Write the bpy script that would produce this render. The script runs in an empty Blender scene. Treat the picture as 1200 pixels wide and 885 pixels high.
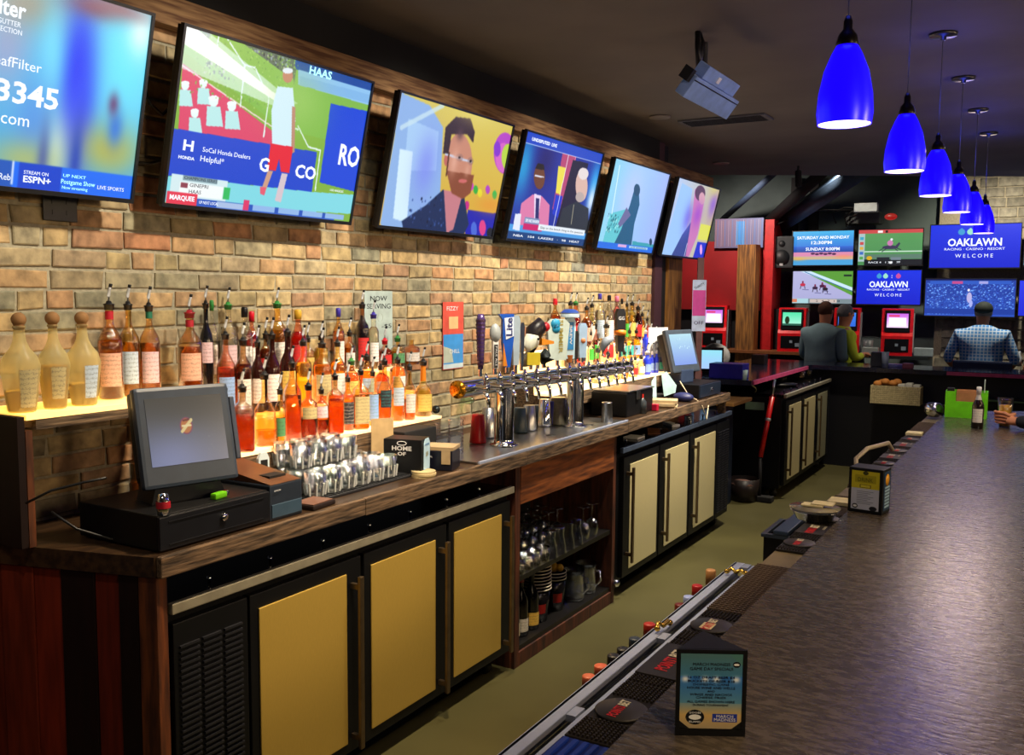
import bpy, bmesh, math, random
import numpy as np
from mathutils import Vector, Matrix
random.seed(7)
PI = math.pi
SC = bpy.context.scene
COL = SC.collection

# ---------------------------------------------------------------- camera
RT = np.array([0.8629978, 0.50514442, 0.00799488])
UP = np.array([-0.05300763, 0.07479893, 0.99578879])
FW = np.array([-0.50241914, 0.85978732, -0.09132782])
EYE = np.array([0.0, 0.0, 1.815])
FPX = 1100.0
cd = bpy.data.cameras.new('camera'); cam = bpy.data.objects.new('camera', cd); COL.objects.link(cam)
cam.matrix_world = Matrix(((RT[0], UP[0], -FW[0], EYE[0]), (RT[1], UP[1], -FW[1], EYE[1]), (RT[2], UP[2], -FW[2], EYE[2]), (0, 0, 0, 1)))
cd.sensor_fit = 'HORIZONTAL'; cd.sensor_width = 36; cd.lens = 36 * FPX / 1200; cd.clip_start = .02; cd.clip_end = 100
SC.camera = cam

# ---------------------------------------------------------------- world, exposure
W = bpy.data.worlds.new('world'); SC.world = W; W.use_nodes = True
W.node_tree.nodes['Background'].inputs[0].default_value = (.72, .74, .85, 1)
W.node_tree.nodes['Background'].inputs[1].default_value = .07
SC.view_settings.view_transform = 'Standard'; SC.view_settings.look = 'None'
SC.view_settings.exposure = 0.35; SC.view_settings.gamma = 1; SC.view_settings.use_curve_mapping = False
SC.cycles.max_bounces = 10; SC.cycles.transmission_bounces = 10; SC.cycles.transparent_max_bounces = 24
SC.cycles.diffuse_bounces = 3; SC.cycles.glossy_bounces = 4
SC.cycles.caustics_reflective = False; SC.cycles.caustics_refractive = False
SC.cycles.sample_clamp_indirect = 4; SC.cycles.use_denoising = True
SC.cycles.blur_glossy = 1.0

# ---------------------------------------------------------------- lights of the room: recessed ceiling downlights, added fill spots
WALLX = -2.83
def spot(loc, aim, power, col, deg=80, blend=.8, size=.06):
    l = bpy.data.lights.new('spot_lamp', 'SPOT'); l.energy = power; l.color = col
    l.spot_size = math.radians(deg); l.spot_blend = blend; l.shadow_soft_size = size
    o = bpy.data.objects.new('spot_lamp', l); COL.objects.link(o); o.location = loc
    o.rotation_euler = (Vector(aim) - Vector(loc)).to_track_quat('-Z', 'Y').to_euler()
    return o
CZL = 2.93
WARM = (1, .72, .42); NEUT = (1, .87, .68); WALLC = (1, .9, .72); COOL = (.8, .88, 1)
for y, p, c_ in ((.9, 30, WALLC), (2.35, 95, WALLC), (3.7, 105, WALLC), (5.0, 125, WALLC), (6.3, 145, WALLC)):     # wall washers
    spot((-1.5, y, CZL), (-2.9, y + .1, 1.6), p * 1.25, c_, 88)
for y, p, c_ in ((2.45, 190, WARM), (3.15, 90, NEUT), (5.3, 230, NEUT), (6.3, 230, NEUT), (9.0, 200, NEUT)):      # aisle
    spot((-1.55, y, CZL), (-2.05, y + .05, .2), p, c_, 75)
for y, p, c_ in ((.6, 60, WARM), (1.9, 45, WARM), (3.2, 30, WARM)):                                                    # over the bar
    spot((.45, y, CZL), (-.05, y + .1, 1.07), p, c_, 80)
for y in (1.0, 3.6, 6.2):                                                                      # added fill spots on the dining side, brighten the beam and ceiling
    spot((2.2, y, 2.25), (WALLX, y + .3, 2.75), 110, WARM, 130, 1, .3)
spot((-2.2, 11.0, 3.3), (-2.2, 11.6, 1.4), 130, NEUT, 110)
spot((-.6, 11.0, 3.3), (-.6, 12.2, 1.8), 170, NEUT, 110)
spot((-.6, 7.9, CZL), (-.25, 2.6, 1.07), 55, (1, .74, .5), 50, 1, .22)                                    # accent light along the bar
spot((.35, 5.0, CZL), (-.25, 5.9, 1.07), 75, NEUT, 45)  # added spot to brighten the beer cup and hand
spot((-3.5, 10.6, 3.2), (-3.5, 11.9, 2.0), 130, (1, .8, .7), 110)
spot((-.9, 10.3, 3.3), (-.8, 11.3, 1.3), 90, COOL, 90)

# ---------------------------------------------------------------- helpers
def at(px, py, x=None, y=None, z=None):
    """the point where the photo's pixel meets the plane x=.., y=.. or z=.."""
    d = RT * (px - 600) / FPX - UP * (py - 442.5) / FPX + FW
    t = (x - EYE[0]) / d[0] if x is not None else (y - EYE[1]) / d[1] if y is not None else (z - EYE[2]) / d[2]
    return Vector(EYE + t * d)
def y_at(px, x, z):
    a = FPX * RT - (px - 600) * FW
    return -(x * a[0] + (z - EYE[2]) * a[2]) / a[1]
def x_at(px, y, z):
    a = FPX * RT - (px - 600) * FW
    return -(y * a[1] + (z - EYE[2]) * a[2]) / a[0]
def C(h):
    h = h.lstrip('#'); v = [int(h[i:i+2], 16) / 255 for i in (0, 2, 4)]
    return tuple(x / 12.92 if x <= .04045 else ((x + .055) / 1.055) ** 2.4 for x in v)
_M = {}
def mat(name, col, rough=.5, metal=0., var=.12, scale=18, bump=0., trans=0., ior=1.45, emit=None, estr=0., stretch=None, spec=.5, col2=None, rnd=None, coat=0, detail=3):
    key = (name, tuple(col), rough, metal, trans, estr, scale, bump, col2)
    if key in _M: return _M[key]
    m = bpy.data.materials.new(name); _M[key] = m; m.use_nodes = True
    nt = m.node_tree; n = nt.nodes; L = nt.links; b = n['Principled BSDF']
    b.inputs['Roughness'].default_value = rough; b.inputs['Metallic'].default_value = metal
    b.inputs['IOR'].default_value = ior; b.inputs['Transmission Weight'].default_value = trans
    b.inputs['Specular IOR Level'].default_value = spec
    if coat: b.inputs['Coat Weight'].default_value = coat; b.inputs['Coat Roughness'].default_value = .15
    tc = n.new('ShaderNodeTexCoord'); mp = n.new('ShaderNodeMapping'); no = n.new('ShaderNodeTexNoise')
    no.inputs['Scale'].default_value = scale; no.inputs['Detail'].default_value = detail
    if stretch: mp.inputs['Scale'].default_value = stretch
    L.new(tc.outputs['Object'], mp.inputs[0]); L.new(mp.outputs[0], no.inputs['Vector'])
    r = n.new('ShaderNodeValToRGB'); L.new(no.outputs['Fac'], r.inputs[0])
    c2 = col2 or tuple(min(1, x * (1 + var)) for x in col); c1 = tuple(x * (1 - var) for x in col)
    r.color_ramp.elements[0].position = .35; r.color_ramp.elements[1].position = .65
    r.color_ramp.elements[0].color = (*c1, 1); r.color_ramp.elements[1].color = (*c2, 1)
    out = r.outputs[0]
    if rnd:
        src = n.new('ShaderNodeObjectInfo').outputs['Random'] if rnd == 'object' else n.new('ShaderNodeNewGeometry').outputs['Random Per Island']
        hs = n.new('ShaderNodeHueSaturation'); mr = n.new('ShaderNodeMapRange'); L.new(src, mr.inputs[0])
        mr.inputs[3].default_value = .7; mr.inputs[4].default_value = 1.35
        L.new(mr.outputs[0], hs.inputs['Value']); L.new(out, hs.inputs['Color']); out = hs.outputs[0]
    L.new(out, b.inputs['Base Color'])
    if bump:
        bp = n.new('ShaderNodeBump'); bp.inputs['Strength'].default_value = bump; bp.inputs['Distance'].default_value = .004
        L.new(no.outputs['Fac'], bp.inputs['Height']); L.new(bp.outputs[0], b.inputs['Normal'])
    if estr:
        b.inputs['Emission Color'].default_value = (*(emit or col), 1); b.inputs['Emission Strength'].default_value = estr
    return m
def plastic(col, rough=.4): return mat('plastic', C(col) if isinstance(col, str) else col, rough, var=.08)
def glow(name, col, s): return mat(name, (.02, .02, .02), .4, emit=C(col) if isinstance(col, str) else col, estr=s)
def thin_glass(name='clear_glass', tint=(1, 1, 1), rough=.02, k=1.0):
    key = (name, tint, k)
    if key in _M: return _M[key]
    m = bpy.data.materials.new(name); _M[key] = m; m.use_nodes = True; nt = m.node_tree; n = nt.nodes; L = nt.links
    n.remove(n['Principled BSDF']); o = n['Material Output']
    t = n.new('ShaderNodeBsdfTransparent'); rp = n.new('ShaderNodeValToRGB'); rp.color_ramp.elements[0].color = (*tint, 1); rp.color_ramp.elements[0].position = .45; rp.color_ramp.elements[1].color = (*[.28 * q * q for q in tint], 1); rp.color_ramp.elements[1].position = .97; L.new(rp.outputs[0], t.inputs[0])
    g = n.new('ShaderNodeBsdfGlossy'); g.inputs['Roughness'].default_value = rough; g.inputs[0].default_value = (.95, .97, 1, 1)
    f = n.new('ShaderNodeLayerWeight'); f.inputs[0].default_value = .5; L.new(f.outputs['Facing'], rp.inputs[0]); pw_ = n.new('ShaderNodeMath'); pw_.operation = 'POWER'; pw_.inputs[1].default_value = 2.0; L.new(f.outputs['Facing'], pw_.inputs[0]); ma = n.new('ShaderNodeMath'); ma.operation = 'MULTIPLY_ADD'; ma.use_clamp = True; ma.inputs[1].default_value = .8 * k; ma.inputs[2].default_value = .045 * k; L.new(pw_.outputs[0], ma.inputs[0])
    no = n.new('ShaderNodeTexNoise'); no.inputs['Scale'].default_value = 40
    bp = n.new('ShaderNodeBump'); bp.inputs['Strength'].default_value = .25; bp.inputs['Distance'].default_value = .003
    L.new(no.outputs['Fac'], bp.inputs['Height']); L.new(bp.outputs[0], g.inputs['Normal'])
    mx = n.new('ShaderNodeMixShader'); L.new(ma.outputs[0], mx.inputs[0]); L.new(t.outputs[0], mx.inputs[1]); L.new(g.outputs[0], mx.inputs[2])
    L.new(mx.outputs[0], o.inputs[0]); return m

class MB:
    """collects shapes into one mesh"""
    def __init__(s): s.b = bmesh.new()
    def box(s, x0, y0, z0, x1, y1, z1, bev=0, M=None):
        vs = [s.b.verts.new((x, y, z)) for x in (x0, x1) for y in (y0, y1) for z in (z0, z1)]
        fs = [s.b.faces.new([vs[i] for i in q]) for q in ((0, 1, 3, 2), (4, 6, 7, 5), (0, 4, 5, 1), (2, 3, 7, 6), (0, 2, 6, 4), (1, 5, 7, 3))]
        if M is not None: bmesh.ops.transform(s.b, matrix=M, verts=vs)
        if bev: bmesh.ops.bevel(s.b, geom=list({e for f in fs for e in f.edges}), offset=bev, segments=2, affect='EDGES', profile=.6)
        return s
    def lathe(s, prof, seg=20, c=(0, 0, 0), M=None, sq=0):
        """prof: (r, z) from the bottom up; sq>0 squares the section"""
        rings = []; new = []
        for r, z in prof:
            if r <= 1e-5: v = s.b.verts.new((c[0], c[1], c[2] + z)); rings.append([v]); new.append(v); continue
            ring = []
            for k in range(seg):
                a = 2 * PI * (k + .5) / seg; ca, sa = math.cos(a), math.sin(a)
                if sq: q = (abs(ca) ** (2 + sq * 6) + abs(sa) ** (2 + sq * 6)) ** (-1 / (2 + sq * 6)); rr = r * q
                else: rr = r
                ring.append(s.b.verts.new((c[0] + rr * ca, c[1] + rr * sa, c[2] + z)))
            rings.append(ring); new += ring
        for A, B in zip(rings, rings[1:]):
            for k in range(seg):
                j = (k + 1) % seg
                if len(A) == 1 and len(B) == 1: continue
                if len(A) == 1: f = s.b.faces.new((A[0], B[j], B[k]))
                elif len(B) == 1: f = s.b.faces.new((A[k], A[j], B[0]))
                else: f = s.b.faces.new((A[k], A[j], B[j], B[k]))
                f.smooth = True
        if M is not None: bmesh.ops.transform(s.b, matrix=M, verts=new)
        return s
    def cyl(s, p0, p1, r, r1=None, seg=14):
        p0, p1 = Vector(p0), Vector(p1); d = p1 - p0; h = d.length
        if r1 is None: r1 = r
        M = Matrix.Translation(p0) @ d.to_track_quat('Z', 'Y').to_matrix().to_4x4()
        return s.lathe([(0, 0), (r, 0), (r, 0.0001), (r1, h - .0001), (r1, h), (0, h)], seg, M=M)
    def ball(s, c, r, sx=1, sy=1, sz=1, seg=16, n=9):
        M = Matrix.Translation(c) @ Matrix.Diagonal((sx, sy, sz, 1))
        return s.lathe([(r * math.sin(PI * i / n), -r * math.cos(PI * i / n)) for i in range(n + 1)], seg, M=M)
    def tube(s, pts, r, seg=8):
        pts = [Vector(p) for p in pts]; rings = []
        for i, p in enumerate(pts):
            d = (pts[min(i + 1, len(pts) - 1)] - pts[max(i - 1, 0)]).normalized()
            q = d.to_track_quat('Z', 'Y'); rr = r[i] if isinstance(r, (list, tuple)) else r
            rings.append([s.b.verts.new(p + q @ Vector((rr * math.cos(2 * PI * k / seg), rr * math.sin(2 * PI * k / seg), 0))) for k in range(seg)])
        for A, B in zip(rings, rings[1:]):
            for k in range(seg):
                f = s.b.faces.new((A[k], A[(k + 1) % seg], B[(k + 1) % seg], B[k])); f.smooth = True
        s.b.faces.new(rings[0][::-1]); s.b.faces.new(rings[-1]); return s
    def prism(s, pts, y0, y1, M=None, axis='y'):
        """outline in x,z pushed from y0 to y1 (axis y), or outline in x,y pushed in z"""
        mk = (lambda a, b, t: (a, t, b)) if axis == 'y' else (lambda a, b, t: (a, b, t)) if axis == 'z' else (lambda a, b, t: (t, a, b))
        A = [s.b.verts.new(mk(a, b, y0)) for a, b in pts]; B = [s.b.verts.new(mk(a, b, y1)) for a, b in pts]
        s.b.faces.new(A); s.b.faces.new(B[::-1])
        for i in range(len(A)):
            j = (i + 1) % len(A); s.b.faces.new((A[i], B[i], B[j], A[j]))
        if M is not None: bmesh.ops.transform(s.b, matrix=M, verts=A + B)
        return s
    def mesh(s, name, m=None):
        bmesh.ops.recalc_face_normals(s.b, faces=s.b.faces)
        me = bpy.data.meshes.new(name); s.b.to_mesh(me); s.b.free()
        if m: me.materials.append(m)
        return me
def obj(name, mb, m=None, parent=None, loc=None, rz=0, label=None):
    me = mb.mesh(name, m) if isinstance(mb, MB) else mb
    o = bpy.data.objects.new(name, me); COL.objects.link(o)
    if parent: o.parent = parent
    if loc is not None: o.location = loc
    if rz: o.rotation_euler = (0, 0, rz)
    if label: o['label'] = label
    return o
def tag(o, label, cat, group=None, kind=None):
    o['label'] = label; o['category'] = cat
    if group: o['group'] = group
    if kind: o['kind'] = kind
    return o
def thing(name, label, cat, loc=(0, 0, 0), rz=0, group=None):
    o = bpy.data.objects.new(name, None); COL.objects.link(o); o.empty_display_size = .05
    o.location = loc; o.rotation_euler = (0, 0, rz); return tag(o, label, cat, group)
def struct(name, mb, m, parent=None, label=None):
    o = obj(name, mb, m, parent)
    if not parent: o['kind'] = 'structure'
    if label: o['label'] = label
    return o
KIDS = {}
def dup(root, loc, rz=None, label=None, group=None, scale=None):
    r = root.copy(); COL.objects.link(r); r.location = loc
    if rz is not None: r.rotation_euler = (0, 0, rz)
    if scale: r.scale = scale
    if label: r['label'] = label
    if group: r['group'] = group
    for ch in root.children:
        c = ch.copy(); COL.objects.link(c); c.parent = r
        for g in ch.children:
            d = g.copy(); COL.objects.link(d); d.parent = c
    return r
TXT = []
def text(s, w, h, m, parent, loc, rot, name='lettering', bold=0.0):
    """flat lettering, h = capital height, w = width of the line"""
    cu = bpy.data.curves.new(name, 'FONT'); cu.body = s; cu.size = h / .7; cu.align_x = 'CENTER'; cu.align_y = 'CENTER'
    cu.resolution_u = 2; cu.offset = bold and h * .035; cu.extrude = .0002; cu.materials.append(m)
    o = bpy.data.objects.new(name, cu); COL.objects.link(o); o.parent = parent; o.location = loc; o.rotation_euler = rot
    TXT.append((o, w)); return o
FRONT = (PI / 2, 0, 0)          # lettering that faces -y of its parent
STEEL = mat('brushed_steel', C('#b9bcc0'), .28, 1, stretch=(1, 30, 1), scale=30)
CHROME = mat('chrome', C('#dfe2e6'), .08, 1)
BLACK = mat('black_enamel', C('#07080b'), .45, 0, scale=9, spec=.35)
BLACKM = mat('matt_black', C('#08080a'), .7)
BEZEL = mat('tv_bezel', C('#15161a'), .35)
WHITEP = mat('white_paper', C('#d7d9dc'), .7)
CLEAR = thin_glass()
# ================================================================= THE SETTING
WX, CF, CZ, CEIL = -2.83, -2.15, 1.06, 3.0
Y0, Y1 = 1.73, 6.98                                   # the back counter
BT = 1.07; BX = -.604                                 # bar top and its inner edge
m_floor = mat('olive_concrete', C('#4e4a2c'), .42, var=.18, scale=1.3, bump=.05, spec=.4)
struct('floor', MB().box(-7, -3, -.1, 6, 14, 0), m_floor)
m_ceil = mat('dark_ceiling_paint', C('#5e5852'), .85, var=.1, scale=2)
cl = MB(); cl.prism([(-7, -3), (6, -3), (6, 14), (.9, 11.5), (-.41, 10.8), (-3.07, 9.32), (-7, 7.1)], CEIL, CEIL + .3, axis='z')
struct('ceiling', cl, m_ceil)
struct('trim_1', MB().box(-7, 7, 4.0, 6, 14, 4.1), m_ceil, label='dark high roof beyond the ceiling edge')

# brick wall behind the bottles: mortar core, every brick its own piece
m_mortar = mat('mortar', C('#9a927c'), .95, var=.15, scale=60, bump=.4)
wall = struct('wall_left', MB().box(WX - .2, .2, CZ - .03, WX - .007, 7.04, CEIL), m_mortar)
def brick_mat(name, rnd):
    m = bpy.data.materials.new(name); m.use_nodes = True; n = m.node_tree.nodes; L = m.node_tree.links; b = n['Principled BSDF']
    b.inputs['Roughness'].default_value = .9; b.inputs['Specular IOR Level'].default_value = .2
    src = n.new('ShaderNodeObjectInfo').outputs['Random'] if rnd == 'object' else n.new('ShaderNodeNewGeometry').outputs['Random Per Island']
    r = n.new('ShaderNodeValToRGB'); L.new(src, r.inputs[0]); r.color_ramp.interpolation = 'LINEAR'
    cols = ['#b29a70', '#988b6a', '#ad8260', '#a59678', '#848270', '#b8a47c', '#a27256', '#9c937a', '#b0966a', '#74756c']
    while len(r.color_ramp.elements) < len(cols): r.color_ramp.elements.new(.5)
    for i, h in enumerate(cols):
        r.color_ramp.elements[i].position = i / (len(cols) - 1); r.color_ramp.elements[i].color = (*C(h), 1)
    tc = n.new('ShaderNodeTexCoord'); no = n.new('ShaderNodeTexNoise'); no.inputs['Scale'].default_value = 20; no.inputs['Detail'].default_value = 5
    L.new(tc.outputs['Object'], no.inputs['Vector'])
    ad = n.new('ShaderNodeVectorMath'); ad.operation = 'ADD'; L.new(tc.outputs['Object'], ad.inputs[0])
    cmb = n.new('ShaderNodeCombineXYZ'); mu = n.new('ShaderNodeMath'); mu.operation = 'MULTIPLY'; mu.inputs[1].default_value = 37; L.new(src, mu.inputs[0])
    L.new(mu.outputs[0], cmb.inputs[0]); L.new(mu.outputs[0], cmb.inputs[2]); L.new(cmb.outputs[0], ad.inputs[1]); L.new(ad.outputs[0], no.inputs['Vector'])
    r2 = n.new('ShaderNodeValToRGB'); L.new(no.outputs['Fac'], r2.inputs[0])
    r2.color_ramp.elements[0].color = (.55, .54, .53, 1); r2.color_ramp.elements[1].color = (1.3, 1.26, 1.16, 1)
    r2.color_ramp.elements[0].position = .32; r2.color_ramp.elements[1].position = .7
    mx = n.new('ShaderNodeMix'); mx.data_type = 'RGBA'; mx.blend_type = 'MULTIPLY'; mx.inputs[0].default_value = 1
    L.new(r.outputs[0], mx.inputs[6]); L.new(r2.outputs[0], mx.inputs[7]); L.new(mx.outputs[2], b.inputs['Base Color'])
    bp = n.new('ShaderNodeBump'); bp.inputs['Strength'].default_value = .6; bp.inputs['Distance'].default_value = .006
    L.new(no.outputs['Fac'], bp.inputs['Height']); L.new(bp.outputs[0], b.inputs['Normal'])
    return m
m_brick = brick_mat('old_brick', 'object'); m_brick2 = brick_mat('old_brick_joined', 'island')
def brick_shape(b, y0, y1, z0, z1, R):
    vs = []
    for (y, z) in ((y0, z0), (y1, z0), (y1, z1), (y0, z1)):
        vs.append((y + R.uniform(-.004, .004), z + R.uniform(-.0035, .0035)))
    e = .004; ctr = ((y0 + y1) / 2, (z0 + z1) / 2); f = R.uniform(-.003, .003)
    A = [b.verts.new((-.022, y, z)) for y, z in vs]; B = [b.verts.new((-.003 + f, y, z)) for y, z in vs]
    D = [b.verts.new((f, y + (e if y < ctr[0] else -e), z + (e if z < ctr[1] else -e))) for y, z in vs]
    b.faces.new(D)
    for P, Q in ((A, B), (B, D)):
        for i in range(4): b.faces.new((P[i], P[(i + 1) % 4], Q[(i + 1) % 4], Q[i]))
R = random.Random(3)
BL, BH, CH = .203, .0565, .0677
kinds = []
for k in range(10):
    mb = MB(); brick_shape(mb.b, 0, BL - .011, 0, BH, R); kinds.append(mb.mesh('brick', m_brick))
half = []
for k in range(4):
    mb = MB(); brick_shape(mb.b, 0, BL / 2 - .011, 0, BH, R); half.append(mb.mesh('brick', m_brick))
cells = []
nrow = int((CEIL - .06 - CZ) / CH)
for r_ in range(nrow):
    z = CZ + .01 + r_ * CH; y = .25 + (BL / 2 if r_ % 2 else 0) + R.uniform(-.02, .02)
    while y < 7.0:
        L_ = BL if R.random() > .12 else BL / 2
        if y + L_ > 7.04: L_ = 7.04 - y
        if L_ > .05: cells.append((y, z, L_))
        y += L_
def tv_hides(y, z): return z > 2.12 and z < 2.7 and any(1.1 + 1.12 * k + .05 < y < 1.1 + 1.12 * k + .86 for k in range(6))
vis = [c_ for c_ in cells if 1.5 < c_[1] < 2.76 and c_[0] > 1.6 and not tv_hides(c_[0], c_[1]) and c_[2] in (BL, BL / 2)]
vis.sort(key=lambda c_: c_[0]); single = set(vis[:300])
joined = MB()
for c_ in cells:
    y, z, L_ = c_
    if c_ in single: obj('brick', R.choice(kinds if L_ == BL else half), None, wall, (WX, y, z + R.uniform(-.0015, .0015)))
    else:
        n0 = len(joined.b.verts); brick_shape(joined.b, y, y + L_ - .011, z, z + BH, R)
for v in joined.b.verts: v.co.x += WX
jo = obj('brick_courses', joined, m_brick2, wall); jo['kind'] = 'stuff'

# timber: beam over the screens, trims at the wall's end, posts
m_beam = mat('weathered_beam', C('#5a3a24'), .8, col2=C('#8a6a48'), scale=9, stretch=(8, .6, 8), bump=.5)
m_post = mat('post_timber', C('#5b3a18'), .7, col2=C('#93642c'), scale=8, stretch=(6, 6, .5), bump=.3)
m_purp = mat('plum_painted_trim', C('#3b2026'), .6)
struct('trim_2', MB().box(WX, .2, 2.735, WX + .075, 8.26, 2.84, bev=.006), m_beam, label='long weathered timber beam above the screens')
struct('trim_3', MB().box(WX - .02, .2, 2.84, WX + .04, 7.04, CEIL), mat('black_band', C('#0b0a0a'), .9), label='black band over the beam')  # near-black band filling the gap between beam and ceiling
struct('trim_4', MB().box(WX - .2, 7.045, 1.06, WX + .02, 7.2, CEIL), m_purp, label='plum trim at the end of the brick wall')
struct('trim_5', MB().box(WX - .22, 7.4, 0, WX, 7.72, 2.73), m_post, label='brown timber post past the brick wall')
struct('wall_dark_gap', MB().box(-5.2, 7.2, 0, WX - .02, 7.38, CEIL), BLACKM)  # black block in the opening, its darkness put into the colour
m_red = mat('red_paint', C('#8e1216'), .6, var=.1, scale=4)
struct('wall_red', MB().box(-5.4, 11.9, 1.60, -3.32, 12.0, 2.48), m_red)
struct('wall_back', MB().box(-6, 12.5, 0, 3, 12.7, 4.1), mat('charcoal_wall', C('#566462'), .85, var=.15, scale=3))
bw = MB().box(-5.5, 12.02, 0, -3.0, 12.2, 1.62); struct('trim_6', bw, BLACKM, label='black recess wall below the red panel')
t7 = struct('trim_7', MB().box(-3.55, 11.65, .9, -3.32, 11.85, 2.42), m_post, label='brown timber post beside the red corner')
struct('trim_8', MB().box(-3.30, 11.9, 1.0, -3.17, 12.3, 2.74), mat('red_corner_paint', C('#b3191c'), .55), label='bright red wall corner beside the speaker')
# sloping ducts and rafters past the ceiling edge
m_duct = mat('blue_grey_duct', C('#33445c'), .6)
for i, (a, b_, w_) in enumerate((((846, 258), (905, 205), .05), ((896, 264), (960, 205), .09), ((915, 262), (1000, 205), .13))):
    p, q = at(*a, y=12.3), at(*b_, y=11.0); mb = MB()
    mb.tube([p, p.lerp(q, .5), q + (q - p) * .25], w_, 4)
    struct('trim_%d' % (9 + i), mb, (m_duct, BLACKM, m_duct)[i], label='sloping %s rafter beyond the ceiling edge' % ('thin blue', 'black', 'wide blue')[i])
# the far stone wall: each stone a piece
m_stone = mat('far_stone', C('#6c695e'), .9, col2=C('#8c8878'), scale=14, bump=.5, rnd='object')
sw = struct('wall_stone', MB().box(-1.33, 12.40, .9, .6, 12.5, 4.0), m_mortar)
sk = []
for k in range(5):
    mb = MB(); l_ = (.18, .24, .3, .36, .27)[k]; mb.box(0, -.02 - .01 * (k % 2), 0, l_, 0, .105, bev=.008); sk.append((l_, mb.mesh('stone', m_stone)))
for r_ in range(22):
    z = .95 + r_ * .118
    if 1.75 < z < 2.5: continue
    x = -1.33 + R.uniform(0, .1)
    if z > 2.6: x = max(x, -1.0 + R.uniform(0, .1))
    while x < .2:
        l_, me = R.choice(sk); obj('stone', me, None, sw, (x, 12.4, z)); x += l_ + .014

# ceiling fittings: two small recessed lights, vents
for i, (px, py, lb) in enumerate(((773, 137, 'small round ceiling light before the light box'), (845, 191, 'small round ceiling light near the ceiling edge'))):
    p = at(px, py, z=CEIL - .004); o = obj('recessed_light', MB().lathe([(0, -.004), (.05, -.004), (.07, -.008), (.075, 0), (0, .003)], 20), mat('light_trim', C('#6a6460'), .5), None, p); tag(o, lb, 'ceiling light')
# ================================================================= BACK COUNTER
m_top = mat('counter_timber', C('#23170c'), .4, col2=C('#3d2a18'), scale=7, stretch=(7, .5, 7), bump=.15, coat=.2)
m_edge = mat('counter_edge_timber', C('#33271c'), .75, col2=C('#6e5740'), scale=14, stretch=(6, .6, 6), bump=.8)
ctr = thing('back_counter', 'long dark timber counter under the bottle shelves along the brick wall', 'counter', (CF, Y0, 0))
obj('countertop', MB().prism([(WX - CF + .001, -.195), (-.02, -.006), (-.02, Y1 - Y0), (WX - CF + .001, Y1 - Y0)], CZ - .058, CZ, axis='z'), m_top, ctr)
e_ = MB(); ys = [0, .9, 2.1, 3.3, 4.4, Y1 - Y0]
for a, b_ in zip(ys, ys[1:]): e_.box(-.02, a + .001, CZ - .062 + R.uniform(-.003, .002), R.uniform(-.003, .003), b_ - .001, CZ + .001, bev=.004)
obj('timber_edging', e_, m_edge, ctr)
sp_ = obj('support_post', MB().box(-.06, -.05, .9045, -.01, -.01, CZ - .0585), m_edge, None, (CF - .02, Y1 - .02 + .02, 0)); tag(sp_, 'short timber block between the middle cooler and the far end of the back counter', 'post')
# the counter's end panel of red-brown planks, planks on the wall before it
reds = [C(h) for h in ('#5a1a0b', '#0c0303', '#6a200d', '#140504', '#5c1c0a', '#160604', '#0e0404', '#62200e')]
ep = struct('wall_counter_end', MB().box(-.70, .035, 0, -.09, .05, CZ - .06), BLACKM); ep.location = (CF, Y0, 0); ep.rotation_euler = (0, 0, math.radians(16))
edges = [-.70, -.60, -.555, -.44, -.345, -.23, -.15, -.085]
for i, (a, b_) in enumerate(zip(edges, edges[1:])):
    obj('plank', MB().box(a + .001, .012 + .004 * (i % 2), 0, b_ - .001, .034, CZ - .062, bev=.002), mat('plank', reds[(i * 3 + 1) % 8], .6, var=.25, scale=10, stretch=(5, 5, .5), spec=.3), ep)
obj('corner_post', MB().box(-.083, .01, 0, -.022, .06, CZ - .06, bev=.003), mat('post_orange_timber', C('#3c1c0a'), .6, col2=C('#663414'), scale=9, stretch=(5, 5, .6), bump=.3), ep)
wp = struct('wall_panelled', MB().box(WX - .2, .2, 0, WX - .02, Y0 - .21, CZ + .0), BLACKM)
for i in range(12):
    obj('plank', MB().box(-.02, .001, 0, .0 + .003 * (i % 2), .104, CZ, bev=.002), mat('plank', reds[(i * 5) % 8], .6, var=.25, scale=10, stretch=(5, 5, .5), spec=.3), wp, (WX, .24 + i * .1065, 0))
pl = obj('outlet_plate', MB().box(-.0, 0, 0, .008, .07, .12, bev=.003), mat('cream_plastic', C('#c9bd92'), .5), wp, (WX + .004, 1.42, .60))

# ---- lit stepped bottle shelves: milky acrylic lit from inside by LED strips
m_led = mat('lit_acrylic', C('#f2e2c4'), .35, emit=C('#ffb469'), estr=1.05, scale=5)
m_ris = mat('lit_riser', C('#e0b070'), .4, emit=C('#ff8f38'), estr=1.4, scale=5)
m_led2 = mat('lit_acrylic_near_end', C('#f2e2c4'), .35, emit=C('#ffc04a'), estr=1.15, scale=5)
m_ris3 = mat('lit_riser_far_end', C('#e8c890'), .4, emit=C('#ffc070'), estr=.75, scale=5)
m_led3 = mat('lit_acrylic_far_end', C('#f2e2c4'), .35, emit=C('#ffd79a'), estr=1.4, scale=5)
m_rough = mat('rough_sawn_board', C('#3a2c1e'), .8, col2=C('#7a6248'), scale=14, stretch=(5, .5, 9), bump=.9)
T = [(-2.5, -2.61, CZ + .17), (-2.61, -2.72, CZ + .28), (-2.72, WX + .012, CZ + .39)]      # front x, back x, height
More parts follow.
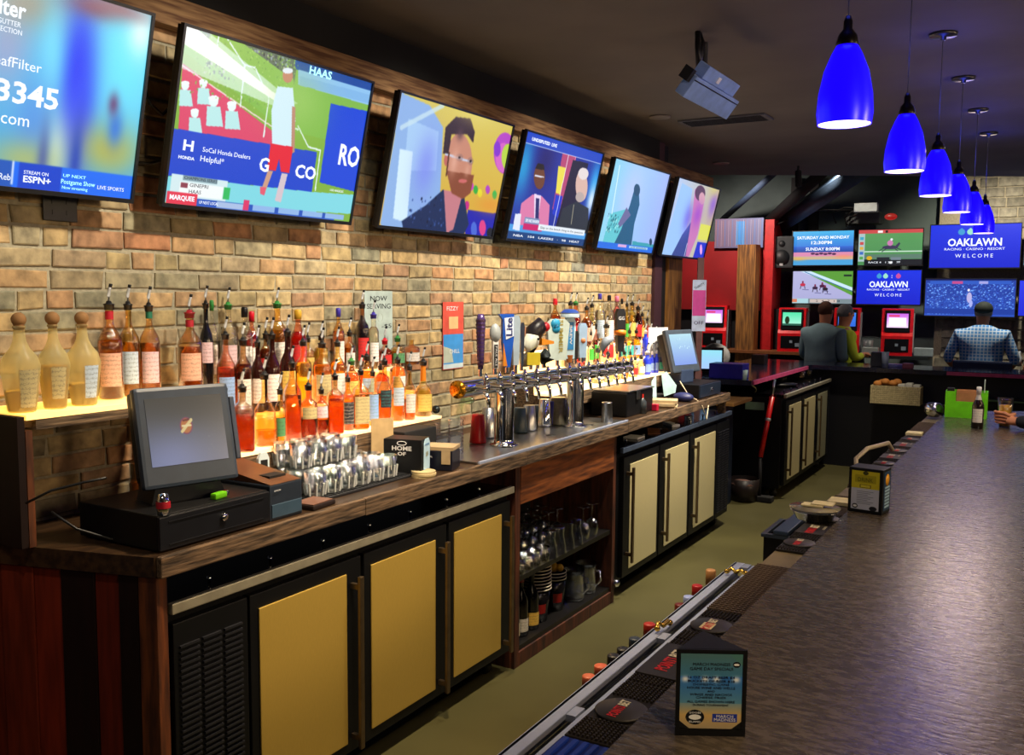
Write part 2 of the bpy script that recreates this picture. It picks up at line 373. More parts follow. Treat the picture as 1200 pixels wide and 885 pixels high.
def steps(name, label, ya, yb, led):
    t = thing(name, label, 'shelf', (-2.5, ya, CZ)); L_ = yb - ya
    for i, (a, b_, z) in enumerate(T):
        zz = z - CZ
        obj('step_top', MB().box(b_ + 2.5, 0, zz - .012, a + 2.5 + .002, L_, zz), led, t)
        if i: obj('riser', MB().box(a + 2.5 - .004, 0, zz - .11, a + 2.5, L_, zz - .013), m_ris if led is m_led else m_ris3, t)
    obj('front_board', MB().box(-.03, 0, .075, -.001, L_, .156, bev=.003), m_rough, t)
    obj('lower_board', MB().box(-.05, 0, .001, -.03, L_, .075), mat('dark_rough_board', C('#1d130b'), .85, col2=C('#3d2a1a'), scale=14, stretch=(5, .5, 9), bump=.7), t)
    for y in (.0, L_ - .02): obj('end_board', MB().prism([(-.316, .001), (-.051, .001), (-.035, .155), (-.11, .155), (-.115, .265), (-.225, .265), (-.23, .375), (-.316, .375)], y, y + .02), m_rough, t)
    return t
steps('bottle_steps', 'stepped lit bottle shelf of three tiers beside the point-of-sale screen', 2.18, 3.62, m_led)
steps('bottle_steps', 'stepped lit bottle shelf of three tiers behind the far end of the beer taps', 4.72, 6.96, m_led3)
hs = thing('high_shelf', 'lit high bottle shelf at the counter end holding frosted bell bottles', 'shelf', (-2.546, 1.60, CZ))
obj('shelf_top', MB().box(WX + 2.546 + .012, .0, .375, .0, .57, .39), m_led2, hs)
obj('glow_block_board', MB().box(WX + 2.546 + .012, .001, .352, -.021, .57, .3745), m_rough, hs)  # added board, blocks the lit top's glow from the bricks below
obj('front_lip', MB().box(-.02, .03, .345, -.001, .57, .3745), m_rough, hs)
obj('end_panel', MB().box(WX + 2.558, -.025, 0.002, -.005, -.002, .386, bev=.002), mat('plank', reds[5], .6, var=.25, scale=10, stretch=(5, 5, .5), spec=.3), hs)
obj('edge_strip', MB().box(-.03, -.001, 0.002, -.004, .02, .344), mat('post_orange_timber', C('#3c1c0a'), .6, col2=C('#663414'), scale=9, stretch=(5, 5, .6), bump=.3), hs)

# ---- coolers
m_gold2 = mat('brushed_pale_brass_panel', C('#d8cc9a'), .42, .45, var=.06, scale=40, stretch=(40, 1, 1.2), spec=.5)
m_gold = mat('brushed_brass_panel', C('#c8a850'), .42, .45, var=.06, scale=40, stretch=(40, 1, 1.2), spec=.5)
m_silverp = mat('brushed_pale_panel', C('#a3a184'), .42, .45, var=.06, scale=40, stretch=(40, 1, 1.2))
def cooler(name, label, loc, rz, L_, H, D, doors, grille, handle_side, rail, depth_top=.45, panels=None):
    """front along local x, face at y=0, back at y=D"""
    t = thing(name, label, 'cooler', loc, rz)
    obj('body', MB().box(0, .03, .09, L_, D, H - .03, bev=.004), BLACK, t)
    obj('top_plate', MB().box(0, .012, H - .03, L_, D, H, bev=.003), mat('dark_top_steel', C('#1b1b1e'), .18, .8), t)
    r = obj('front_rail', MB().box(0, -.012, H - .028, L_, .011, H + .004, bev=.003), rail, t)
    for k in range(7): obj('stud', MB().lathe([(0, 0), (.006, 0), (.004, .01), (.008, .014), (.007, .022), (0, .024)], 10), CHROME, r, (.2 + k * (L_ - .4) / 6, .06, H + .001))
    for i, (a, b_) in enumerate(doors):
        d = obj('door', MB().box(a, -.0, .11, b_, .03, H - .06, bev=.004), BLACK, t)
        pa, pb = (a + .035, b_ - .085) if handle_side > 0 else (a + .085, b_ - .035)
        mb = MB().box(pa, -.006, .15, pb, .0, H - .11, bev=.003)
        if handle_side < 0: mb.box(pa + .01, -.006, H - .11, pa + .0, -.006, H - .11)
        obj('panel', mb, (panels[i] if panels else m_gold), d)
        hx = b_ - .052 if handle_side > 0 else a + .045
        h = MB(); h.box(hx - .011, -.05, .13 if handle_side > 0 else .2, hx + .011, -.036, H - .12, bev=.003); h.box(hx - .008, -.037, .16 if handle_side > 0 else .24, hx + .008, .0, .18 if handle_side > 0 else .26); h.box(hx - .008, -.037, H - .17, hx + .008, .0, H - .15)
        obj('handle', h, mat('handle_bronze', C('#7b6a52'), .35, .9), d)
    ga, gb = grille
    g = obj('grille', MB().box(ga, -.0, .11, gb, .03, H - .06, bev=.004), BLACK, t)
    s = MB(); w3 = (gb - ga - .05) / 3
    for c_ in range(3):
        for r_ in range(34): s.box(ga + .02 + c_ * (w3 + .005), -.008, .15 + r_ * (H - .27) / 34, ga + .012 + c_ * (w3 + .005) + w3, .001, .157 + r_ * (H - .27) / 34)
    so = obj('vent_slats', s, mat('slat_black', C('#1c1d22'), .4), g); so['kind'] = 'stuff'
    for x in (.08, L_ - .08):
        for y in (.1, D - .1):
            c_ = MB().cyl((x - .014, y, .035), (x + .014, y, .035), .034); c_.box(x - .02, y - .02, .06, x + .02, y + .02, .091)
            obj('castor', c_, mat('castor_rubber', C('#1e1d1c'), .5), t)
    return t
m_railg = mat('rail_steel_warm', C('#a09a86'), .4, .5); m_railb = mat('rail_blue_steel', C('#4d5a70'), .4, .5)
cooler('bar_cooler', 'black three-door bar cooler with brass panels under the counter end', (-2.19, 1.79, 0), PI / 2, 1.97, .90, .5, [(.31, .86), (.88, 1.42), (1.44, 1.95)], (.01, .30), 1, m_railg)
cooler('bar_cooler', 'black three-door bar cooler with brass panels beyond the open glass cabinet', (-2.19, 5.03, 0), PI / 2, 2.10, .90, .5, [(.04, .60), (.62, 1.17), (1.19, 1.76)], (1.78, 2.08), -1, m_railb, panels=[m_gold2] * 3)
c3 = cooler('bar_cooler', 'far free-standing three-door bar cooler with litter on top by the back bar', (-2.06, 8.28, 0), PI / 2, 1.85, .93, .62, [(.05, .62), (.63, 1.2), (1.21, 1.74)], (1.755, 1.84), -1, m_railg, panels=[m_gold2, m_gold2, m_silverp])

# ---- open timber cabinet between the coolers
m_cab = mat('cabinet_timber', C('#4a2410'), .55, col2=C('#84481f'), scale=7, stretch=(.7, 5, 7), bump=.2, coat=.2)
m_cabd = mat('cabinet_dark_timber', C('#2b130a'), .6, col2=C('#532815'), scale=7, stretch=(5, 5, .7), bump=.2)
cb = thing('glass_cabinet', 'open timber cabinet with two shelves of glasses and plates between the coolers', 'cabinet', (-2.19, 3.79, 0), PI / 2)
obj('side_panel', MB().box(0, 0, 0, .045, .56, 1.0), m_cabd, cb); obj('side_panel', MB().box(1.125, 0, 0, 1.165, .56, 1.0), m_cabd, cb)
obj('header_board', MB().box(.046, -.004, .80, 1.124, .025, 1.0, bev=.003), m_cab, cb)
obj('kick_board', MB().box(.046, .0, .0, 1.124, .03, .07, bev=.003), m_cabd, cb)
obj('shelf', MB().box(.046, .01, .415, 1.124, .54, .44), mat('shelf_black', C('#0b0909'), .4), cb)
obj('shelf', MB().box(.046, .01, .07, 1.124, .54, .095), mat('shelf_black', C('#0b0909'), .4), cb)
obj('back_panel', MB().box(.046, .545, 0, 1.124, .56, 1.0), BLACKM, cb)
obj('foot', MB().ball((1.15, -.02, .12), .022), CHROME, cb)

# ================================================================= BAR
def bar_mat():
    m = bpy.data.materials.new('speckled_bar_top'); m.use_nodes = True; n = m.node_tree.nodes; L = m.node_tree.links; b = n['Principled BSDF']
    tc = n.new('ShaderNodeTexCoord'); mp = n.new('ShaderNodeMapping'); mp.inputs['Scale'].default_value = (.35, 1, 1); L.new(tc.outputs['Object'], mp.inputs[0])
    a = n.new('ShaderNodeTexNoise'); a.inputs['Scale'].default_value = 90; a.inputs['Detail'].default_value = 6; L.new(mp.outputs[0], a.inputs['Vector'])
    r = n.new('ShaderNodeValToRGB'); L.new(a.outputs['Fac'], r.inputs[0])
    r.color_ramp.elements[0].position = .38; r.color_ramp.elements[0].color = (*C('#38322d'), 1); r.color_ramp.elements[1].position = .66; r.color_ramp.elements[1].color = (*C('#554c43'), 1)
    L.new(r.outputs[0], b.inputs['Base Color']); b.inputs['Roughness'].default_value = .3
    r3 = n.new('ShaderNodeMapRange'); L.new(a.outputs['Fac'], r3.inputs[0]); r3.inputs[3].default_value = .2; r3.inputs[4].default_value = .34; L.new(r3.outputs[0], b.inputs['Roughness'])
    bp = n.new('ShaderNodeBump'); bp.inputs['Strength'].default_value = .3; bp.inputs['Distance'].default_value = .004; L.new(a.outputs['Fac'], bp.inputs['Height']); L.new(bp.outputs[0], b.inputs['Normal'])
    return m
m_bar = bar_mat()
bar = thing('front_bar', 'long bar with a dark speckled stone-look top running toward the pendants', 'bar', (BX, -.6, 0))
BYE = 6.72
obj('bar_top', MB().prism([(0, 0), (.95, 0), (.95, BYE + .6 + .5), (.03, BYE + .6 - .1), (0, BYE + .5 - .02)], BT - .04, BT, axis='z'), m_bar, bar)
obj('bar_front', MB().box(.25, .02, 0, .65, BYE + .4, BT - .041), mat('bar_die_black', C('#120d0b'), .6), bar)
obj('rail_ledge', MB().box(-.108, .1, BT - .05, -.001, BYE + .45, BT - .03), mat('ledge_tan', C('#6b5f46'), .5), bar)
obj('under_shelf', MB().box(-.104, .1, .2, .24, BYE + .3, BT - .052), BLACKM, bar)
# back bar that closes the U
bb = thing('back_bar', 'dark back bar with a reddish edge closing the aisle before the kiosks', 'bar', (-2.3, 10.1, 0))
m_bb = mat('polished_navy_bar', C('#1a1c2e'), .12, coat=.4)
obj('bar_top', MB().prism([(-.75, .001), (4.2, .001), (4.2, .62), (-.75, .62)], BT - .045, BT, axis='z'), m_bb, bb)
sbb = thing('side_bar', 'dark polished side bar running from the back counter to the back bar', 'bar', (-2.3, 10.1, 0))
obj('bar_top', MB().prism([(-.75, -2.15), (.03, -2.15), (.03, -.001), (-.75, -.001)], BT - .045, BT, axis='z'), m_bb, sbb)
obj('bar_front', MB().box(-.6, .16, 0, 4.2, .4, BT - .046), mat('bar_die_navy', C('#05060c'), .5), bb)
obj('bar_front', MB().box(-.6, -2.1, 0, -.40, -.01, BT - .046), mat('bar_die_navy', C('#05060c'), .5), sbb)
obj('edge_strip', MB().box(1.35, -.012, BT - .04, 4.2, -.001, BT - .005), mat('pink_edge', C('#c04a78'), .3), bb)
obj('edge_strip', MB().box(.031, -2.1, BT - .04, .042, -.1, BT - .005), mat('pink_edge', C('#c04a78'), .3), sbb)
obj('trim_shelf', MB().box(.9, .08, .70, 1.6, .158, .72), mat('basket_shelf', C('#14151c'), .4), bb)

# ================================================================= SCREENS
class Pic:
    """a small painted picture for a screen or a printed card; u to the right, v down, both 0..1"""
    def __init__(s, w=320, h=180, col='#000000'):
        s.w, s.h = w, h; s.a = np.zeros((h, w, 3)) + np.array(Pic.c(col)); s.f = lambda p: p
        s.U, s.V = np.meshgrid((np.arange(w) + .5) / w, (np.arange(h) + .5) / h)
    @staticmethod
    def c(h): h = h.lstrip('#'); return [int(h[i:i+2], 16) / 255 for i in (0, 2, 4)]
    def put(s, mask, col, a=1.0): m = (mask * a)[..., None]; s.a = s.a * (1 - m) + np.array(Pic.c(col)) * m
    def poly(s, pts, col, a=1.0):
        pts = [s.f(p) for p in pts]; ins = np.zeros(s.U.shape, bool); n = len(pts)
        for i in range(n):
            (x0, y0), (x1, y1) = pts[i], pts[(i + 1) % n]
            if y0 == y1: continue
            ins ^= ((s.V > min(y0, y1)) & (s.V <= max(y0, y1)) & (s.U < (s.V - y0) / (y1 - y0) * (x1 - x0) + x0))
        s.put(ins.astype(float), col, a); return s
    def rect(s, u0, v0, u1, v1, col, a=1.0): s.put(((s.U >= u0) & (s.U < u1) & (s.V >= v0) & (s.V < v1)).astype(float), col, a); return s
    def ell(s, p, rx, ry, col, a=1.0):
        return s.poly([(p[0] + rx * math.cos(t * PI / 14), p[1] + ry * math.sin(t * PI / 14)) for t in range(28)], col, a)
    def soft(s, p, rx, ry, col, a=1.0):
        u, v = s.f(p); s.put(np.exp(-(((s.U - u) / rx) ** 2 + ((s.V - v) / ry) ** 2)), col, a); return s
    def grad(s, c0, c1, d='v', box=(0, 0, 1, 1)):
        t = s.V if d == 'v' else s.U; lo, hi = (box[1], box[3]) if d == 'v' else (box[0], box[2])
        t = np.clip((t - lo) / (hi - lo), 0, 1)[..., None]; m = ((s.U >= box[0]) & (s.U < box[2]) & (s.V >= box[1]) & (s.V < box[3]))[..., None]
        s.a = np.where(m, np.array(Pic.c(c0)) * (1 - t) + np.array(Pic.c(c1)) * t, s.a); return s
    def line(s, p, q, wd, col, a=1.0):
        p, q = s.f(p), s.f(q); dx, dy = q[0] - p[0], (q[1] - p[1]); L2 = dx * dx + dy * dy + 1e-9
        t = np.clip(((s.U - p[0]) * dx + (s.V - p[1]) * dy) / L2, 0, 1); d = np.hypot((s.U - p[0] - t * dx) * s.w, (s.V - p[1] - t * dy) * s.h)
        s.put((d < wd).astype(float), col, a); return s
    def specks(s, box, cols, n, size=2, seed=1):
        r = random.Random(seed)
        for _ in range(n):
            x = int((box[0] + r.random() * (box[2] - box[0])) * s.w); y = int((box[1] + r.random() * (box[3] - box[1])) * s.h); k = r.randint(1, size)
            s.a[y:y + k, x:x + k] = Pic.c(r.choice(cols))
        return s
    def blur(s, k=1):
        for _ in range(k):
            p = np.pad(s.a, ((1, 1), (1, 1), (0, 0)), mode='edge'); s.a = (p[:-2, 1:-1] + p[2:, 1:-1] + p[1:-1, :-2] + p[1:-1, 2:] + 2 * s.a) / 6
        return s
    def image(s, name):
        im = bpy.data.images.new(name, s.w, s.h); px = np.ones((s.h, s.w, 4), np.float32); px[..., :3] = np.clip(s.a[::-1], 0, 1)
        im.pixels.foreach_set(px.ravel()); im.update(); im.pack(); return im
def pic_mat(name, pic, strength=0., rough=.4):
    m = bpy.data.materials.new(name); m.use_nodes = True; n = m.node_tree.nodes; L = m.node_tree.links; b = n['Principled BSDF']
    t = n.new('ShaderNodeTexImage'); t.image = pic.image(name); t.extension = 'EXTEND'; uv = n.new('ShaderNodeUVMap'); L.new(uv.outputs[0], t.inputs[0])
    b.inputs['Roughness'].default_value = rough
    if strength:
        b.inputs['Base Color'].default_value = (.01, .01, .012, 1); b.inputs['Roughness'].default_value = .25
        L.new(t.outputs[0], b.inputs['Emission Color']); b.inputs['Emission Strength'].default_value = strength
    else: L.new(t.outputs[0], b.inputs['Base Color'])
    return m
def quad(w, h, y=0., x0=None, z0=0.):
    """an upright picture surface facing -y with its own uv"""
    x0 = -w / 2 if x0 is None else x0
    b = bmesh.new(); uv = b.loops.layers.uv.new('UVMap'); vs = [b.verts.new(p) for p in ((x0, y, z0), (x0 + w, y, z0), (x0 + w, y, z0 + h), (x0, y, z0 + h))]
    f = b.faces.new(vs)
    for l, c_ in zip(f.loops, ((0, 0), (1, 0), (1, 1), (0, 1))): l[uv].uv = c_
    me = bpy.data.meshes.new('picture'); b.to_mesh(me); b.free(); return me
def tv(label, loc, rot, w, h, pic, strength=.95, bz=.010, group=None, name='television', cat='TV'):
    """loc = middle of the bottom edge; the screen faces local -y"""
    t = bpy.data.objects.new(name, None); COL.objects.link(t); t.location = loc; t.rotation_euler = rot; tag(t, label, cat, group)
    obj('back_case', MB().box(-w / 2 + .004, .012, .004, w / 2 - .004, .035, h - .004, bev=.004).box(-w * .3, .034, h * .1, w * .3, .06, h * .62, bev=.008), BLACK, t)
    f = MB()
    f.box(-w / 2, -.004, 0, w / 2, .014, bz * 1.4); f.box(-w / 2, -.004, h - bz, w / 2, .014, h)
    f.box(-w / 2, -.004, bz * 1.4, -w / 2 + bz, .014, h - bz); f.box(w / 2 - bz, -.004, bz * 1.4, w / 2, .014, h - bz)
    obj('bezel', f, BEZEL, t)
    me = quad(w - 2 * bz, h - 2.4 * bz, 0.004, z0=bz * 1.4); me.materials.append(pic_mat('screen_picture', pic, strength)); obj('screen', me, None, t)
    t['sw'] = w - 2 * bz; t['sh'] = h - 2.4 * bz; t['sz'] = bz * 1.4
    return t
WT = glow('screen_white', '#eef6ff', .9); CYT = glow('screen_cyan', '#a8f2ff', 1.2); NAVT = glow('screen_dark_text', '#102040', .5); YT = glow('screen_yellow', '#ffe08a', 1.1); GRN = glow('screen_green', '#37d36a', 1.2); REDG = glow('screen_red', '#ff3b52', 1.1)
def tvt(t, s, u, v, w, h, m=WT, bold=.0):
    """lettering on a screen, centred at u,v (v down), sizes as fractions of the screen"""
    return text(s, w * t['sw'], h * t['sh'], m, t, ((u - .5) * t['sw'], .0015, t['sz'] + (1 - v) * t['sh']), FRONT, bold=bold)
# six screens tilted down along the beam
xb, xt, zb, zt = -2.70, -2.565, 2.097, 2.695
TW, TH = 1.0, math.hypot(xt - xb, zt - zb)
lz = Vector((xt - xb, 0, zt - zb)).normalized(); lx = Vector((0, 1, 0)); ly = lz.cross(lx)
ROT = Matrix((lx, ly, lz)).transposed().to_euler()
def wall_uv(i):
    y0 = YTV[i] - TW / 2; c0 = Vector((xb, y0, zb)); nrm = ly
    def f(p):
        d = Vector(RT * (p[0] - 600) / FPX - UP * (p[1] - 442.5) / FPX + FW); e = Vector(EYE)
        q = e + d * ((c0 - e).dot(nrm) / d.dot(nrm)) - c0
        return (q.dot(lx) - .014) / (TW - .028), 1 - (q.dot(lz) - .0196) / (TH - .0336)
    return f
YTV = [1.60, 2.715, 3.895, 5.03, 6.205, 7.38]
tvs = []
def wall_tv(i, label, pic, s=.85):
    t = tv(label, (xb, YTV[i], zb), ROT, TW, TH, pic, s, group='tilted screens over the bottle shelves'); tvs.append(t)
    # wall bracket
    br = MB(); br.box(-.12, .06, .12, -.08, .075, .42); br.box(.08, .06, .12, .12, .075, .42); br.box(-.16, .06, .22, .16, .09, .28); br.tube([(0, .08, .25), (0, .13, .2)], .02)
    obj('wall_mount', br, BLACKM, t); return t
# 1: blurred players, advert lettering
p = Pic(col='#3a86d8'); p.f = wall_uv(0); p.grad('#7fd0e8', '#3f9be0', 'v')
for a in (((20, 60), .1, .2, '#d08ab0', .6), ((40, 10), .12, .12, '#c2895a', .7), ((60, 90), .12, .3, '#5ad0f4', .8), ((150, 60), .14, .5, '#6fe6ff', 1), ((90, 90), .06, .42, '#2a3df0', 1), ((92, 140), .05, .3, '#3a50f4', .9), ((60, 70), .04, .25, '#7ee8ff', .8),
          ((40, 150), .07, .3, '#5a8fe0', .8), ((65, 180), .04, .2, '#cfe6da', .8), ((128, 175), .12, .14, '#b8b04a', .9), ((30, 185), .12, .1, '#b4bc66', .8), ((135, 150), .03, .1, '#3a78d8', .9), ((133, 122), .02, .06, '#6a3a6a', .8), ((165, 40), .05, .12, '#d8ffff', 1), ((110, 10), .1, .06, '#8a5560', .8), ((140, 12), .12, .05, '#a06a70', .8), ((88, 190), .02, .2, '#2a48b0', .9), ((50, 190), .02, .2, '#4a5aa0', .8)): p.soft(*a[:3], a[3], a[4])
p.rect(0, .87, 1, 1, '#1f6cf0'); p.rect(0, .87, .58, 1, '#2358b8'); p.rect(.577, .875, .583, .99, '#dfe8ff'); p.rect(.6, .87, .74, 1, '#1644c8')
p.blur(1); t = wall_tv(0, 'tilted screen at the frame edge showing blurred blue figures and a phone number', p, .85)
tvt(t, 'LeafFilter', .472, .16, .21, .075, WT, .002); tvt(t, 'GUTTER', .53, .225, .07, .024, WT); tvt(t, 'PROTECTION', .515, .26, .11, .024, WT)
tvt(t, 'LeafFilter', .558, .405, .165, .048, WT); tvt(t, '2.3345', .568, .545, .272, .10, WT, .002); tvt(t, 'filter.com', .517, .67, .20, .06, WT)
tvt(t, '22 Pts, 10 Reb', .505, .955, .14, .032, WT); tvt(t, 'STREAM ON', .655, .92, .08, .018, WT); tvt(t, 'ESPN+', .66, .955, .09, .032, WT, .001)
tvt(t, 'UP NEXT', .785, .913, .08, .016, CYT); tvt(t, 'Postgame Show', .8, .945, .12, .024, CYT); tvt(t, 'Now streaming', .79, .975, .09, .016, CYT); tvt(t, 'LIVE SPORTS', .92, .955, .1, .02, WT)
# 2: tennis
p = Pic(480, 270, '#7fae3e'); p.f = wall_uv(1)
p.poly([(215, 25), (445, 95), (445, 180), (330, 150), (215, 60)], '#7db548'); p.poly([(218, 25), (350, 70), (345, 100), (240, 60)], '#5a6a58')
p.specks((.1, .0, .5, .22), ['#8a9aa0', '#3b4a44', '#b7b9a0', '#6f8a50', '#2d3b33'], 500, 5); p.poly([(255, 30), (240, 60), (345, 160), (345, 95)], '#86b94c')
p.poly([(216, 75), (335, 165), (330, 175), (210, 165)], '#d8466a')
for k in range(9): p.line((216 + k * 14, 78 + k * 9.5), (216 + k * 14 + 14, 88 + k * 9.5), 1.2, '#f4d6de')
for x, y, s_ in ((219, 110, 9), (240, 108, 9), (252, 130, 11), (273, 135, 10), (230, 142, 9)):
    p.ell((x, y - s_), s_ * .5, s_ * .6, '#e2f4f2'); p.poly([(x - s_ * .7, y - s_ * .5), (x + s_ * .7, y - s_ * .4), (x + s_, y + s_ * 1.7), (x - s_ * .8, y + s_ * 1.6)], '#b6e4e4'); p.ell((x, y - s_ * 1.3), s_ * .55, s_ * .3, '#eaffff')
p.poly([(204, 150), (372, 178), (366, 224), (199, 205)], '#1c46c8'); p.poly([(388, 122), (436, 132), (424, 226), (375, 213)], '#1546d4'); p.poly([(350, 68), (438, 95), (436, 125), (350, 100)], '#8cc0ea'); p.poly([(345, 60), (438, 92), (437, 108), (347, 82)], '#1a4a9a')
p.poly([(352, 90), (434, 112), (433, 122), (352, 101)], '#7fb4e4')
p.poly([(197, 205), (366, 224), (424, 228), (418, 250), (195, 235)], '#7fd4e0')
for a, b_ in (((258, 40), (256, 60)), ((266, 44), (288, 78)), ((288, 78), (283, 125)), ((300, 80), (316, 115)), ((288, 77), (300, 81)), ((345, 150), (350, 152)), ((350, 148), (362, 172)), ((362, 172), (376, 176)), ((376, 176), (370, 222)), ((310, 160), (316, 118))): p.line(a, b_, 1.6, '#dff0ee')
p.specks((.05, .0, .55, .35), ['#9cc860', '#6f9f44', '#88b858'], 500, 3); p.poly([(216, 28), (242, 36), (330, 108), (350, 122), (325, 126), (212, 80)], '#e8fbff', .6); p.poly([(216, 28), (228, 32), (320, 108), (342, 121), (322, 118), (216, 52)], '#ffffff', .95)
p.soft((350, 120), .15, .2, '#a8d070', .5); p.ell((338, 90), 6, 8, '#c08a6a'); p.ell((338, 84), 6, 3.5, '#dfe8ee'); p.poly([(326, 102), (344, 104), (347, 140), (344, 178), (320, 172), (319, 130)], '#cfeaf2'); p.poly([(343, 125), (347, 126), (346, 178), (342, 180)], '#b98a72')
p.poly([(318, 168), (344, 172), (340, 202), (330, 201), (328, 186), (324, 200), (314, 198)], '#e02438'); p.poly([(315, 199), (321, 200), (312, 224), (307, 222)], '#c99a84'); p.poly([(331, 202), (338, 203), (330, 236), (323, 234)], '#d2c0c8'); p.poly([(306, 218), (313, 219), (311, 228), (306, 226)], '#e05a72')
p.rect(.02, .825, .28, .97, '#cfe6ea'); p.rect(.07, .825, .23, .855, '#7f9aa4'); p.rect(.06, .865, .26, .945, '#eef4f4'); p.rect(.065, .87, .095, .9, '#8a4050'); p.rect(.265, .865, .295, .94, '#33b860')
p.rect(.01, .93, .145, 1, '#e03a52'); p.rect(.145, .955, .9, 1, '#2a56b8'); p.rect(.24, .958, .4, .995, '#a7bce0')
for k in range(4): p.rect(.42 + k * .14, .955, .54 + k * .14, .992, '#8fb4e4')
p.rect(.37, .93, .4, .995, '#d83a6a'); p.blur(1)
t = wall_tv(1, 'tilted screen showing a tennis player in white shirt and red shorts', p)
tvt(t, 'H', .075, .655, .045, .06, WT, .003); tvt(t, 'HONDA', .073, .725, .07, .018, WT, .001); p1 = tvt(t, 'SoCal Honda Dealers', .255, .66, .23, .028, WT); tvt(t, 'Helpful*', .19, .715, .11, .034, WT)
tvt(t, 'G', .447, .695, .05, .085, WT, .006); tvt(t, 'CO', .68, .70, .12, .085, WT, .006); tvt(t, 'RO', .93, .54, .13, .14, WT, .008); tvt(t, 'LOS ANGELES', .885, .79, .085, .015, WT); tvt(t, 'HAAS', .68, .035, .13, .05, CYT, .003)
tvt(t, 'CHAMPIONS SERIES', .15, .84, .15, .018, NAVT); tvt(t, 'GINEPRI', .145, .88, .085, .022, NAVT); tvt(t, 'HAAS', .13, .918, .055, .022, NAVT); tvt(t, 'MARQUEE', .077, .963, .11, .028, WT, .001); tvt(t, 'UP NEXT LOCAL', .2, .976, .09, .018, WT)
# 3: bearded man in glasses
p = Pic(col='#d8c24a'); p.f = wall_uv(2); p.grad('#d9c75c', '#d8a83a', 'v')
p.poly([(472, 110), (505, 125), (520, 150), (516, 245), (495, 270), (447, 262)], '#8fb4e8'); p.poly([(480, 140), (515, 155), (512, 200), (475, 200)], '#a8cdf4'); p.poly([(470, 175), (485, 178), (478, 260), (462, 255)], '#d6f0ff'); p.soft((500, 195), .09, .25, '#7f8ff0', .8); p.line((472, 150), (520, 125), 4, '#c8e4f0', .8)
p.ell((592, 180), 13, 24, '#b84ac8'); p.ell((590, 185), 9, 17, '#d86ac8'); p.ell((596, 185), 8, 16, '#b8d84a'); p.ell((583, 175), 4, 9, '#8a3ad0')
for x, y, c_ in ((553, 218, '#c840c0'), (558, 222, '#30b040'), (563, 226, '#e8e030'), (572, 222, '#b040c8'), (580, 228, '#38b850'), (592, 230, '#60c870'), (545, 225, '#50c050'), (548, 240, '#c82890')): p.ell((x, y), 2.6, 5, c_)
p.poly([(549, 245), (585, 250), (578, 285), (545, 280)], '#1b1fb0'); p.ell((566, 266), 4, 9, '#e0408a'); p.ell((556, 268), 3.5, 9, '#4a6ad8'); p.ell((575, 272), 4, 6, '#101828')
p.poly([(520, 222), (545, 232), (550, 262), (540, 282), (475, 272), (472, 258), (500, 240)], '#182c58'); p.specks((.22, .72, .6, .97), ['#2a4a8a', '#0c1838', '#3c5aa0'], 60, 4); p.poly([(521, 222), (543, 226), (532, 268), (524, 272)], '#c77e88')
p.ell((539, 190), 15, 33, '#c98a72'); p.poly([(524, 200), (556, 205), (552, 226), (543, 233), (530, 226)], '#8a4a32'); p.ell((543, 212), 5, 2.4, '#d06a68'); p.ell((524, 188), 3, 7, '#c06a60')
p.poly([(520, 180), (523, 150), (535, 138), (552, 140), (557, 156), (555, 168), (548, 158), (530, 158), (526, 182)], '#33222a'); p.line((523, 181), (553, 190), 1.6, '#c8d4ee'); p.ell((539, 185), 4.5, 4.5, '#8a6a68', .5); p.ell((552, 189), 3.5, 4.5, '#8a6a68', .5); p.ell((539, 185), 1.6, 1.3, '#1c1418'); p.ell((552, 189), 1.4, 1.3, '#1c1418')
p.line((524, 205), (527, 180), 2, '#5a3222'); p.soft((533, 190), .03, .1, '#e8b09a', .7); p.soft((548, 200), .02, .05, '#e0a890', .6); p.soft((560, 130), .2, .12, '#e8d874', .6); p.soft((575, 240), .15, .08, '#e89030', .6); p.soft((540, 158), .03, .05, '#5a4048', .8); p.blur(2)
wall_tv(2, 'tilted screen showing a bearded man in glasses before a yellow wall', p, .8)
# 4: two studio guests
p = Pic(col='#1c2f9a'); p.f = wall_uv(3); p.soft((615, 195), .1, .3, '#22a0d8', .9); p.soft((697, 215), .08, .25, '#30a8ee', .9); p.soft((693, 235), .05, .15, '#e8f6ff', .9); p.soft((640, 190), .12, .25, '#1a1460', .8)
p.poly([(660, 180), (676, 184), (660, 250), (648, 245)], '#d84a6a', .8); p.poly([(655, 195), (664, 197), (657, 228), (652, 226)], '#e8d850'); p.poly([(652, 228), (660, 230), (655, 255), (648, 250)], '#2038c8'); p.line((668, 178), (648, 270), 1, '#f4f4ff'); p.line((676, 181), (655, 270), 1, '#f090c0')
p.poly([(672, 188), (690, 192), (672, 275), (650, 272)], '#1c1838')
p.ell((633, 208), 6.5, 14, '#6a3c2a'); p.poly([(628, 198), (639, 200), (638, 193), (631, 192)], '#1a1014'); p.line((628, 206), (638, 208), 1.2, '#d8dcf0'); p.poly([(608, 268), (612, 238), (625, 228), (636, 230), (645, 240), (643, 272)], '#d87aa8'); p.poly([(627, 227), (635, 229), (631, 262), (627, 260)], '#e8d4f0'); p.poly([(629, 232), (633, 233), (632, 262), (628, 261)], '#2a2a6a')
p.ell((682, 218), 7, 18, '#d8b4a8'); p.ell((684, 204), 6, 7, '#e4d8d8'); p.ell((680, 231), 5, 6, '#b8a8a4'); p.poly([(652, 275), (660, 244), (676, 236), (690, 244), (690, 280)], '#28303c'); p.line((673, 240), (670, 262), 1, '#c8c0a0')
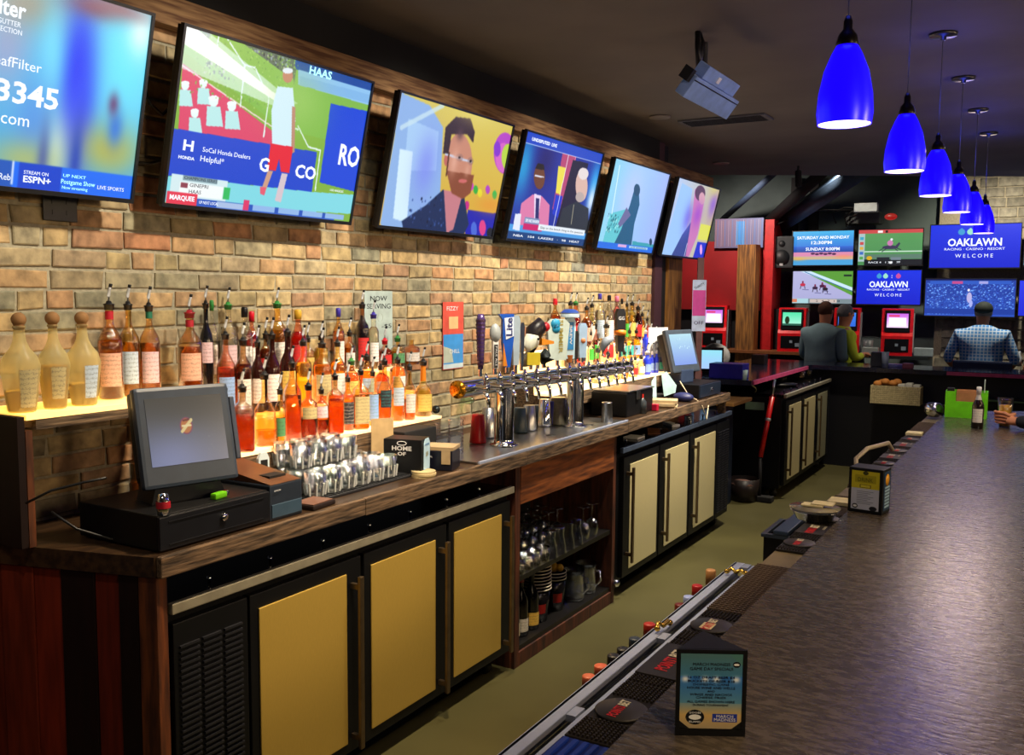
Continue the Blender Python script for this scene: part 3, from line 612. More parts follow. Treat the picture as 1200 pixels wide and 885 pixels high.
p.rect(0, 0, 1, .1, '#2348c0'); p.rect(0, .1, 1, .108, '#e8f0ff'); p.rect(0, .86, 1, .93, '#4a9ae0'); p.rect(0, .93, 1, 1, '#15407a'); p.rect(.17, .84, .4, .9, '#c8206a'); p.rect(.35, .83, .98, .89, '#e4ecf4'); p.rect(.17, .78, .35, .84, '#8090b8'); p.poly([(605, 250), (612, 250), (610, 270), (602, 268)], '#dfe4f4'); p.blur(1)
t = wall_tv(3, 'tilted screen showing two seated studio guests, one in a pink jacket', p)
tvt(t, 'UNDISPUTED  LIVE', .22, .055, .3, .03, WT, .001); tvt(t, 'SKIP AND SHANNON', .26, .81, .16, .03, WT); tvt(t, 'Skip to the bench thing in the question', .66, .86, .58, .022, NAVT); tvt(t, 'NBA   104   LAKERS   ·   98   HEAT', .5, .965, .85, .022, WT)
# 5: dark figure on pale screen
p = Pic(col='#9fc4ee'); p.f = wall_uv(4); p.grad('#8fd4ee', '#a0b4f4', 'h'); p.soft((740, 230), .2, .4, '#c0c8fa', .7)
p.poly([(716, 250), (735, 245), (728, 300), (704, 296)], '#5fc4d0'); p.specks((.08, .6, .3, .8), ['#2a7a88', '#9fe8e8', '#3a8a98', '#1c5a6a'], 90, 5)
p.poly([(716, 294), (729, 268), (739, 240), (744, 222), (749, 219), (750, 240), (744, 262), (739, 298)], '#17597e'); p.ell((747, 223), 3.6, 7, '#14486a'); p.poly([(735, 243), (725, 262), (728, 266), (740, 252)], '#6a6a98')
p.poly([(742, 282), (772, 287), (769, 300), (740, 297)], '#3aa0b0'); p.ell((763, 283), 1.6, 4, '#23405a'); p.rect(0, .93, 1, 1, '#1f6ce0'); p.rect(.35, .935, .5, .965, '#d8a8d8'); p.rect(.55, .94, .9, .965, '#a8d4f4'); p.line((727, 195), (718, 250), 2, '#d8f6ff'); p.blur(1)
t = wall_tv(4, 'tilted screen showing a dark figure against a pale blue ground', p)
tvt(t, 'LOS ANGELES', .72, .955, .3, .02, NAVT)
# 6
p = Pic(col='#a8a4c8'); p.f = wall_uv(5); p.grad('#b4c8ec', '#c8b88c', 'h'); p.poly([(800, 215), (812, 222), (800, 300), (776, 300)], '#9cc4f4'); p.poly([(800, 275), (812, 258), (806, 302), (786, 302)], '#3a4a8c'); p.soft((807, 255), .1, .2, '#7a6ae0', .8)
p.poly([(815, 222), (825, 220), (826, 235), (818, 275), (808, 300), (804, 300), (812, 250)], '#c87ab0'); p.ell((821, 227), 6, 9, '#5a3a4a'); p.ell((823, 233), 3.5, 7, '#d4a0a8'); p.soft((818, 252), .1, .16, '#a050c8', .8); p.soft((836, 240), .1, .2, '#8a5ad0', .8); p.soft((838, 222), .12, .1, '#d0c870', .8)
p.poly([(822, 262), (834, 265), (831, 282), (818, 280)], '#dcdc50'); p.poly([(818, 283), (832, 285), (828, 305), (812, 303)], '#2a34c4'); p.ell((822, 292), 1.5, 6, '#e8a0e0'); p.line((806, 285), (802, 302), 1.5, '#e8e4f4'); p.blur(2)
wall_tv(5, 'tilted screen past the end of the brick wall showing a woman and bright colours', p, .85)
# socket box under the first screen
o = obj('socket_plate', MB().box(-.06, -.004, -.045, .06, .0, .045, bev=.003).box(-.03, -.006, .01, -.02, -.003, .025).box(.02, -.006, .01, .03, -.003, .025).box(-.03, -.006, -.025, -.02, -.003, -.01).box(.02, -.006, -.025, .03, -.003, -.01), mat('socket_grey', C('#3a3b3a'), .5), None, (WX + .006, y_at(70, WX, 2.045), 2.045), PI / 2)
o.location = at(70, 243, x=WX + .008); tag(o, 'dark grey four-hole socket plate on the bricks below the first screen', 'socket')
# cables behind the screens
m_cab_ = mat('cable_black', C('#0a0a0b'), .5)
for i, pts in enumerate((((170, 107), (176, 122), (190, 135), (197, 128)), ((290, 42), (300, 36), (322, 44), (330, 55)), ((157, 190), (175, 192), (193, 187)), ((548, 122), (556, 120), (572, 140)), ((700, 245), (694, 265), (700, 282)))):
    o = obj('cable', MB().tube([at(*q, x=WX + .03 + .02 * (k % 2)) for k, q in enumerate(pts)], .006, 6), m_cab_)
    tag(o, ('black cable hanging beside the first screen', 'black cable looping over the tennis screen', 'black cable low between the first two screens', 'black cable above the bearded man screen', 'black cable between the two far wall screens')[i], 'cable')
# ================================================================= BOTTLES
def prof(kind, r, h):
    """outer outline (radius, height) to the lip, without the stopper"""
    P = {'round': [(.86, 0), (1, .02), (1, .60), (.93, .66), (.62, .73), (.36, .79), (.3, .84), (.3, .97), (.36, .975), (.36, 1)],
         'tall': [(.86, 0), (1, .015), (1, .64), (.9, .70), (.5, .77), (.36, .82), (.33, .97), (.4, .975), (.4, 1)],
         'squat': [(.9, 0), (1, .03), (1, .62), (.9, .70), (.45, .77), (.3, .80), (.28, .96), (.36, .97), (.36, 1)],
         'wine': [(.86, 0), (1, .015), (1, .56), (.85, .64), (.45, .74), (.34, .80), (.33, .97), (.38, .975), (.38, 1)],
         'taper': [(.8, 0), (.9, .02), (1, .55), (.8, .63), (.42, .72), (.34, .78), (.3, .97), (.38, .975), (.38, 1)],
         'bell': [(.66, 0), (.72, .02), (.84, .22), (.98, .46), (1, .54), (.86, .64), (.5, .74), (.34, .82), (.29, .9), (.28, .97), (.34, .975), (.34, 1)],
         'slim': [(.88, 0), (1, .015), (1, .70), (.8, .76), (.48, .80), (.44, .97), (.5, .975), (.5, 1)],
         'flask': [(.85, 0), (1, .03), (1.04, .3), (.98, .5), (.6, .62), (.34, .68), (.3, .72), (.28, .97), (.38, .975), (.38, 1)],
         'long': [(.85, 0), (1, .02), (1, .42), (.8, .52), (.42, .6), (.3, .66), (.26, .96), (.36, .97), (.36, 1)]}[kind]
    return [(a * r, b * h) for a, b in P]
def rad_at(pr, z):
    for (r0, z0), (r1, z1) in zip(pr, pr[1:]):
        if z0 <= z <= z1 and z1 > z0: return r0 + (r1 - r0) * (z - z0) / (z1 - z0)
    return pr[-1][0]
def cut(pr, za, zb, inset=0.):
    out = [(max(.001, rad_at(pr, za) - inset), za)] + [(max(.001, r - inset), z) for r, z in pr if za < z < zb] + [(max(.001, rad_at(pr, zb) - inset), zb)]
    return out
def liquid(col, dark=False):
    return mat('liquor', tuple(x ** .88 for x in C(col)), .08, trans=.0 if dark else .92, ior=1.25, var=.04, emit=None)
def label_mat(col, ink='#3a3a3a'):
    key = ('lab', col, ink)
    if key in _M: return _M[key]
    m = bpy.data.materials.new('bottle_label_paper'); _M[key] = m; m.use_nodes = True; n = m.node_tree.nodes; L = m.node_tree.links; b = n['Principled BSDF']
    tc = n.new('ShaderNodeTexCoord'); w = n.new('ShaderNodeTexWave'); w.bands_direction = 'Z'; w.inputs['Scale'].default_value = 22; w.inputs['Distortion'].default_value = 6; w.inputs['Detail'].default_value = 3; w.inputs['Detail Scale'].default_value = 9
    L.new(tc.outputs['Object'], w.inputs['Vector']); r = n.new('ShaderNodeValToRGB'); L.new(w.outputs['Fac'], r.inputs[0])
    r.color_ramp.elements[0].position = .04; r.color_ramp.elements[0].color = (*[.45 * u + .55 * v for u, v in zip(C(ink), C(col))], 1); r.color_ramp.elements[1].position = .22; r.color_ramp.elements[1].color = (*C(col), 1)
    L.new(r.outputs[0], b.inputs['Base Color']); b.inputs['Roughness'].default_value = .6
    b.inputs['Emission Color'].default_value = (0, 0, 0, 1)
    return m
def patch(pr, za, zb, ang, off=.0012, sq=0, seg=24, n=8):
    mb = MB(); rings = []
    for z in (za, (za + zb) / 2, zb):
        r = rad_at(pr, z) + off; ring = []
        for k in range(n + 1):
            a = -PI / 2 - ang / 2 + ang * k / n
            ca, sa = math.cos(a), math.sin(a); q = (abs(ca) ** (2 + sq * 6) + abs(sa) ** (2 + sq * 6)) ** (-1 / (2 + sq * 6)) if sq else 1
            ring.append(mb.b.verts.new((r * q * ca, r * q * sa, z)))
        rings.append(ring)
    for A, B in zip(rings, rings[1:]):
        for k in range(n): f = mb.b.faces.new((A[k], A[k + 1], B[k + 1], B[k])); f.smooth = True
    return mb
NAME = {}
def frost():
    m = bpy.data.materials.new('frosted_glass'); m.use_nodes = True; n = m.node_tree.nodes; L = m.node_tree.links; b = n['Principled BSDF']
    b.inputs['Base Color'].default_value = (*C('#f0e6b0'), 1); b.inputs['Roughness'].default_value = .35
    t = n.new('ShaderNodeBsdfTranslucent'); t.inputs[0].default_value = (*C('#fff2c0'), 1); tr = n.new('ShaderNodeBsdfTransparent'); tr.inputs[0].default_value = (.95, .9, .7, 1)
    m1 = n.new('ShaderNodeMixShader'); m1.inputs[0].default_value = .7; L.new(t.outputs[0], m1.inputs[1]); L.new(tr.outputs[0], m1.inputs[2])
    m2 = n.new('ShaderNodeMixShader'); m2.inputs[0].default_value = .18; L.new(m1.outputs[0], m2.inputs[1]); L.new(b.outputs[0], m2.inputs[2]); L.new(m2.outputs[0], n['Material Output'].inputs[0])
    return m
FROST = frost()
def bottle(kind, r, h, liq, fill, lab, cap, label, loc, rz=.95, lab_z=(.14, .5), frosted=False, sq=0, lab_a=1.75, group=None, cat='bottle', band=None, ink='#3a3a3a', name='liquor_bottle'):
    """faces local -y, turned by rz toward the aisle"""
    t = thing(name, label, cat, loc, rz, group); pr = prof(kind, r, h)
    top = pr[-1]
    if frosted: g = FROST
    elif liq and liq[0] == '#' and fill < 2: g = thin_glass('bottle_glass', tuple(round(a_ + (1 - a_) * q ** .7, 3) for a_, q in zip((.62, .5, .34), C(liq))), .03, 1.1)
    else: g = CLEAR
    seg = 16 if sq == 0 else 24
    if liq and fill > 0 and fill < 2:
        zb = .015 * h; zt = h * fill
        inner = cut(pr, zb, zt, .0025); inner = [(0, zb)] + inner + [(0, zt)]
        lm = liquid(liq) if liq[0] == '#' else None
        obj('liquor', MB().lathe(inner, seg, sq=sq), lm, t)
    if fill >= 2: g = mat('dark_glass', C(liq), .12, coat=.3)           # opaque bottle
    obj('glass', MB().lathe([(0, 0)] + pr, seg, sq=sq), g, t)
    if lab: obj('label', patch(pr, lab_z[0] * h, lab_z[1] * h, lab_a, sq=sq), label_mat(lab, ink), t)
    if band: obj('neck_label', patch(pr, band[1] * h, band[2] * h, 2 * PI - .01, n=14), plastic(band[0], .5), t)
    if cap == 'ball':
        obj('stopper', MB().lathe([(0, h - .012), (top[0] * .8, h - .012), (top[0] * .8, h + .004)], 12).ball((0, 0, h + .018), .021), mat('cork_ball', C('#8a6238'), .8, bump=.3), t)
    elif cap and cap.startswith('pour'):
        c_ = cap[4:] or '#111114'
        obj('pourer_collar', MB().lathe([(0, h - .012), (top[0] * 1.08, h - .012), (top[0] * 1.12, h + .004), (top[0] * 1.3, h + .005), (top[0] * 1.3, h + .008), (top[0] * .7, h + .010), (top[0] * .55, h + .018), (0, h + .018)], 12), plastic(c_, .4), t)
        obj('spout', MB().tube([(0, 0, h + .015), (0, 0, h + .035), (.003, -.003, h + .055), (.006, -.005, h + .066)], [.0062, .0055, .005, .0045], 8), mat('pour_steel', C('#d0d2d4'), .25, .35), t)
        obj('spout_tip', MB().tube([(.006, -.005, h + .064), (.0075, -.006, h + .074)], .0055, 8), BLACKM, t)
    elif cap:
        obj('cap', MB().lathe([(0, h - .03), (top[0] * 1.1, h - .03), (top[0] * 1.12, h + .004), (top[0] * .9, h + .01), (0, h + .011)], 14), plastic(cap, .35), t)
    return t
COLN = {'#c26c14': 'amber', '#8a4014': 'dark red-brown', '#bc6414': 'red-amber', '#eaa41c': 'golden', '#f6d050': 'yellow', '#fbe9b0': 'pale straw', '#f4ede0': 'clear', '#de8a26': 'orange-amber', '#2a0d08': 'near-black', '#d81e10': 'bright red', '#8e1050': 'magenta', '#2438d8': 'cobalt blue', '#f8b020': 'orange-yellow', '#e86a4a': 'coral', '#101014': 'black', '#f2a0b0': 'pink', '#4a1210': 'maroon', '#e8d8c0': 'milky'}
CAPN = {'#c8102a': 'red cap', '#2f7d3a': 'green cap', '#3a2f9a': 'violet cap', '#111114': 'black cap', '#c89a30': 'gold cap', '#d8d8dc': 'white cap', '#e87aa0': 'pink cap', 'ball': 'cork ball stopper', '#2440c8': 'blue cap'}
LABN = {'#ded6cc': 'cream', '#d8a890': 'peach', '#8aa8d8': 'pale blue', '#222228': 'black', '#b8a878': 'tan', '#d8b8c0': 'pinkish', '#4f8a5a': 'green', '#e0c060': 'yellow', '#b8c8d8': 'grey-blue', '#e8e4e0': 'white', '#c82020': 'red', '#3fae3a': 'bright green', '#3aa8a0': 'teal', None: 'no'}
KW = {'flask': 1.05}
TX = {0: -2.553, 1: -2.663, 2: -2.775}
KN = {'round': 'round-shouldered', 'tall': 'tall', 'squat': 'squat square', 'wine': 'wine-shaped', 'taper': 'tapered', 'bell': 'bell', 'slim': 'slim', 'flask': 'wide-bodied', 'long': 'long-necked'}
ROWN = ('front tier', 'middle tier', 'top tier')
used = {}
def blabel(kind, liq, lab, cap, row, where, solid):
    cn = (CAPN.get(cap) or 'pourer') if cap else 'open neck'
    if cap and cap.startswith('pour'): cn = 'steel pourer' if cap == 'pour' else {'#c8102a': 'red', '#2f7d3a': 'green', '#3a2f9a': 'violet', '#2440c8': 'blue', '#d8d8dc': 'white', '#8a1020': 'dark red', '#e87aa0': 'pink'}.get(cap[4:], 'coloured') + ' pourer'
    s = '%s %s bottle, %s label, %s, %s' % (KN[kind], COLN.get(liq, 'tinted'), LABN.get(lab, 'pale'), cn, where)
    w = s.split()
    if s in used:
        used[s] += 1; k = used[s]
        s = s.replace(' bottle', (' bottle', ' bottle fuller', ' bottle')[0]) + (', second' if k == 2 else ', third' if k == 3 else ', fourth')
    else: used[s] = 1
    return s
def rowb(tier, zone, items, group):
    """items: (px, top py, kind, radius, liquid, fill, label colour, cap, opts)"""
    items = sorted(items, key=lambda i: i[0]); z0 = T[tier][2] if zone != 'high' else CZ + .39; pos = []
    for i, it in enumerate(items):
        o = it[8] if len(it) > 8 else {}; x = o.get('x', TX[tier] if zone != 'high' else -2.72) + ((-.012, .012)[i % 2] if tier == 0 or 'x' not in o else 0)
        pos.append((x, y_at(it[0], x, z0)))
    rr = [it[3] for it in items]
    for _ in range(8):
        for i in range(len(items)):
            for j in range(i + 1, min(i + 4, len(items))):
                d = math.hypot(pos[i][0] - pos[j][0], pos[i][1] - pos[j][1]) * .985
                if rr[i] * KW.get(items[i][2], 1) + rr[j] * KW.get(items[j][2], 1) > d:
                    q = d / (rr[i] + rr[j]) / max(KW.get(items[i][2], 1), KW.get(items[j][2], 1)); rr[i] *= max(q, .93); rr[j] *= max(q, .93)
    for i, it in enumerate(items):
        px, py, kind, r, liq, fill, lab, cap = it[:8]; o = it[8] if len(it) > 8 else {}
        r = rr[i]; x = pos[i][0]; z = z0
        z += .0005
        y = y_at(px, x, z); ht = at(px, py, x=x).z - z
        ex = .073 if (cap or '').startswith('pour') else .039 if cap == 'ball' else .01 if cap else 0
        h = max(.12, ht - ex)
        op = {k: v for k, v in o.items() if k in ('frosted', 'lab_a', 'sq', 'lab_z', 'band', 'ink', 'rz')}
        if zone == 'high': where = 'on the high shelf'
        elif zone == 'near': where = ROWN[tier] + (' near the screen' if px < 330 else ' mid-shelf' if px < 420 else ' far end')
        else: where = ROWN[tier] + (' behind the taps' if px < 720 else ' by the far terminal')
        bottle(kind, r, h, liq, fill, lab, cap, o.get('label') or blabel(kind, liq, lab, cap, tier, where, 0), (x, y, z), group=group, **{**dict(rz=.95), **op})
G1, G2, G3, G4, G5 = 'bottles on the high shelf', 'bottles on the front tier of the near shelf', 'bottles on the middle tier of the near shelf', 'bottles on the top tier of the near shelf', 'bottles on the far stepped shelf'
A, DR, RA, GO, YE, PS, CL, OA, NB = '#c26c14', '#8a4014', '#bc6414', '#eaa41c', '#f6d050', '#fbe9b0', '#f4ede0', '#de8a26', '#2a0d08'
rowb(2, 'high', [
 (26, 366, 'bell', .062, PS, .26, '#b8a878', 'ball', dict(frosted=True, x=-2.63, lab_a=1.1, rz=1.5, lab_z=(.06, .5), label='frosted bell bottle with green sprig on its label and cork ball stopper')),
 (65, 365, 'bell', .062, YE, .52, '#b8a878', 'ball', dict(frosted=True, x=-2.63, lab_a=1.0, rz=1.3, lab_z=(.12, .5), label='frosted bell bottle with yellow half-full liquid between two paler bell bottles')),
 (99, 365, 'bell', .062, PS, .28, '#b8c8d8', 'ball', dict(frosted=True, x=-2.63, lab_a=.9, rz=1.5, lab_z=(.1, .5), label='frosted bell bottle with pale blue label beside the amber bottles')),
 (131, 333, 'round', .04, OA, .64, '#d8a890', 'pour', dict(band=('#b01828', .86, .95), label='amber bottle with peach label and red neck band beside the bell bottles')),
 (153, 334, 'round', .037, GO, .60, '#b8c8d8', 'pour', dict(label='golden bottle with blue and grey label between two amber bottles')),
 (177, 336, 'round', .037, OA, .60, '#d8b8c0', 'pour', dict(band=('#1f6a50', .88, .97), label='amber bottle with pinkish label and green neck above the screen corner')),
 (224, 345, 'round', .043, OA, .58, '#d8a890', 'pour#8a1020', dict(band=('#a01828', .84, .93), x=-2.7, label='amber bottle with peach label and red neck rising behind the point-of-sale screen'))], G1)
rowb(2, 'near', [
 (243, 335, 'wine', .045, '#101014', 2, '#d8b8c0', 'pour', dict(lab_z=(.3, .55), x=-2.75)),
 (250, 352, 'round', .036, CL, .5, '#ded6cc', '#2f7d3a'), (269, 337, 'round', .038, CL, .6, '#d8b8c0', 'pour#2f7d3a'),
 (288, 360, 'tall', .036, CL, .5, '#e8e4e0', '#111114'), (296, 365, 'round', .04, '#d81e10', .74, '#e8e4e0', '#c8102a'),
 (312, 372, 'round', .036, RA, .7, '#c82020', 'pour'), (326, 337, 'tall', .037, GO, .66, '#ded6cc', 'pour#2f7d3a'), (350, 363, 'wine', .037, '#d81e10', .7, '#c82020', '#c89a30'),
 (361, 378, 'round', .036, GO, .7, '#e0c060', 'pour'), (377, 376, 'squat', .04, YE, .72, None, 'pour'), (397, 361, 'round', .037, OA, .66, '#ded6cc', '#3a2f9a'),
 (410, 372, 'tall', .034, OA, .62, '#ded6cc', 'pour'), (425, 340, 'tall', .037, '#4a1210', .85, '#c82020', 'pour'), (438, 352, 'slim', .03, '#e8d8c0', .8, '#e8e4e0', 'pour#3a2f9a'),
 (451, 389, 'round', .034, '#e86a4a', .7, '#c82020', 'pour#c8102a'), (466, 380, 'round', .036, GO, .55, '#4f8a5a', 'pour#2f7d3a'), (482, 413, 'squat', .043, GO, .8, '#ded6cc', None)], G4)
rowb(1, 'near', [
 (266, 371, 'round', .04, '#e86a4a', .62, '#8aa8d8', 'pour'), (286, 378, 'tall', .036, DR, .7, '#ded6cc', 'pour'), (303, 381, 'round', .038, NB, 2, '#ded6cc', 'pour', dict(ink='#6a1a14')),
 (320, 372, 'wine', .042, NB, 2, '#e8e4e0', 'pour', dict(ink='#c82020')), (338, 369, 'wine', .042, NB, 2, '#e0c060', 'pour'), (356, 381, 'squat', .044, YE, .7, None, 'pour'),
 (378, 384, 'squat', .044, GO, .66, '#b8a878', 'pour'), (396, 383, 'round', .036, GO, .7, '#ded6cc', 'pour'), (412, 405, 'round', .038, OA, .7, '#e0c060', 'pour#2f7d3a'),
 (430, 400, 'tall', .034, GO, .66, '#b8c8d8', 'pour'), (447, 412, 'round', .036, OA, .8, '#d8a890', 'pour'), (466, 420, 'squat', .038, GO, .75, '#e8e4e0', None)], G3)
rowb(0, 'near', [
 (264, 455, 'squat', .034, '#d81e10', .7, '#c82020', 'pour', dict(label='small dark red square bottle half hidden by the point-of-sale screen')),
 (285, 432, 'squat', .047, DR, .62, None, 'pour', dict(sq=1, label='square decanter of dark red-brown spirit at the near end of the front tier')),
 (311, 418, 'flask', .051, GO, .22, None, 'pour', dict(sq=.3, label='wide cut-glass decanter with a little golden spirit beside the square decanter')),
 (329, 436, 'slim', .027, YE, .5, '#4f8a5a', 'pour', dict(lab_z=(.15, .5))),
 (343, 405, 'round', .041, RA, .6, None, 'pour', dict(sq=.4)), (362, 432, 'squat', .044, DR, .42, '#b8a878', 'pour', dict(lab_z=(.4, .62))), (377, 437, 'squat', .036, DR, .34, '#d8b8c0', 'pour', dict(lab_z=(.4, .66))),
 (393, 421, 'squat', .041, RA, .68, None, 'pour', dict(sq=1, label='tall square bottle of red-amber spirit without label mid front tier')),
 (408, 424, 'round', .036, OA, .62, '#222228', 'pour', dict(ink='#b8b0a8', lab_z=(.12, .56), label='amber bottle with ornate black and silver label on the front tier')),
 (423, 416, 'squat', .042, GO, .6, '#b8a878', 'pour', dict(sq=.8, lab_z=(.1, .58), label='square bottle with broad tan label on the front tier')),
 (437, 418, 'round', .038, PS, .6, '#8aa8d8', 'pour', dict(lab_z=(.1, .6), ink='#4f8a5a', label='pale bottle with light blue and green label on the front tier')),
 (451, 405, 'taper', .045, OA, .5, '#222228', 'pour', dict(lab_z=(.28, .56), ink='#3a9aa0', label='amber tapered bottle with black and teal label on the front tier')),
 (466, 404, 'taper', .043, GO, .45, '#b8c8d8', 'pour', dict(lab_z=(.26, .56), label='golden tapered bottle with light blue label next to the teal-labelled one')),
 (480, 412, 'taper', .04, OA, .4, '#ded6cc', 'pour', dict(label='tapered amber bottle with cream label next but one to the shelf end')),
 (496, 407, 'long', .042, YE, .52, '#e0c060', 'pour', dict(band=('#d8780c', .66, .95), lab_z=(.1, .42), ink='#7a5a10', label='yellow-labelled bottle with long orange neck at the shelf end'))], G2)
# far stepped shelf behind and beyond the taps
rowb(2, 'far', [(650, 350, 'round', .037, RA, .7, '#c82020', '#c8102a'), (668, 343, 'tall', .035, OA, .7, '#ded6cc', 'pour'), (674, 343, 'slim', .032, '#d81e10', .8, '#c82020', 'pour#2f7d3a'), (687, 349, 'round', .037, OA, .75, '#d8a890', 'pour'),
 (693, 346, 'tall', .034, PS, .8, '#ded6cc', 'pour'), (702, 344, 'round', .035, CL, .7, '#b8c8d8', '#3a2f9a'), (713, 346, 'round', .036, CL, .7, '#e8e4e0', '#111114'), (722, 347, 'tall', .034, '#f2a0b0', .8, '#e8e4e0', '#e87aa0'),
 (728, 350, 'round', .036, CL, .7, '#ded6cc', '#111114'), (734, 346, 'slim', .03, YE, .7, '#3fae3a', 'pour'), (740, 345, 'slim', .03, YE, .7, '#e0c060', 'pour'), (747, 350, 'slim', .031, '#4a1210', .85, '#c82020', 'pour'), (752, 358, 'slim', .03, '#f8b020', .8, '#e0c060', 'pour'), (758, 364, 'round', .032, '#f2a0b0', .7, '#c82020', 'pour')], G5)
rowb(1, 'far', [(668, 378, 'round', .037, NB, 2, '#222228', '#111114', dict(ink='#888888')), (680, 380, 'tall', .036, '#d81e10', .6, '#222228', '#111114'), (692, 378, 'round', .038, CL, .6, '#3fae3a', 'pour'), (698, 379, 'round', .036, '#8e1050', .55, '#3fae3a', '#111114'), (710, 370, 'flask', .05, CL, .6, '#c82020', 'pour'),
 (729, 376, 'round', .034, GO, .6, '#3aa8a0', 'pour'), (737, 377, 'round', .034, YE, .6, '#3aa8a0', 'pour'), (745, 377, 'round', .033, '#f8b020', .7, '#8aa8d8', 'pour'),
 (756, 378, 'slim', .031, '#2438d8', 2, None, 'pour#d8d8dc', dict(label='first cobalt blue bottle on the middle tier by the white card')), (762, 378, 'slim', .031, '#2438d8', 2, None, 'pour#d8d8dc', dict(label='second cobalt blue bottle on the middle tier by the white card')),
 (768, 381, 'slim', .031, '#2438d8', 2, None, 'pour#d8d8dc', dict(label='third cobalt blue bottle on the middle tier by the white card'))], G5)
rowb(0, 'far', [(700, 398, 'flask', .044, '#d8d0b0', .5, '#ded6cc', 'pour'), (712, 402, 'round', .037, CL, .6, '#e0c060', 'pour'), (723, 400, 'round', .036, '#f8b020', .6, '#e0c060', 'pour'), (731, 401, 'round', .036, '#f8b020', .7, None, 'pour'), (738, 402, 'round', .033, YE, .6, '#e8e4e0', 'pour'),
 (744, 408, 'slim', .03, '#e8d8c0', .7, '#c82020', 'pour'), (751, 407, 'slim', .03, '#e8d8c0', .7, '#e8e4e0', 'pour'),
 (758, 402, 'slim', .033, '#2438d8', 2, '#8aa8d8', 'pour#d8d8dc', dict(ink='#2438d8', label='first of the cobalt blue bottles standing on the front tier')),
 (764, 402, 'slim', .033, '#2438d8', 2, '#8aa8d8', 'pour#d8d8dc', dict(ink='#2438d8', label='second of the cobalt blue bottles standing on the front tier')),
 (769, 401, 'slim', .031, '#2438d8', 2, '#8aa8d8', 'pour#d8d8dc', dict(ink='#2438d8', label='third of the cobalt blue bottles standing on the front tier')),
 (774, 402, 'slim', .029, '#1a2a50', 2, '#3aa8a0', 'pour', dict(label='last dark blue bottle at the far end of the front tier'))], G5)
# lettering on the frosted bottles
# ================================================================= BEER TAPS
tw = thing('beer_tower', 'long polished beer tower on two columns carrying the row of taps', 'beer tap', (-2.31, 3.48, CZ + .012), PI / 2)
TZ = .305                                              # rail height above the tray
obj('column', MB().lathe([(0, 0), (.07, 0), (.07, .006), (.05, .012), (.048, .03), (.048, TZ)], 24, c=(.40, 0, 0)), CHROME, tw)
obj('column', MB().lathe([(0, 0), (.07, 0), (.07, .006), (.05, .012), (.048, .03), (.048, TZ)], 24, c=(1.17, 0, 0)), CHROME, tw)
obj('cross_pipe', MB().cyl((0, 0, TZ), (1.86, 0, TZ - .02), .04, seg=24), CHROME, tw)
obj('end_cap', MB().cyl((-.012, 0, TZ), (0, 0, TZ), .041, seg=24).ball((-.01, 0, TZ), .035, .3), mat('brass_cap', C('#c8871e'), .2, .9), tw)
for k in range(15):
    x = .09 + k * .118; fz = TZ - k * .0012
    f = MB(); f.cyl((x, -.03, fz), (x, -.10, fz + .004), .016, seg=12); f.cyl((x, -.085, fz - .02), (x, -.088, fz + .045), .012, seg=10)
    f.tube([(x, -.088, fz - .015), (x, -.1, fz - .045), (x, -.105, fz - .085)], [.012, .009, .0075], 8); f.lathe([(.014, 0), (.016, .008), (.008, .018), (.006, .03)], 10, c=(x, -.088, fz + .04))
    obj('faucet', f, CHROME, tw)
tr = thing('drip_tray', 'wide flat steel drip tray under the beer tower', 'drip tray', (-2.17, 3.42, CZ), PI / 2)
obj('pan', MB().box(0, .0, .001, 1.62, .5, .010, bev=.002), STEEL, tr)
obj('front_lip', MB().box(0, -.014, .0005, 1.62, -.001, .014, bev=.003), mat('satin_steel_rim', C('#aab6d2'), .38, .45, var=.04), tr)
for k in range(3): obj('drain', MB().cyl((.42 + k * .45, .1, .0101), (.42 + k * .45, .1, .0115), .03, seg=16), mat('dark_hole', C('#141414'), .5), tr)
def hloc(px, x=-2.222): # top of the faucet lever nearest to this pixel
    z = CZ + .012 + TZ + .065; return Vector((x, y_at(px, x, z), z))
def handle(px, py, label, build, m, name='tap_handle', extra=()):
    p = hloc(px); h = at(px, py, x=p.x).z - p.z
    t = thing(name, label, 'tap handle', p, PI / 2 - .62, 'tap handles on the beer tower')
    obj('stem', MB().cyl((0, 0, -.005), (0, 0, h * .12 + .004), .009, seg=10), CHROME, t)
    obj('grip', build(h), m, t)
    for nm, mb, mm in extra: obj(nm, mb(h), mm, t)
    return t, h
def blade(w0, w1, th=.02):
    return lambda h: MB().prism([(-w0, h * .1), (w0, h * .1), (w1, h * .9), (w1 * .6, h), (-w1 * .6, h), (-w1, h * .9)], -th / 2, th / 2)
handle(563, 368, 'tall knobbly purple tap handle, first on the tower', lambda h: MB().tube([(0, 0, h * .1), (0, 0, h * .3), (0, 0, h * .6), (0, 0, h * .9), (0, 0, h)], [.012, .016, .019, .021, .014], 10), mat('purple_lacquer', C('#4a3568'), .25, .3, bump=.6, scale=60),
       extra=[('knob_rows', lambda h: MB().lathe([(.012 + .004 * (k % 2) + .008 * k / 24, h * (.15 + .032 * k)) for k in range(25)], 8), mat('plum_knobs', C('#3a2038'), .4))])
t, h = handle(580, 381, 'slim white and black tap handle with an oval badge', blade(.012, .014), plastic('#d8d8d4'), extra=[('oval_badge', lambda h: MB().lathe([(0, -.012), (.024, -.01), (.026, 0), (.024, .01), (0, .012)], 20, M=Matrix.Translation((0, 0, h * .83)) @ Matrix.Rotation(PI / 2, 4, 'X') @ Matrix.Diagonal((1, 1.7, 1, 1))), plastic('#9aa0a0')), ('black_strip', lambda h: MB().box(-.009, -.0135, h * .12, .009, -.010, h * .6), plastic('#101014'))])
text('PALE ALE', .09, .008, WHITEP, t, (0, -.0145, h * .36), (PI / 2, PI / 2, 0))
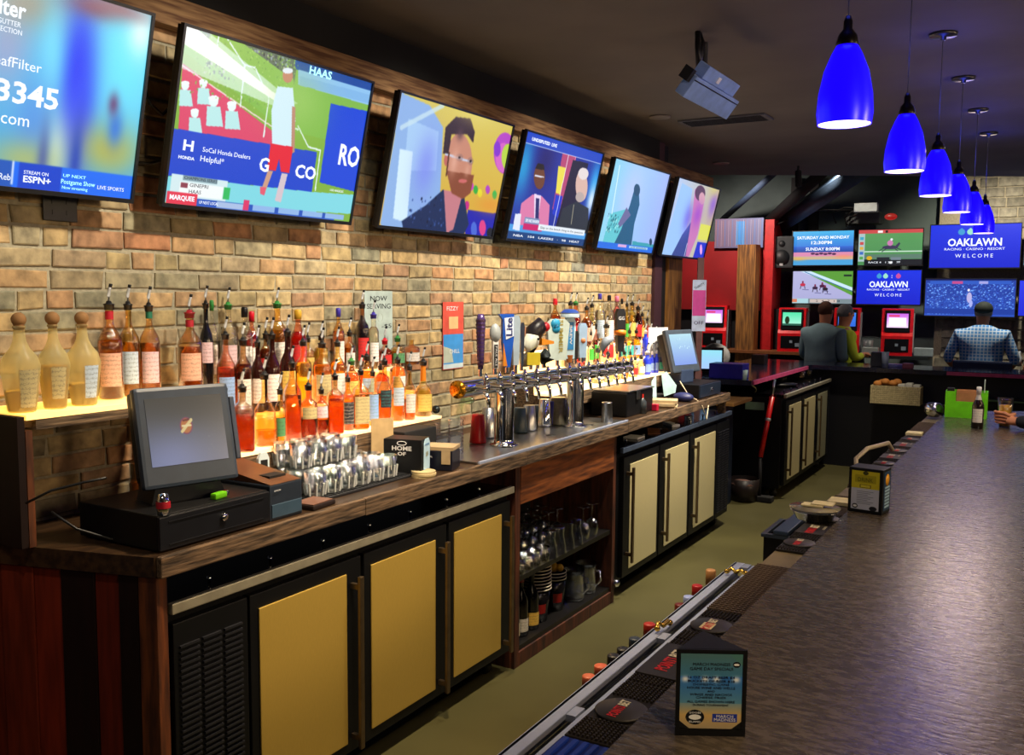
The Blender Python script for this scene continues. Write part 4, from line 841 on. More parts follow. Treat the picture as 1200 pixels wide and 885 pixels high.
t, h = handle(594, 368, 'flared blue tap handle lettered along its length', lambda h: MB().prism([(-.012, h * .08), (.012, h * .08), (.03, h * .6), (.03, h), (-.045, h), (-.026, h * .9), (-.026, h * .5)], -.012, .012), plastic('#1550b4', .25),
       extra=[('white_panel', lambda h: MB().prism([(-.012, h * .56), (.028, h * .62), (.028, h * .95), (-.02, h * .93)], -.0145, -.0125), plastic('#d8e4f4')), ('orange_wedge', lambda h: MB().prism([(-.026, h * .1), (-.004, h * .1), (-.024, h * .5)], -.0145, -.0125), plastic('#c8781c'))])
text('Lite', .085, .03, plastic('#14206a'), t, (.006, -.0155, h * .78), (PI / 2, -PI / 2, 0), bold=.0006)
handle(604, 370, 'plain pale grey tap handle behind the blue one', blade(.014, .02), plastic('#9fb0bc'))
handle(611, 378, 'narrow clear and silver tap handle', blade(.006, .012), CHROME)
# duck handle
t, h = handle(622, 395, 'tap handle shaped like a white duck with an orange bill', lambda h: MB().tube([(-.01, 0, h * .1), (-.022, 0, h * .4), (-.018, 0, h * .68), (.0, 0, h * .88), (.03, 0, h * .86)], [.028, .034, .032, .042, .03], 14), plastic('#d8d9c8'),
       extra=[('bill', lambda h: MB().prism([(.05, h * .96), (.115, h * .86), (.115, h * .78), (.05, h * .74)], -.02, .02), plastic('#e08a1c')), ('eye', lambda h: MB().ball((.02, -.04, h * .94), .006), BLACK), ('badge', lambda h: MB().box(-.04, -.045, h * .12, .03, -.033, h * .52, bev=.003), plastic('#c8b428'))])
handle(630, 378, 'black and red carved figure tap handle behind the duck', lambda h: MB().tube([(-.03, 0, h * .12), (-.035, 0, h * .5), (-.02, 0, h * .8), (.02, 0, h * .95), (.03, 0, h * .9)], [.024, .034, .046, .04, .02], 12), plastic('#1a1418'), extra=[('red_patch', lambda h: MB().ball((.035, -.01, h * .9), .024), plastic('#b01424'))])
handle(637, 413, 'dark curled tap handle with a silver crest', lambda h: MB().tube([(0, 0, h * .1), (.02, 0, h * .4), (-.01, 0, h * .7), (.02, 0, h * .98)], [.02, .036, .042, .026], 12), mat('dark_pewter', C('#2c3436'), .4, .6))
t, h = handle(653, 374, 'broad white tap handle with two blue discs', blade(.046, .064), plastic('#cfe0d8'), extra=[('blue_disc', lambda h: MB().cyl((-.018, -.011, h * .9), (-.018, -.013, h * .9), .026, seg=20).cyl((-.014, -.011, h * .79), (-.014, -.013, h * .79), .022, seg=20), plastic('#2a9ac8'))])
text('SUMMER', .17, .022, plastic('#a89a48'), t, (.012, -.0125, h * .62), (PI / 2, PI / 2, 0), bold=.0005)
t, h = handle(667, 372, 'pale tap handle with a blue upright panel and blue dome top', blade(.026, .03), plastic('#bfe0ee'), extra=[('blue_panel', lambda h: MB().box(-.018, -.014, h * .3, .018, -.0105, h * .9), plastic('#2888c8')), ('wood_foot', lambda h: MB().cyl((0, 0, h * .02), (0, 0, h * .18), .014, .02), plastic('#a8602c')), ('dome', lambda h: MB().lathe([(.05, h * 1.0), (.05, h * 1.07), (.03, h * 1.14), (0, h * 1.16)], 20), plastic('#b8ccd8')), ('dome_band', lambda h: MB().lathe([(.0505, h * 1.1), (.03, h * 1.17), (0, h * 1.18)], 20), plastic('#28489a'))])
text('BREW', .10, .014, WHITEP, t, (0, -.015, h * .62), (PI / 2, PI / 2, 0), bold=.0004)
handle(674, 388, 'black narrow tap handle', blade(.01, .014), plastic('#14141a'))
handle(682, 379, 'pale blue flat tap handle with an orange mark', blade(.02, .026), plastic('#a8c8e8'), extra=[('mark', lambda h: MB().cyl((0, -.011, h * .55), (0, -.013, h * .55), .014), plastic('#d88a5a'))])
handle(712, 396, 'grey curved tap handle near the far shelf', lambda h: MB().tube([(-.03, 0, h * .1), (-.035, 0, h * .5), (-.01, 0, h * .85), (.03, 0, h)], [.012, .02, .026, .016], 10), plastic('#8a94a0'))
t, h = handle(726, 362, 'tall black tap handle with an orange ring', blade(.02, .03, .03), plastic('#12141c'), extra=[('orange_ring', lambda h: MB().lathe([(.02, h * .44), (.036, h * .46), (.036, h * .54), (.02, h * .56)], 18), plastic('#d8781c'))])
text('GG', .04, .02, WHITEP, t, (0, -.0165, h * .8), FRONT)
# cups by the taps
def cup(px, py, ptop, col, label, x=-2.45, r=.036, flip=True, m=None, cat='cup', name='shaker_cup'):
    y = y_at(px, x, CZ); h = at(px, ptop, x=x).z - CZ; a, b_ = (r * 1.15, r * .85) if flip else (r * .8, r * 1.1)
    z = CZ + .013
    t = obj(name, MB().lathe([(0, 0), (a, 0), (a, .008), (b_, h - .014), (b_ - .004, h - .012), (0, h - .012)], 22), m or plastic(col or '#888888', .35), None, (x, y, z)); tag(t, label, cat, 'cups and shakers behind the beer tower'); return t
cup(560, 0, 486, '#c01818', 'bright red tapered cup beside the first column'); cup(572, 0, 478, '', 'steel shaker cup between the red cup and the first column', m=STEEL, x=-2.5)
cup(609, 0, 478, '#33454e', 'grey-blue cup just past the first column'); cup(620, 0, 475, '', 'steel shaker cup between two grey cups', m=STEEL); cup(630, 0, 475, '#2c3a44', 'slate cup with a white squiggle', x=-2.5)
cup(638, 0, 468, '', 'polished steel shaker cup beside the blue cup', m=CHROME); cup(646, 0, 470, '#1c1c78', 'deep blue cup beside the second column')
cup(654, 0, 466, '', 'crinkled clear bag of lids behind the second column', x=-2.42, r=.05, m=mat('cloudy_plastic', C('#8a8470'), .2, trans=.4, bump=.8, scale=60), cat='bag', name='lid_bag')
o = obj('wash_globe', MB().ball((0, 0, 0), .03, 1.4, 1, .8), thin_glass('green_glass', (.75, .9, .8)), None, at(548, 469, x=WX + .035)); tag(o, 'pale green oval glass float on the bricks under the tower end', 'ornament')
# ================================================================= THINGS ON THE COUNTER
# point-of-sale terminal, cash drawer, printer
dr = thing('cash_drawer', 'wide black cash drawer under the point-of-sale screen at the counter end', 'cash drawer', (-2.19, 1.76, CZ), PI / 2)
obj('body', MB().box(0, .006, .004, .43, .36, .108, bev=.004), BLACK, dr)
obj('front', MB().box(.0, -.004, .006, .43, .008, .104, bev=.003).box(.03, -.007, .02, .40, -.003, .022).box(.03, -.007, .086, .40, -.003, .088), mat('drawer_front', C('#101218'), .35), dr)
obj('lock', MB().cyl((.235, -.012, .06), (.235, 0, .06), .012, seg=16), CHROME, dr)
pr = thing('receipt_printer', 'dark receipt printer with a sloped brown top beside the cash drawer', 'printer', (-2.19, 2.195, CZ), PI / 2)
obj('body', MB().box(0, 0, .0, .15, .28, .12, bev=.005), plastic('#222a36', .4), pr)
obj('sloped_top', MB().prism([(0, .121), (.28, .165), (.28, .121)], .004, .146, axis='x'), mat('printer_brown_top', C('#5a3a26'), .35), pr)
obj('paper_slot', MB().box(.05, .05, .128, .125, .1, .137), BLACKM, pr); obj('front_panel', MB().box(.006, -.004, .01, .144, .0, .055, bev=.002), plastic('#33485a', .4), pr)
text('EPSON', .028, .005, WHITEP, pr, (.03, -.005, .1), FRONT)
ps = thing('pos_terminal', 'large grey point-of-sale touchscreen standing on the cash drawer', 'monitor', (-2.345, 1.84, CZ + .108), PI / 2 - .26)
# screen body tilted back
ST = Matrix.Translation((.125, -.06, .055)) @ Matrix.Rotation(math.radians(-13), 4, 'X')
psx = 1.0
sb = MB(); sb.box(-.152, 0, 0, .152, .035, .305, bev=.012); bmesh.ops.transform(sb.b, matrix=ST, verts=sb.b.verts)
hb = MB(); hb.box(-.145, .03, .02, .145, .085, .30, bev=.02); bmesh.ops.transform(hb.b, matrix=ST, verts=hb.b.verts)
obj('screen_frame', sb, plastic('#2a3442', .4), ps); obj('rear_housing', hb, plastic('#101114', .45), ps)
pp = Pic(256, 200, '#4c4c4c'); pp.grad('#525048', '#6a7388', 'v'); pp.soft((.25, .95), .5, .5, '#9aa4d8', .6); pp.soft((.5, .1), .6, .3, '#4a4a46', .6)
pp.ell((.49, .44), .085, .13, '#8a4a6a'); pp.ell((.49, .44), .07, .11, '#c87a4a'); pp.line((.43, .52), (.56, .36), 5, '#f4dc9a'); pp.line((.44, .44), (.55, .44), 3, '#ffe9b0'); pp.line((.46, .36), (.53, .35), 3, '#7a3a3a'); pp.specks((.72, .55, .95, .9), ['#7c8088', '#8a8f9a'], 20, 2); pp.blur(2)
me = quad(.245, .205, -.0015, z0=.065); me.materials.append(pic_mat('pos_picture', pp, .55)); so = obj('screen', me, None, ps); so.matrix_local = ST
for i in range(1): pass
st = obj('card_reader', MB().box(.154, .005, .06, .17, .03, .26, bev=.004), plastic('#2a3446', .4), ps); st.matrix_local = ST
obj('stand', MB().prism([(-.12, .0), (.12, .0), (.1, .05), (.06, .085), (-.1, .085)], -.02, .09).box(-.06, .03, .04, .06, .06, .12, bev=.01), plastic('#1c2028', .35), ps, (.13, 0, .0))
text('POSIFLEX', .03, .006, WHITEP, ps, (.17, -.001, .03), FRONT)
kn = thing('bottle_opener', 'chrome stub of a bottle opener in front of the screen stand', 'opener', (-2.20, 1.785, CZ + .108))
obj('blade', MB().lathe([(0, 0), (.017, 0), (.02, .03), (.014, .06), (0, .062)], 14), CHROME, kn); obj('red_band', MB().lathe([(.0205, .02), (.0208, .03), (.0205, .04)], 14), plastic('#a01828'), kn)
gp = thing('green_lighter', 'bright green lighter lying on the cash drawer', 'lighter', (-2.23, 2.02, CZ + .108), PI / 2 + .15)
obj('body', MB().box(-.03, -.012, .0, .025, .012, .02, bev=.006), plastic('#5fae14', .35), gp); obj('wheel', MB().cyl((.03, -.008, .012), (.03, .008, .012), .008), CHROME, gp)
wb = thing('white_reader', 'small white rounded card reader upright behind the printer', 'card reader', (-2.45, 2.43, CZ), PI / 2 - .2)
obj('body', MB().prism([(-.022, 0), (.022, 0), (.022, .15), (.012, .17), (-.012, .17), (-.022, .15)], 0, .014), plastic('#c4d4dc', .35), wb); obj('display', MB().box(-.014, -.002, .105, .014, -.0005, .145), BLACKM, wb)
o = obj('red_lump', MB().ball((0, 0, .018), .018, 1.2, 1, 1), mat('red_wax', C('#7a1c10'), .7, bump=.8, scale=40), None, (-2.47, 2.33, CZ + .12)); tag(o, 'small dark red lump on a stub behind the printer', 'ornament')
o = obj('stub', MB().cyl((0, 0, 0), (0, 0, .121), .012), BLACKM, None, (-2.47, 2.33, CZ)); tag(o, 'short black stub under the dark red lump', 'stand')
# cables behind the terminal
for i, (pts, l_) in enumerate(((((30, 590), (60, 575), (100, 565), (125, 560)), 'black cable rising behind the terminal'), (((60, 600), (90, 620), (130, 632), (170, 628)), 'black cable looping on the counter beside the terminal'))):
    o = obj('cable', MB().tube([at(*q, x=-2.5 + .05 * k) for k, q in enumerate(pts)], .004, 6), m_cab_); tag(o, l_, 'cable')
# rocks glasses on a mat
gm = thing('glass_mat', 'black rubber mat under the rows of rocks glasses', 'mat', (-2.25, 2.46, CZ + .0), PI / 2)
obj('base', MB().box(0, .0, .0, .62, .26, .010, bev=.003), mat('black_rubber', C('#14161b'), .6), gm); gz = MB()
for k in range(30): gz.box(.01 + k * .0202, .006, .0101, .018 + k * .0202, .254, .013)
g_ = obj('ribs', gz, mat('black_rubber', C('#14161b'), .6), gm); g_['kind'] = 'stuff'
def rocks_mesh():
    mb = MB(); n = 20; R0, R1, H_ = .034, .041, .088
    mb.lathe([(0, 0), (R0, 0), (R0 + .001, .012), (R1, H_), (R1 - .0025, H_), (R0 - .002, .016), (0, .014)], n); return mb.mesh('glass_wall', thin_glass('cut_glass', (.95, .97, .98), .03, 2.6))
def flutes_mesh():
    mb = MB()
    for k in range(9):
        a = 2 * PI * k / 9; mb.cyl((.0352 * math.cos(a), .0352 * math.sin(a), .004), (.0405 * math.cos(a), .0405 * math.sin(a), .05), .0045, seg=5)
    mb.lathe([(0, .0005), (.031, .0005), (.031, .012), (0, .014)], 16); return mb.mesh('cut_pattern', mat('glass_facets', C('#eef6fa'), .15, trans=.55, ior=1.5))
rg = thing('rocks_glass', 'clear heavy rocks glass standing in the rows on the black mat', 'glass', (0, 0, 0), 0, 'rocks glasses on the mat')
obj('glass_wall', rocks_mesh(), None, rg); obj('cut_pattern', flutes_mesh(), None, rg)
rg.location = (-2.30, 2.53, CZ + .0135); k = 0
colw = ('first', 'second', 'third', 'fourth', 'fifth', 'sixth', 'seventh', 'eighth')
rg['label'] = 'rocks glass in the front row on the mat, first from the printer'
for r_ in range(3):
    for c_ in range(6):
        if r_ == 0 and c_ == 0: continue
        dup(rg, (-2.30 - r_ * .084, 2.53 + c_ * .084, CZ + .0135), R.uniform(0, 1), 'rocks glass in the %s row on the mat, %s from the printer' % (('front', 'middle', 'back')[r_], colw[c_]))
for r_ in range(2):
    for c_ in range(4):
        dup(rg, (-2.385 - r_ * .084, 2.55 + c_ * .084, CZ + .1025), R.uniform(0, 1), 'rocks glass stacked on the others, %s of the upper %s row' % (colw[c_], ('front', 'back')[r_]), 'rocks glasses stacked on top')
o = thing('leather_wallet', 'dark brown folded bill holder lying before the rocks glasses', 'wallet', (-2.21, 2.44, CZ), PI / 2 + .1)
obj('cover', MB().box(-.06, -.03, .0, .07, .07, .018, bev=.006), mat('wallet_leather', C('#1c1210'), .45, bump=.3), o); obj('receipt', MB().box(-.055, -.025, .0185, .06, .06, .021), plastic('#6a4a3c'), o)
# napkin caddy with HOME OF, ad card, second caddy, plastic cups
nc = thing('napkin_caddy', 'black napkin box lettered in white with a pale card on its end', 'napkin holder', (-2.29, 3.05, CZ), .28)
obj('body', MB().box(-.09, 0, 0, .075, .11, .15, bev=.003), BLACK, nc)
text('HOME', .085, .017, WHITEP, nc, (-.01, -.001, .112), FRONT, bold=.0008); text('OF', .036, .014, WHITEP, nc, (-.01, -.001, .09), FRONT, bold=.0008)
cr = MB(); [cr.cyl((.02 * math.cos(k * PI / 8) - .01, -.0005, .134 + .008 * math.sin(k * PI / 8)), (.02 * math.cos((k + 1) * PI / 8) - .01, -.0005, .134 + .008 * math.sin((k + 1) * PI / 8)), .0014, seg=5) for k in range(16)]
obj('crest', cr, WHITEP, nc)
cd2 = MB().prism([(-.0, .005), (.05, .0), (.07, .02), (.075, .13), (.06, .15), (.02, .15), (.005, .13)], 0, .002, axis='x')
c2 = obj('card', cd2, plastic('#a8c8dc', .5), nc, (.0765, .02, .0)); text('NOW SERVING', .05, .009, plastic('#2a5a8a'), c2, (.003, .038, .125), (PI / 2, 0, PI / 2)); text('$5', .025, .018, plastic('#8a7a20'), c2, (.003, .038, .085), (PI / 2, 0, PI / 2))
tb = obj('tan_card', MB().box(-.05, 0, 0, .05, .004, .22), mat('tan_card', C('#b09468'), .7), None, (-2.44, 3.10, CZ), PI / 2 - .5); tag(tb, 'tan drink card standing behind the black lettered napkin box', 'card')
n2 = thing('napkin_tray', 'low dark blue tray of brown napkins before the clear cup stacks', 'napkin holder', (-2.26, 3.20, CZ), .32)
obj('body', MB().box(-.09, 0, 0, .09, .13, .085, bev=.004), plastic('#0c0e1c', .35), n2); obj('napkin_stack', MB().box(-.085, .005, .086, .092, .125, .1).box(.045, -.004, .03, .083, .0, .09), mat('kraft_paper', C('#a08a68'), .8), n2)
text('CROWN ROYAL', .07, .008, WHITEP, n2, (-.03, -.001, .06), FRONT)
cs = obj('coaster_pile', MB().cyl((0, 0, 0), (0, 0, .008), .05, seg=20).cyl((.004, 0, .0085), (.004, 0, .016), .05, seg=20).cyl((-.003, .004, .0165), (-.003, .004, .024), .05, seg=20), mat('coaster_board', C('#a89870'), .8), None, (-2.215, 3.08, CZ + .0)); tag(cs, 'few tan round coasters lying before the card box', 'coaster')
bx2 = obj('black_box', MB().box(0, 0, 0, .24, .12, .15, bev=.006), BLACKM, None, (-2.40, 3.2, CZ), PI / 2); tag(bx2, 'plain black box on the counter behind the napkin boxes', 'box')
def stackcups(px, ptop, x, lab):
    z = CZ + .001; y = y_at(px, x, z); h = at(px, ptop, x=x).z - z; t = thing('plastic_cup_stack', lab, 'cup', (x, y, z)); n = int(h / .016)
    obj('lower_cup', MB().lathe([(0, 0), (.034, 0), (.028, .1)], 18), thin_glass('clear_plastic', (.86, .9, 1), .05, 1.3), t)
    s = MB()
    for k in range(n - 4): s.lathe([(.036, .012 + k * .016), (.037, .016 + k * .016), (.034, .024 + k * .016)], 18)
    obj('cup_rims', s, thin_glass('clear_plastic', (.86, .9, 1), .05, 1.3), t)
stackcups(518, 478, -2.42, 'shorter stack of upturned clear plastic cups by the black box'); stackcups(534, 474, -2.38, 'taller stack of upturned clear plastic cups by the red cup')
ob = obj('dark_ball_cap', MB().ball((0, 0, .02), .02), mat('dark_pewter', C('#2c3436'), .2, .8), None, at(511, 474, x=-2.56)); ob.location.z = T[0][2]; tag(ob, 'small dark metal ball on the shelf end', 'ornament')
# right of the taps: ice bucket, bottles, papers, second terminal
ib = thing('ice_bin', 'large black bin with a steel lid on the counter past the taps', 'bin', (-2.235, 5.20, CZ), PI / 2)
obj('body', MB().box(0, 0, 0, .42, .24, .15, bev=.01), BLACK, ib); obj('lid', MB().box(.02, -.006, .151, .42, .235, .16, bev=.003), STEEL, ib); obj('clip', MB().box(.13, -.012, .10, .18, -.004, .16, bev=.003), STEEL, ib)
def small_bottle(px, ptop, x, r, col, cap, lab, cat='bottle', name='small_bottle'):
    z = CZ + .0; y = y_at(px, x, z); h = at(px, ptop, x=x).z - z; t = thing(name, lab, cat, (x, y, z))
    obj('body', MB().lathe([(0, 0), (r, 0), (r, h * .6), (r * .5, h * .75), (r * .4, h * .8), (0, h * .8)], 16), plastic(col, .35), t); obj('cap', MB().cyl((0, 0, h * .8), (0, 0, h), r * .35, r * .3), plastic(cap, .4), t)
small_bottle(752, 462, -2.24, .03, '#2a3034', '#c02014', 'small dark bitters bottle with a red spout'); small_bottle(759, 466, -2.28, .026, '#30383c', '#d08060', 'small dark bottle with a peach spout beside the bitters')
sh_ = obj('steel_shaker', MB().lathe([(0, 0), (.034, 0), (.034, .01), (.028, .12), (.03, .125), (0, .125)], 20), STEEL, None, (-2.23, y_at(711, -2.23, CZ), CZ + .0005)); tag(sh_, 'upturned steel shaker at the end of the drip tray', 'shaker')
wcd = obj('white_card', MB().box(0, 0, 0, .16, .003, .22), WHITEP, None, (-2.60, 6.42, T[1][2] + .001), PI / 2 - .7); tag(wcd, 'white card standing behind the cobalt blue bottles', 'card')
o = obj('red_dice_cup', MB().box(-.02, -.02, 0, .02, .02, .045, bev=.006), plastic('#a01030'), None, (-2.22, 5.62, CZ)); tag(o, 'small crimson block beside the bitters bottles', 'block')
pc = thing('paper_cone', 'folded white paper sheets standing on the counter by the far terminal', 'paper', (-2.33, 6.02, CZ), PI / 2 - .4)
obj('sheet', MB().prism([(-.12, 0), (-.05, 0), (-.06, .2), (-.1, .16)], 0, .003), mat('blue_white_paper', C('#9fc0c4'), .7), pc); obj('sheet', MB().prism([(.0, .05), (.11, .07), (.12, .12), (.02, .22), (-.03, .2)], -.02, -.016), mat('blue_white_paper', C('#9fc0c4'), .7), pc); obj('holder', MB().box(-.13, .003, 0, .08, .1, .06, bev=.004), BLACKM, pc)
o = obj('paper_stack', MB().box(-.11, -.07, 0, .11, .09, .012).box(-.10, -.08, .0125, .1, .07, .03).box(-.09, -.06, .0305, .11, .08, .05), mat('paper_tan', C('#a08c6a'), .8), None, (-2.27, 5.84, CZ), .3); tag(o, 'untidy pile of tan menus in front of the folded white sheets', 'paper')
o = obj('blue_pouch', MB().ball((0, 0, .03), .05, 1.5, 1, .7), plastic('#1c2250', .5), None, (-2.25, 6.22, CZ + .0)); tag(o, 'dark blue crumpled pouch beside the tan menus', 'pouch')
d2 = thing('cash_drawer', 'black cash drawer at the far end of the back counter', 'cash drawer', (-2.20, 6.42, CZ), PI / 2)
obj('body', MB().box(0, .006, .004, .46, .29, .1, bev=.004), BLACK, d2); obj('front', MB().box(0, -.004, .006, .46, .008, .096, bev=.003), mat('drawer_front2', C('#1b2638'), .35), d2); obj('lock', MB().cyl((.25, -.012, .055), (.25, 0, .055), .011, seg=12), CHROME, d2)
p2 = thing('pos_terminal', 'far point-of-sale touchscreen with a glowing pale blue page', 'monitor', (-2.36, 6.44, CZ + .1), PI / 2 - .25)
ST2 = Matrix.Translation((.1, -.0, .08)) @ Matrix.Rotation(math.radians(-16), 4, 'X')
for nm, mb, m_ in (('screen_frame', MB().box(-.17, 0, 0, .17, .035, .32, bev=.012), plastic('#39424e', .4)), ('rear_housing', MB().box(-.16, .03, .02, .16, .1, .30, bev=.02), plastic('#101114', .45))):
    bmesh.ops.transform(mb.b, matrix=ST2, verts=mb.b.verts); obj(nm, mb, m_, p2)
pp = Pic(128, 100, '#a8d0e8'); pp.grad('#b4dce8', '#7f9ae0', 'v'); pp.specks((.1, .1, .9, .5), ['#c8ecf4', '#98c4e0'], 40, 4)
me = quad(.28, .23, -.0015, z0=.055); me.materials.append(pic_mat('pos_picture_far', pp, .9)); so = obj('screen', me, None, p2); so.matrix_local = ST2
obj('stand', MB().box(.02, .0, 0, .18, .10, .1, bev=.01), plastic('#33405a', .35), p2)
wc = obj('white_cable', MB().tube([at(797, 447, x=-2.3), at(806, 462, x=-2.22), at(818, 470, x=-2.18), at(823, 476, x=-2.148), at(828, 492, x=-2.146), at(830, 476, x=-2.148), at(833, 472, x=-2.18)], .004, 6), plastic('#c8b898')); tag(wc, 'thin tan cable draped from the far terminal over the counter edge', 'cable')
# cards and posters on the bricks
def poster(name, lab, px0, py0, px1, py1, base, x=WX + .006):
    a, b_ = at(px0, py0, x=x), at(px1, py1, x=x); w, h = b_.y - a.y, a.z - b_.z
    t = thing(name, lab, 'poster', (x, a.y, b_.z), PI / 2); obj('sheet', MB().box(0, 0, 0, w, .0015, h), mat('poster_%s' % base, C(base), .5), t); return t, w, h
t, w, h = poster('serving_card', 'pale card lettered now serving on the bricks behind the bottles', 427, 341, 460, 409, '#a8b8b4')
text('NOW', w * .6, h * .085, NAVT if False else plastic('#20242c'), t, (w * .5, -.001, h * .87), FRONT); text('SERVING', w * .85, h * .085, plastic('#20242c'), t, (w * .5, -.001, h * .74), FRONT); text('-$5', w * .35, h * .07, plastic('#20242c'), t, (w * .78, -.001, h * .4), FRONT)
obj('pictogram', MB().lathe([(0, -.001), (.02, -.001), (.02, 0)], 16, M=Matrix.Translation((w * .55, -.0008, h * .55)) @ Matrix.Rotation(PI / 2, 4, 'X')), plastic('#8a8848'), t)
t, w, h = poster('drink_poster', 'narrow red and blue drink poster on the bricks beside the taps', 519, 354, 543, 431, '#c04a3c')
obj('blue_half', MB().box(.004, -.001, .004, w - .004, -.0002, h * .52), plastic('#3a86c8'), t); obj('white_foot', MB().box(.004, -.0015, .004, w - .004, -.0004, h * .08), plastic('#b8c8cc'), t)
obj('glass_print', MB().box(w * .28, -.0016, h * .6, w * .72, -.0003, h * .78), plastic('#d8a878'), t); text('FIZZY', w * .55, h * .06, WHITEP, t, (w * .45, -.0016, h * .9), FRONT); text('CHILL', w * .5, h * .06, WHITEP, t, (w * .55, -.0016, h * .26), FRONT); obj('splash', MB().prism([(.004, h * .1), (w * .5, h * .1), (w * .4, h * .3), (.004, h * .35)], -.0016, -.0004), plastic('#a8b0a0'), t)
# poster on the post past the wall
a = at(812, 328, x=-2.6); b_ = at(823, 387, x=-2.6)
t = thing('post_poster', 'tall pink and white poster on a stand past the wall end', 'poster', (-2.6, a.y, b_.z), .5); w = .11; h = a.z - b_.z
obj('sheet', MB().box(0, 0, 0, w, .002, h), mat('poster_pale', C('#a8b8d8'), .5), t); obj('pink_half', MB().box(.003, -.001, h * .3, w - .003, 0, h * .8), plastic('#b03a8a'), t); text('OFF', w * .7, .03, plastic('#3a2050'), t, (w / 2, -.0015, h * .16), FRONT); text('THIRSTY', w * .8, .02, plastic('#222a30'), t, (w / 2, -.0015, h * .88), (PI / 2, -.5, 0))
obj('pole', MB().box(w * .35, .003, .0 - b_.z, w * .8, .03, h + .18), mat('pink_wood', C('#5a3a3a'), .6), t)
# ================================================================= INSIDE THE OPEN CABINET
# stemmed glasses upside down on the upper shelf, tumblers in front
def lathe_mesh(name, profile, m, seg=16): return MB().lathe(profile, seg).mesh(name, m)
GL = thin_glass('stem_glass', (.94, .97, 1), .02, 1.6)
wg = thing('wine_glass', 'upturned stemmed wine glass, first of the front row in the cabinet', 'glass', (-2.23, 3.93, .4405), 0, 'upturned stemmed glasses in the cabinet')
obj('bowl', lathe_mesh('bowl', [(.030, 0), (.038, .03), (.040, .06), (.03, .09), (.006, .105), (.004, .105), (.028, .088), (.037, .06), (.028, .002)], GL), None, wg)
obj('stem_foot', lathe_mesh('stem_foot', [(.004, .104), (.0035, .17), (.006, .178), (.034, .184), (.034, .187), (0, .187)], GL), None, wg)
n_ = 0
for r_ in range(3):
    for c_ in range(7):
        if r_ == 0 and c_ in (0, 1, 2): continue
        if r_ == 0: continue
        dup(wg, (-2.25 - r_ * .10, 3.93 + c_ * .10, .4405), None, 'upturned stemmed wine glass, %s of the %s row in the cabinet' % (colw[c_], ('front', 'middle', 'back')[r_])); n_ += 1
wg.location = (-2.24, 4.63, .4405); wg['label'] = 'upturned stemmed wine glass in front, last but one toward the far side of the cabinet'
dup(wg, (-2.24, 4.74, .4405), None, 'upturned stemmed wine glass in front by the far side panel of the cabinet')
# tulip glasses leaning
for i, y in enumerate((4.23, 4.33, 4.43, 4.53)):
    t = thing('tulip_glass', 'upturned flared beer glass, %s of the four in the cabinet front' % colw[i], 'glass', (-2.235, y, .4405), 0, 'flared beer glasses in the cabinet')
    obj('glass_wall', lathe_mesh('tulip', [(.042, 0), (.036, .05), (.026, .10), (.03, .135), (.03, .139), (0, .139)], thin_glass('bright_glass', (.95, .97, 1), .02, 2.2)), None, t)
tm = thing('tumbler', 'short ribbed amber-tinted tumbler, first in the cabinet front', 'glass', (-2.235, 3.89, .4405), 0, 'short tumblers in the cabinet')
obj('glass_wall', lathe_mesh('tumbler', [(.036, .0), (.04, .075), (.038, .075), (.034, .006), (0, .006)], thin_glass('tinted_glass', (.9, .85, .72), .05, 2)), None, tm)
for i, y in enumerate((3.98, 4.06, 4.145)): dup(tm, (-2.235, y, .4405), None, 'short ribbed amber-tinted tumbler, %s in the cabinet front' % colw[i + 1])
# lower shelf: wine bottles, plates, dark tubs
for i, (y, col, cap, lab, lb) in enumerate(((3.905, '#07080a', '#2a3a6a', '#c8b890', 'dark wine bottle with blue foil nearest the cabinet side'), (3.99, '#0a0606', '#7a1010', '#b8b0a0', 'dark wine bottle with dark red foil second in the cabinet'), (4.10, '#08070a', '#0a0a0c', '#c8a040', 'dark wine bottle with a gold label third in the cabinet'))):
    bottle('wine', .038, .30, col, 2, lab, cap, lb, (-2.27, y, .0955), rz=PI / 2 - .5, lab_z=(.08, .3), group='wine bottles in the cabinet', cat='bottle', name='wine_bottle')
DARKC = mat('black_crockery', C('#0c0a0c'), .2); RIM = mat('cream_rim', C('#b8ac98'), .3)
def tub(y, x, n, lab, r=.065):
    t = thing('black_tub', lab, 'tub', (x, y, .0955)); h = .16
    obj('body', MB().lathe([(0, 0), (r * .8, 0), (r, h), (r - .004, h), (r * .78, .006), (0, .006)], 20), DARKC, t)
    obj('red_crest', patch([(r * .8, 0), (r, h)], .05, .1, .9, off=.002), plastic('#8a1418'), t, rz=.9); return h
tub(4.22, -2.31, 0, 'black tub with a red crest under the pile of rimmed plates', .075); tub(4.42, -2.31, 0, 'black tub with a red crest under the bowls')
pm_ = MB().lathe([(0, 0), (.05, 0), (.082, .012), (.082, .016), (.05, .004), (0, .004)], 22).mesh('dish', DARKC); rm_ = MB().lathe([(.0822, .0115), (.0835, .014), (.0822, .0165), (.079, .0165)], 22).mesh('rim', RIM)
pt = thing('rimmed_plate', 'black plate with a cream rim, lowest of the pile in the cabinet', 'plate', (-2.31, 4.22, .257), 0, 'rimmed plates piled in the cabinet')
obj('dish', pm_, None, pt); obj('rim', rm_, None, pt)
for k in range(1, 8): dup(pt, (-2.31, 4.22, .257 + k * .0175), None, 'black plate with a cream rim, %s from the bottom of the pile in the cabinet' % colw[k])
for k in range(3): dup(pt, (-2.31, 4.42, .257 + k * .0175), None, 'black bowl with a cream rim, %s of three on the second tub' % colw[k], 'rimmed bowls in the cabinet', (.85, .85, 1))
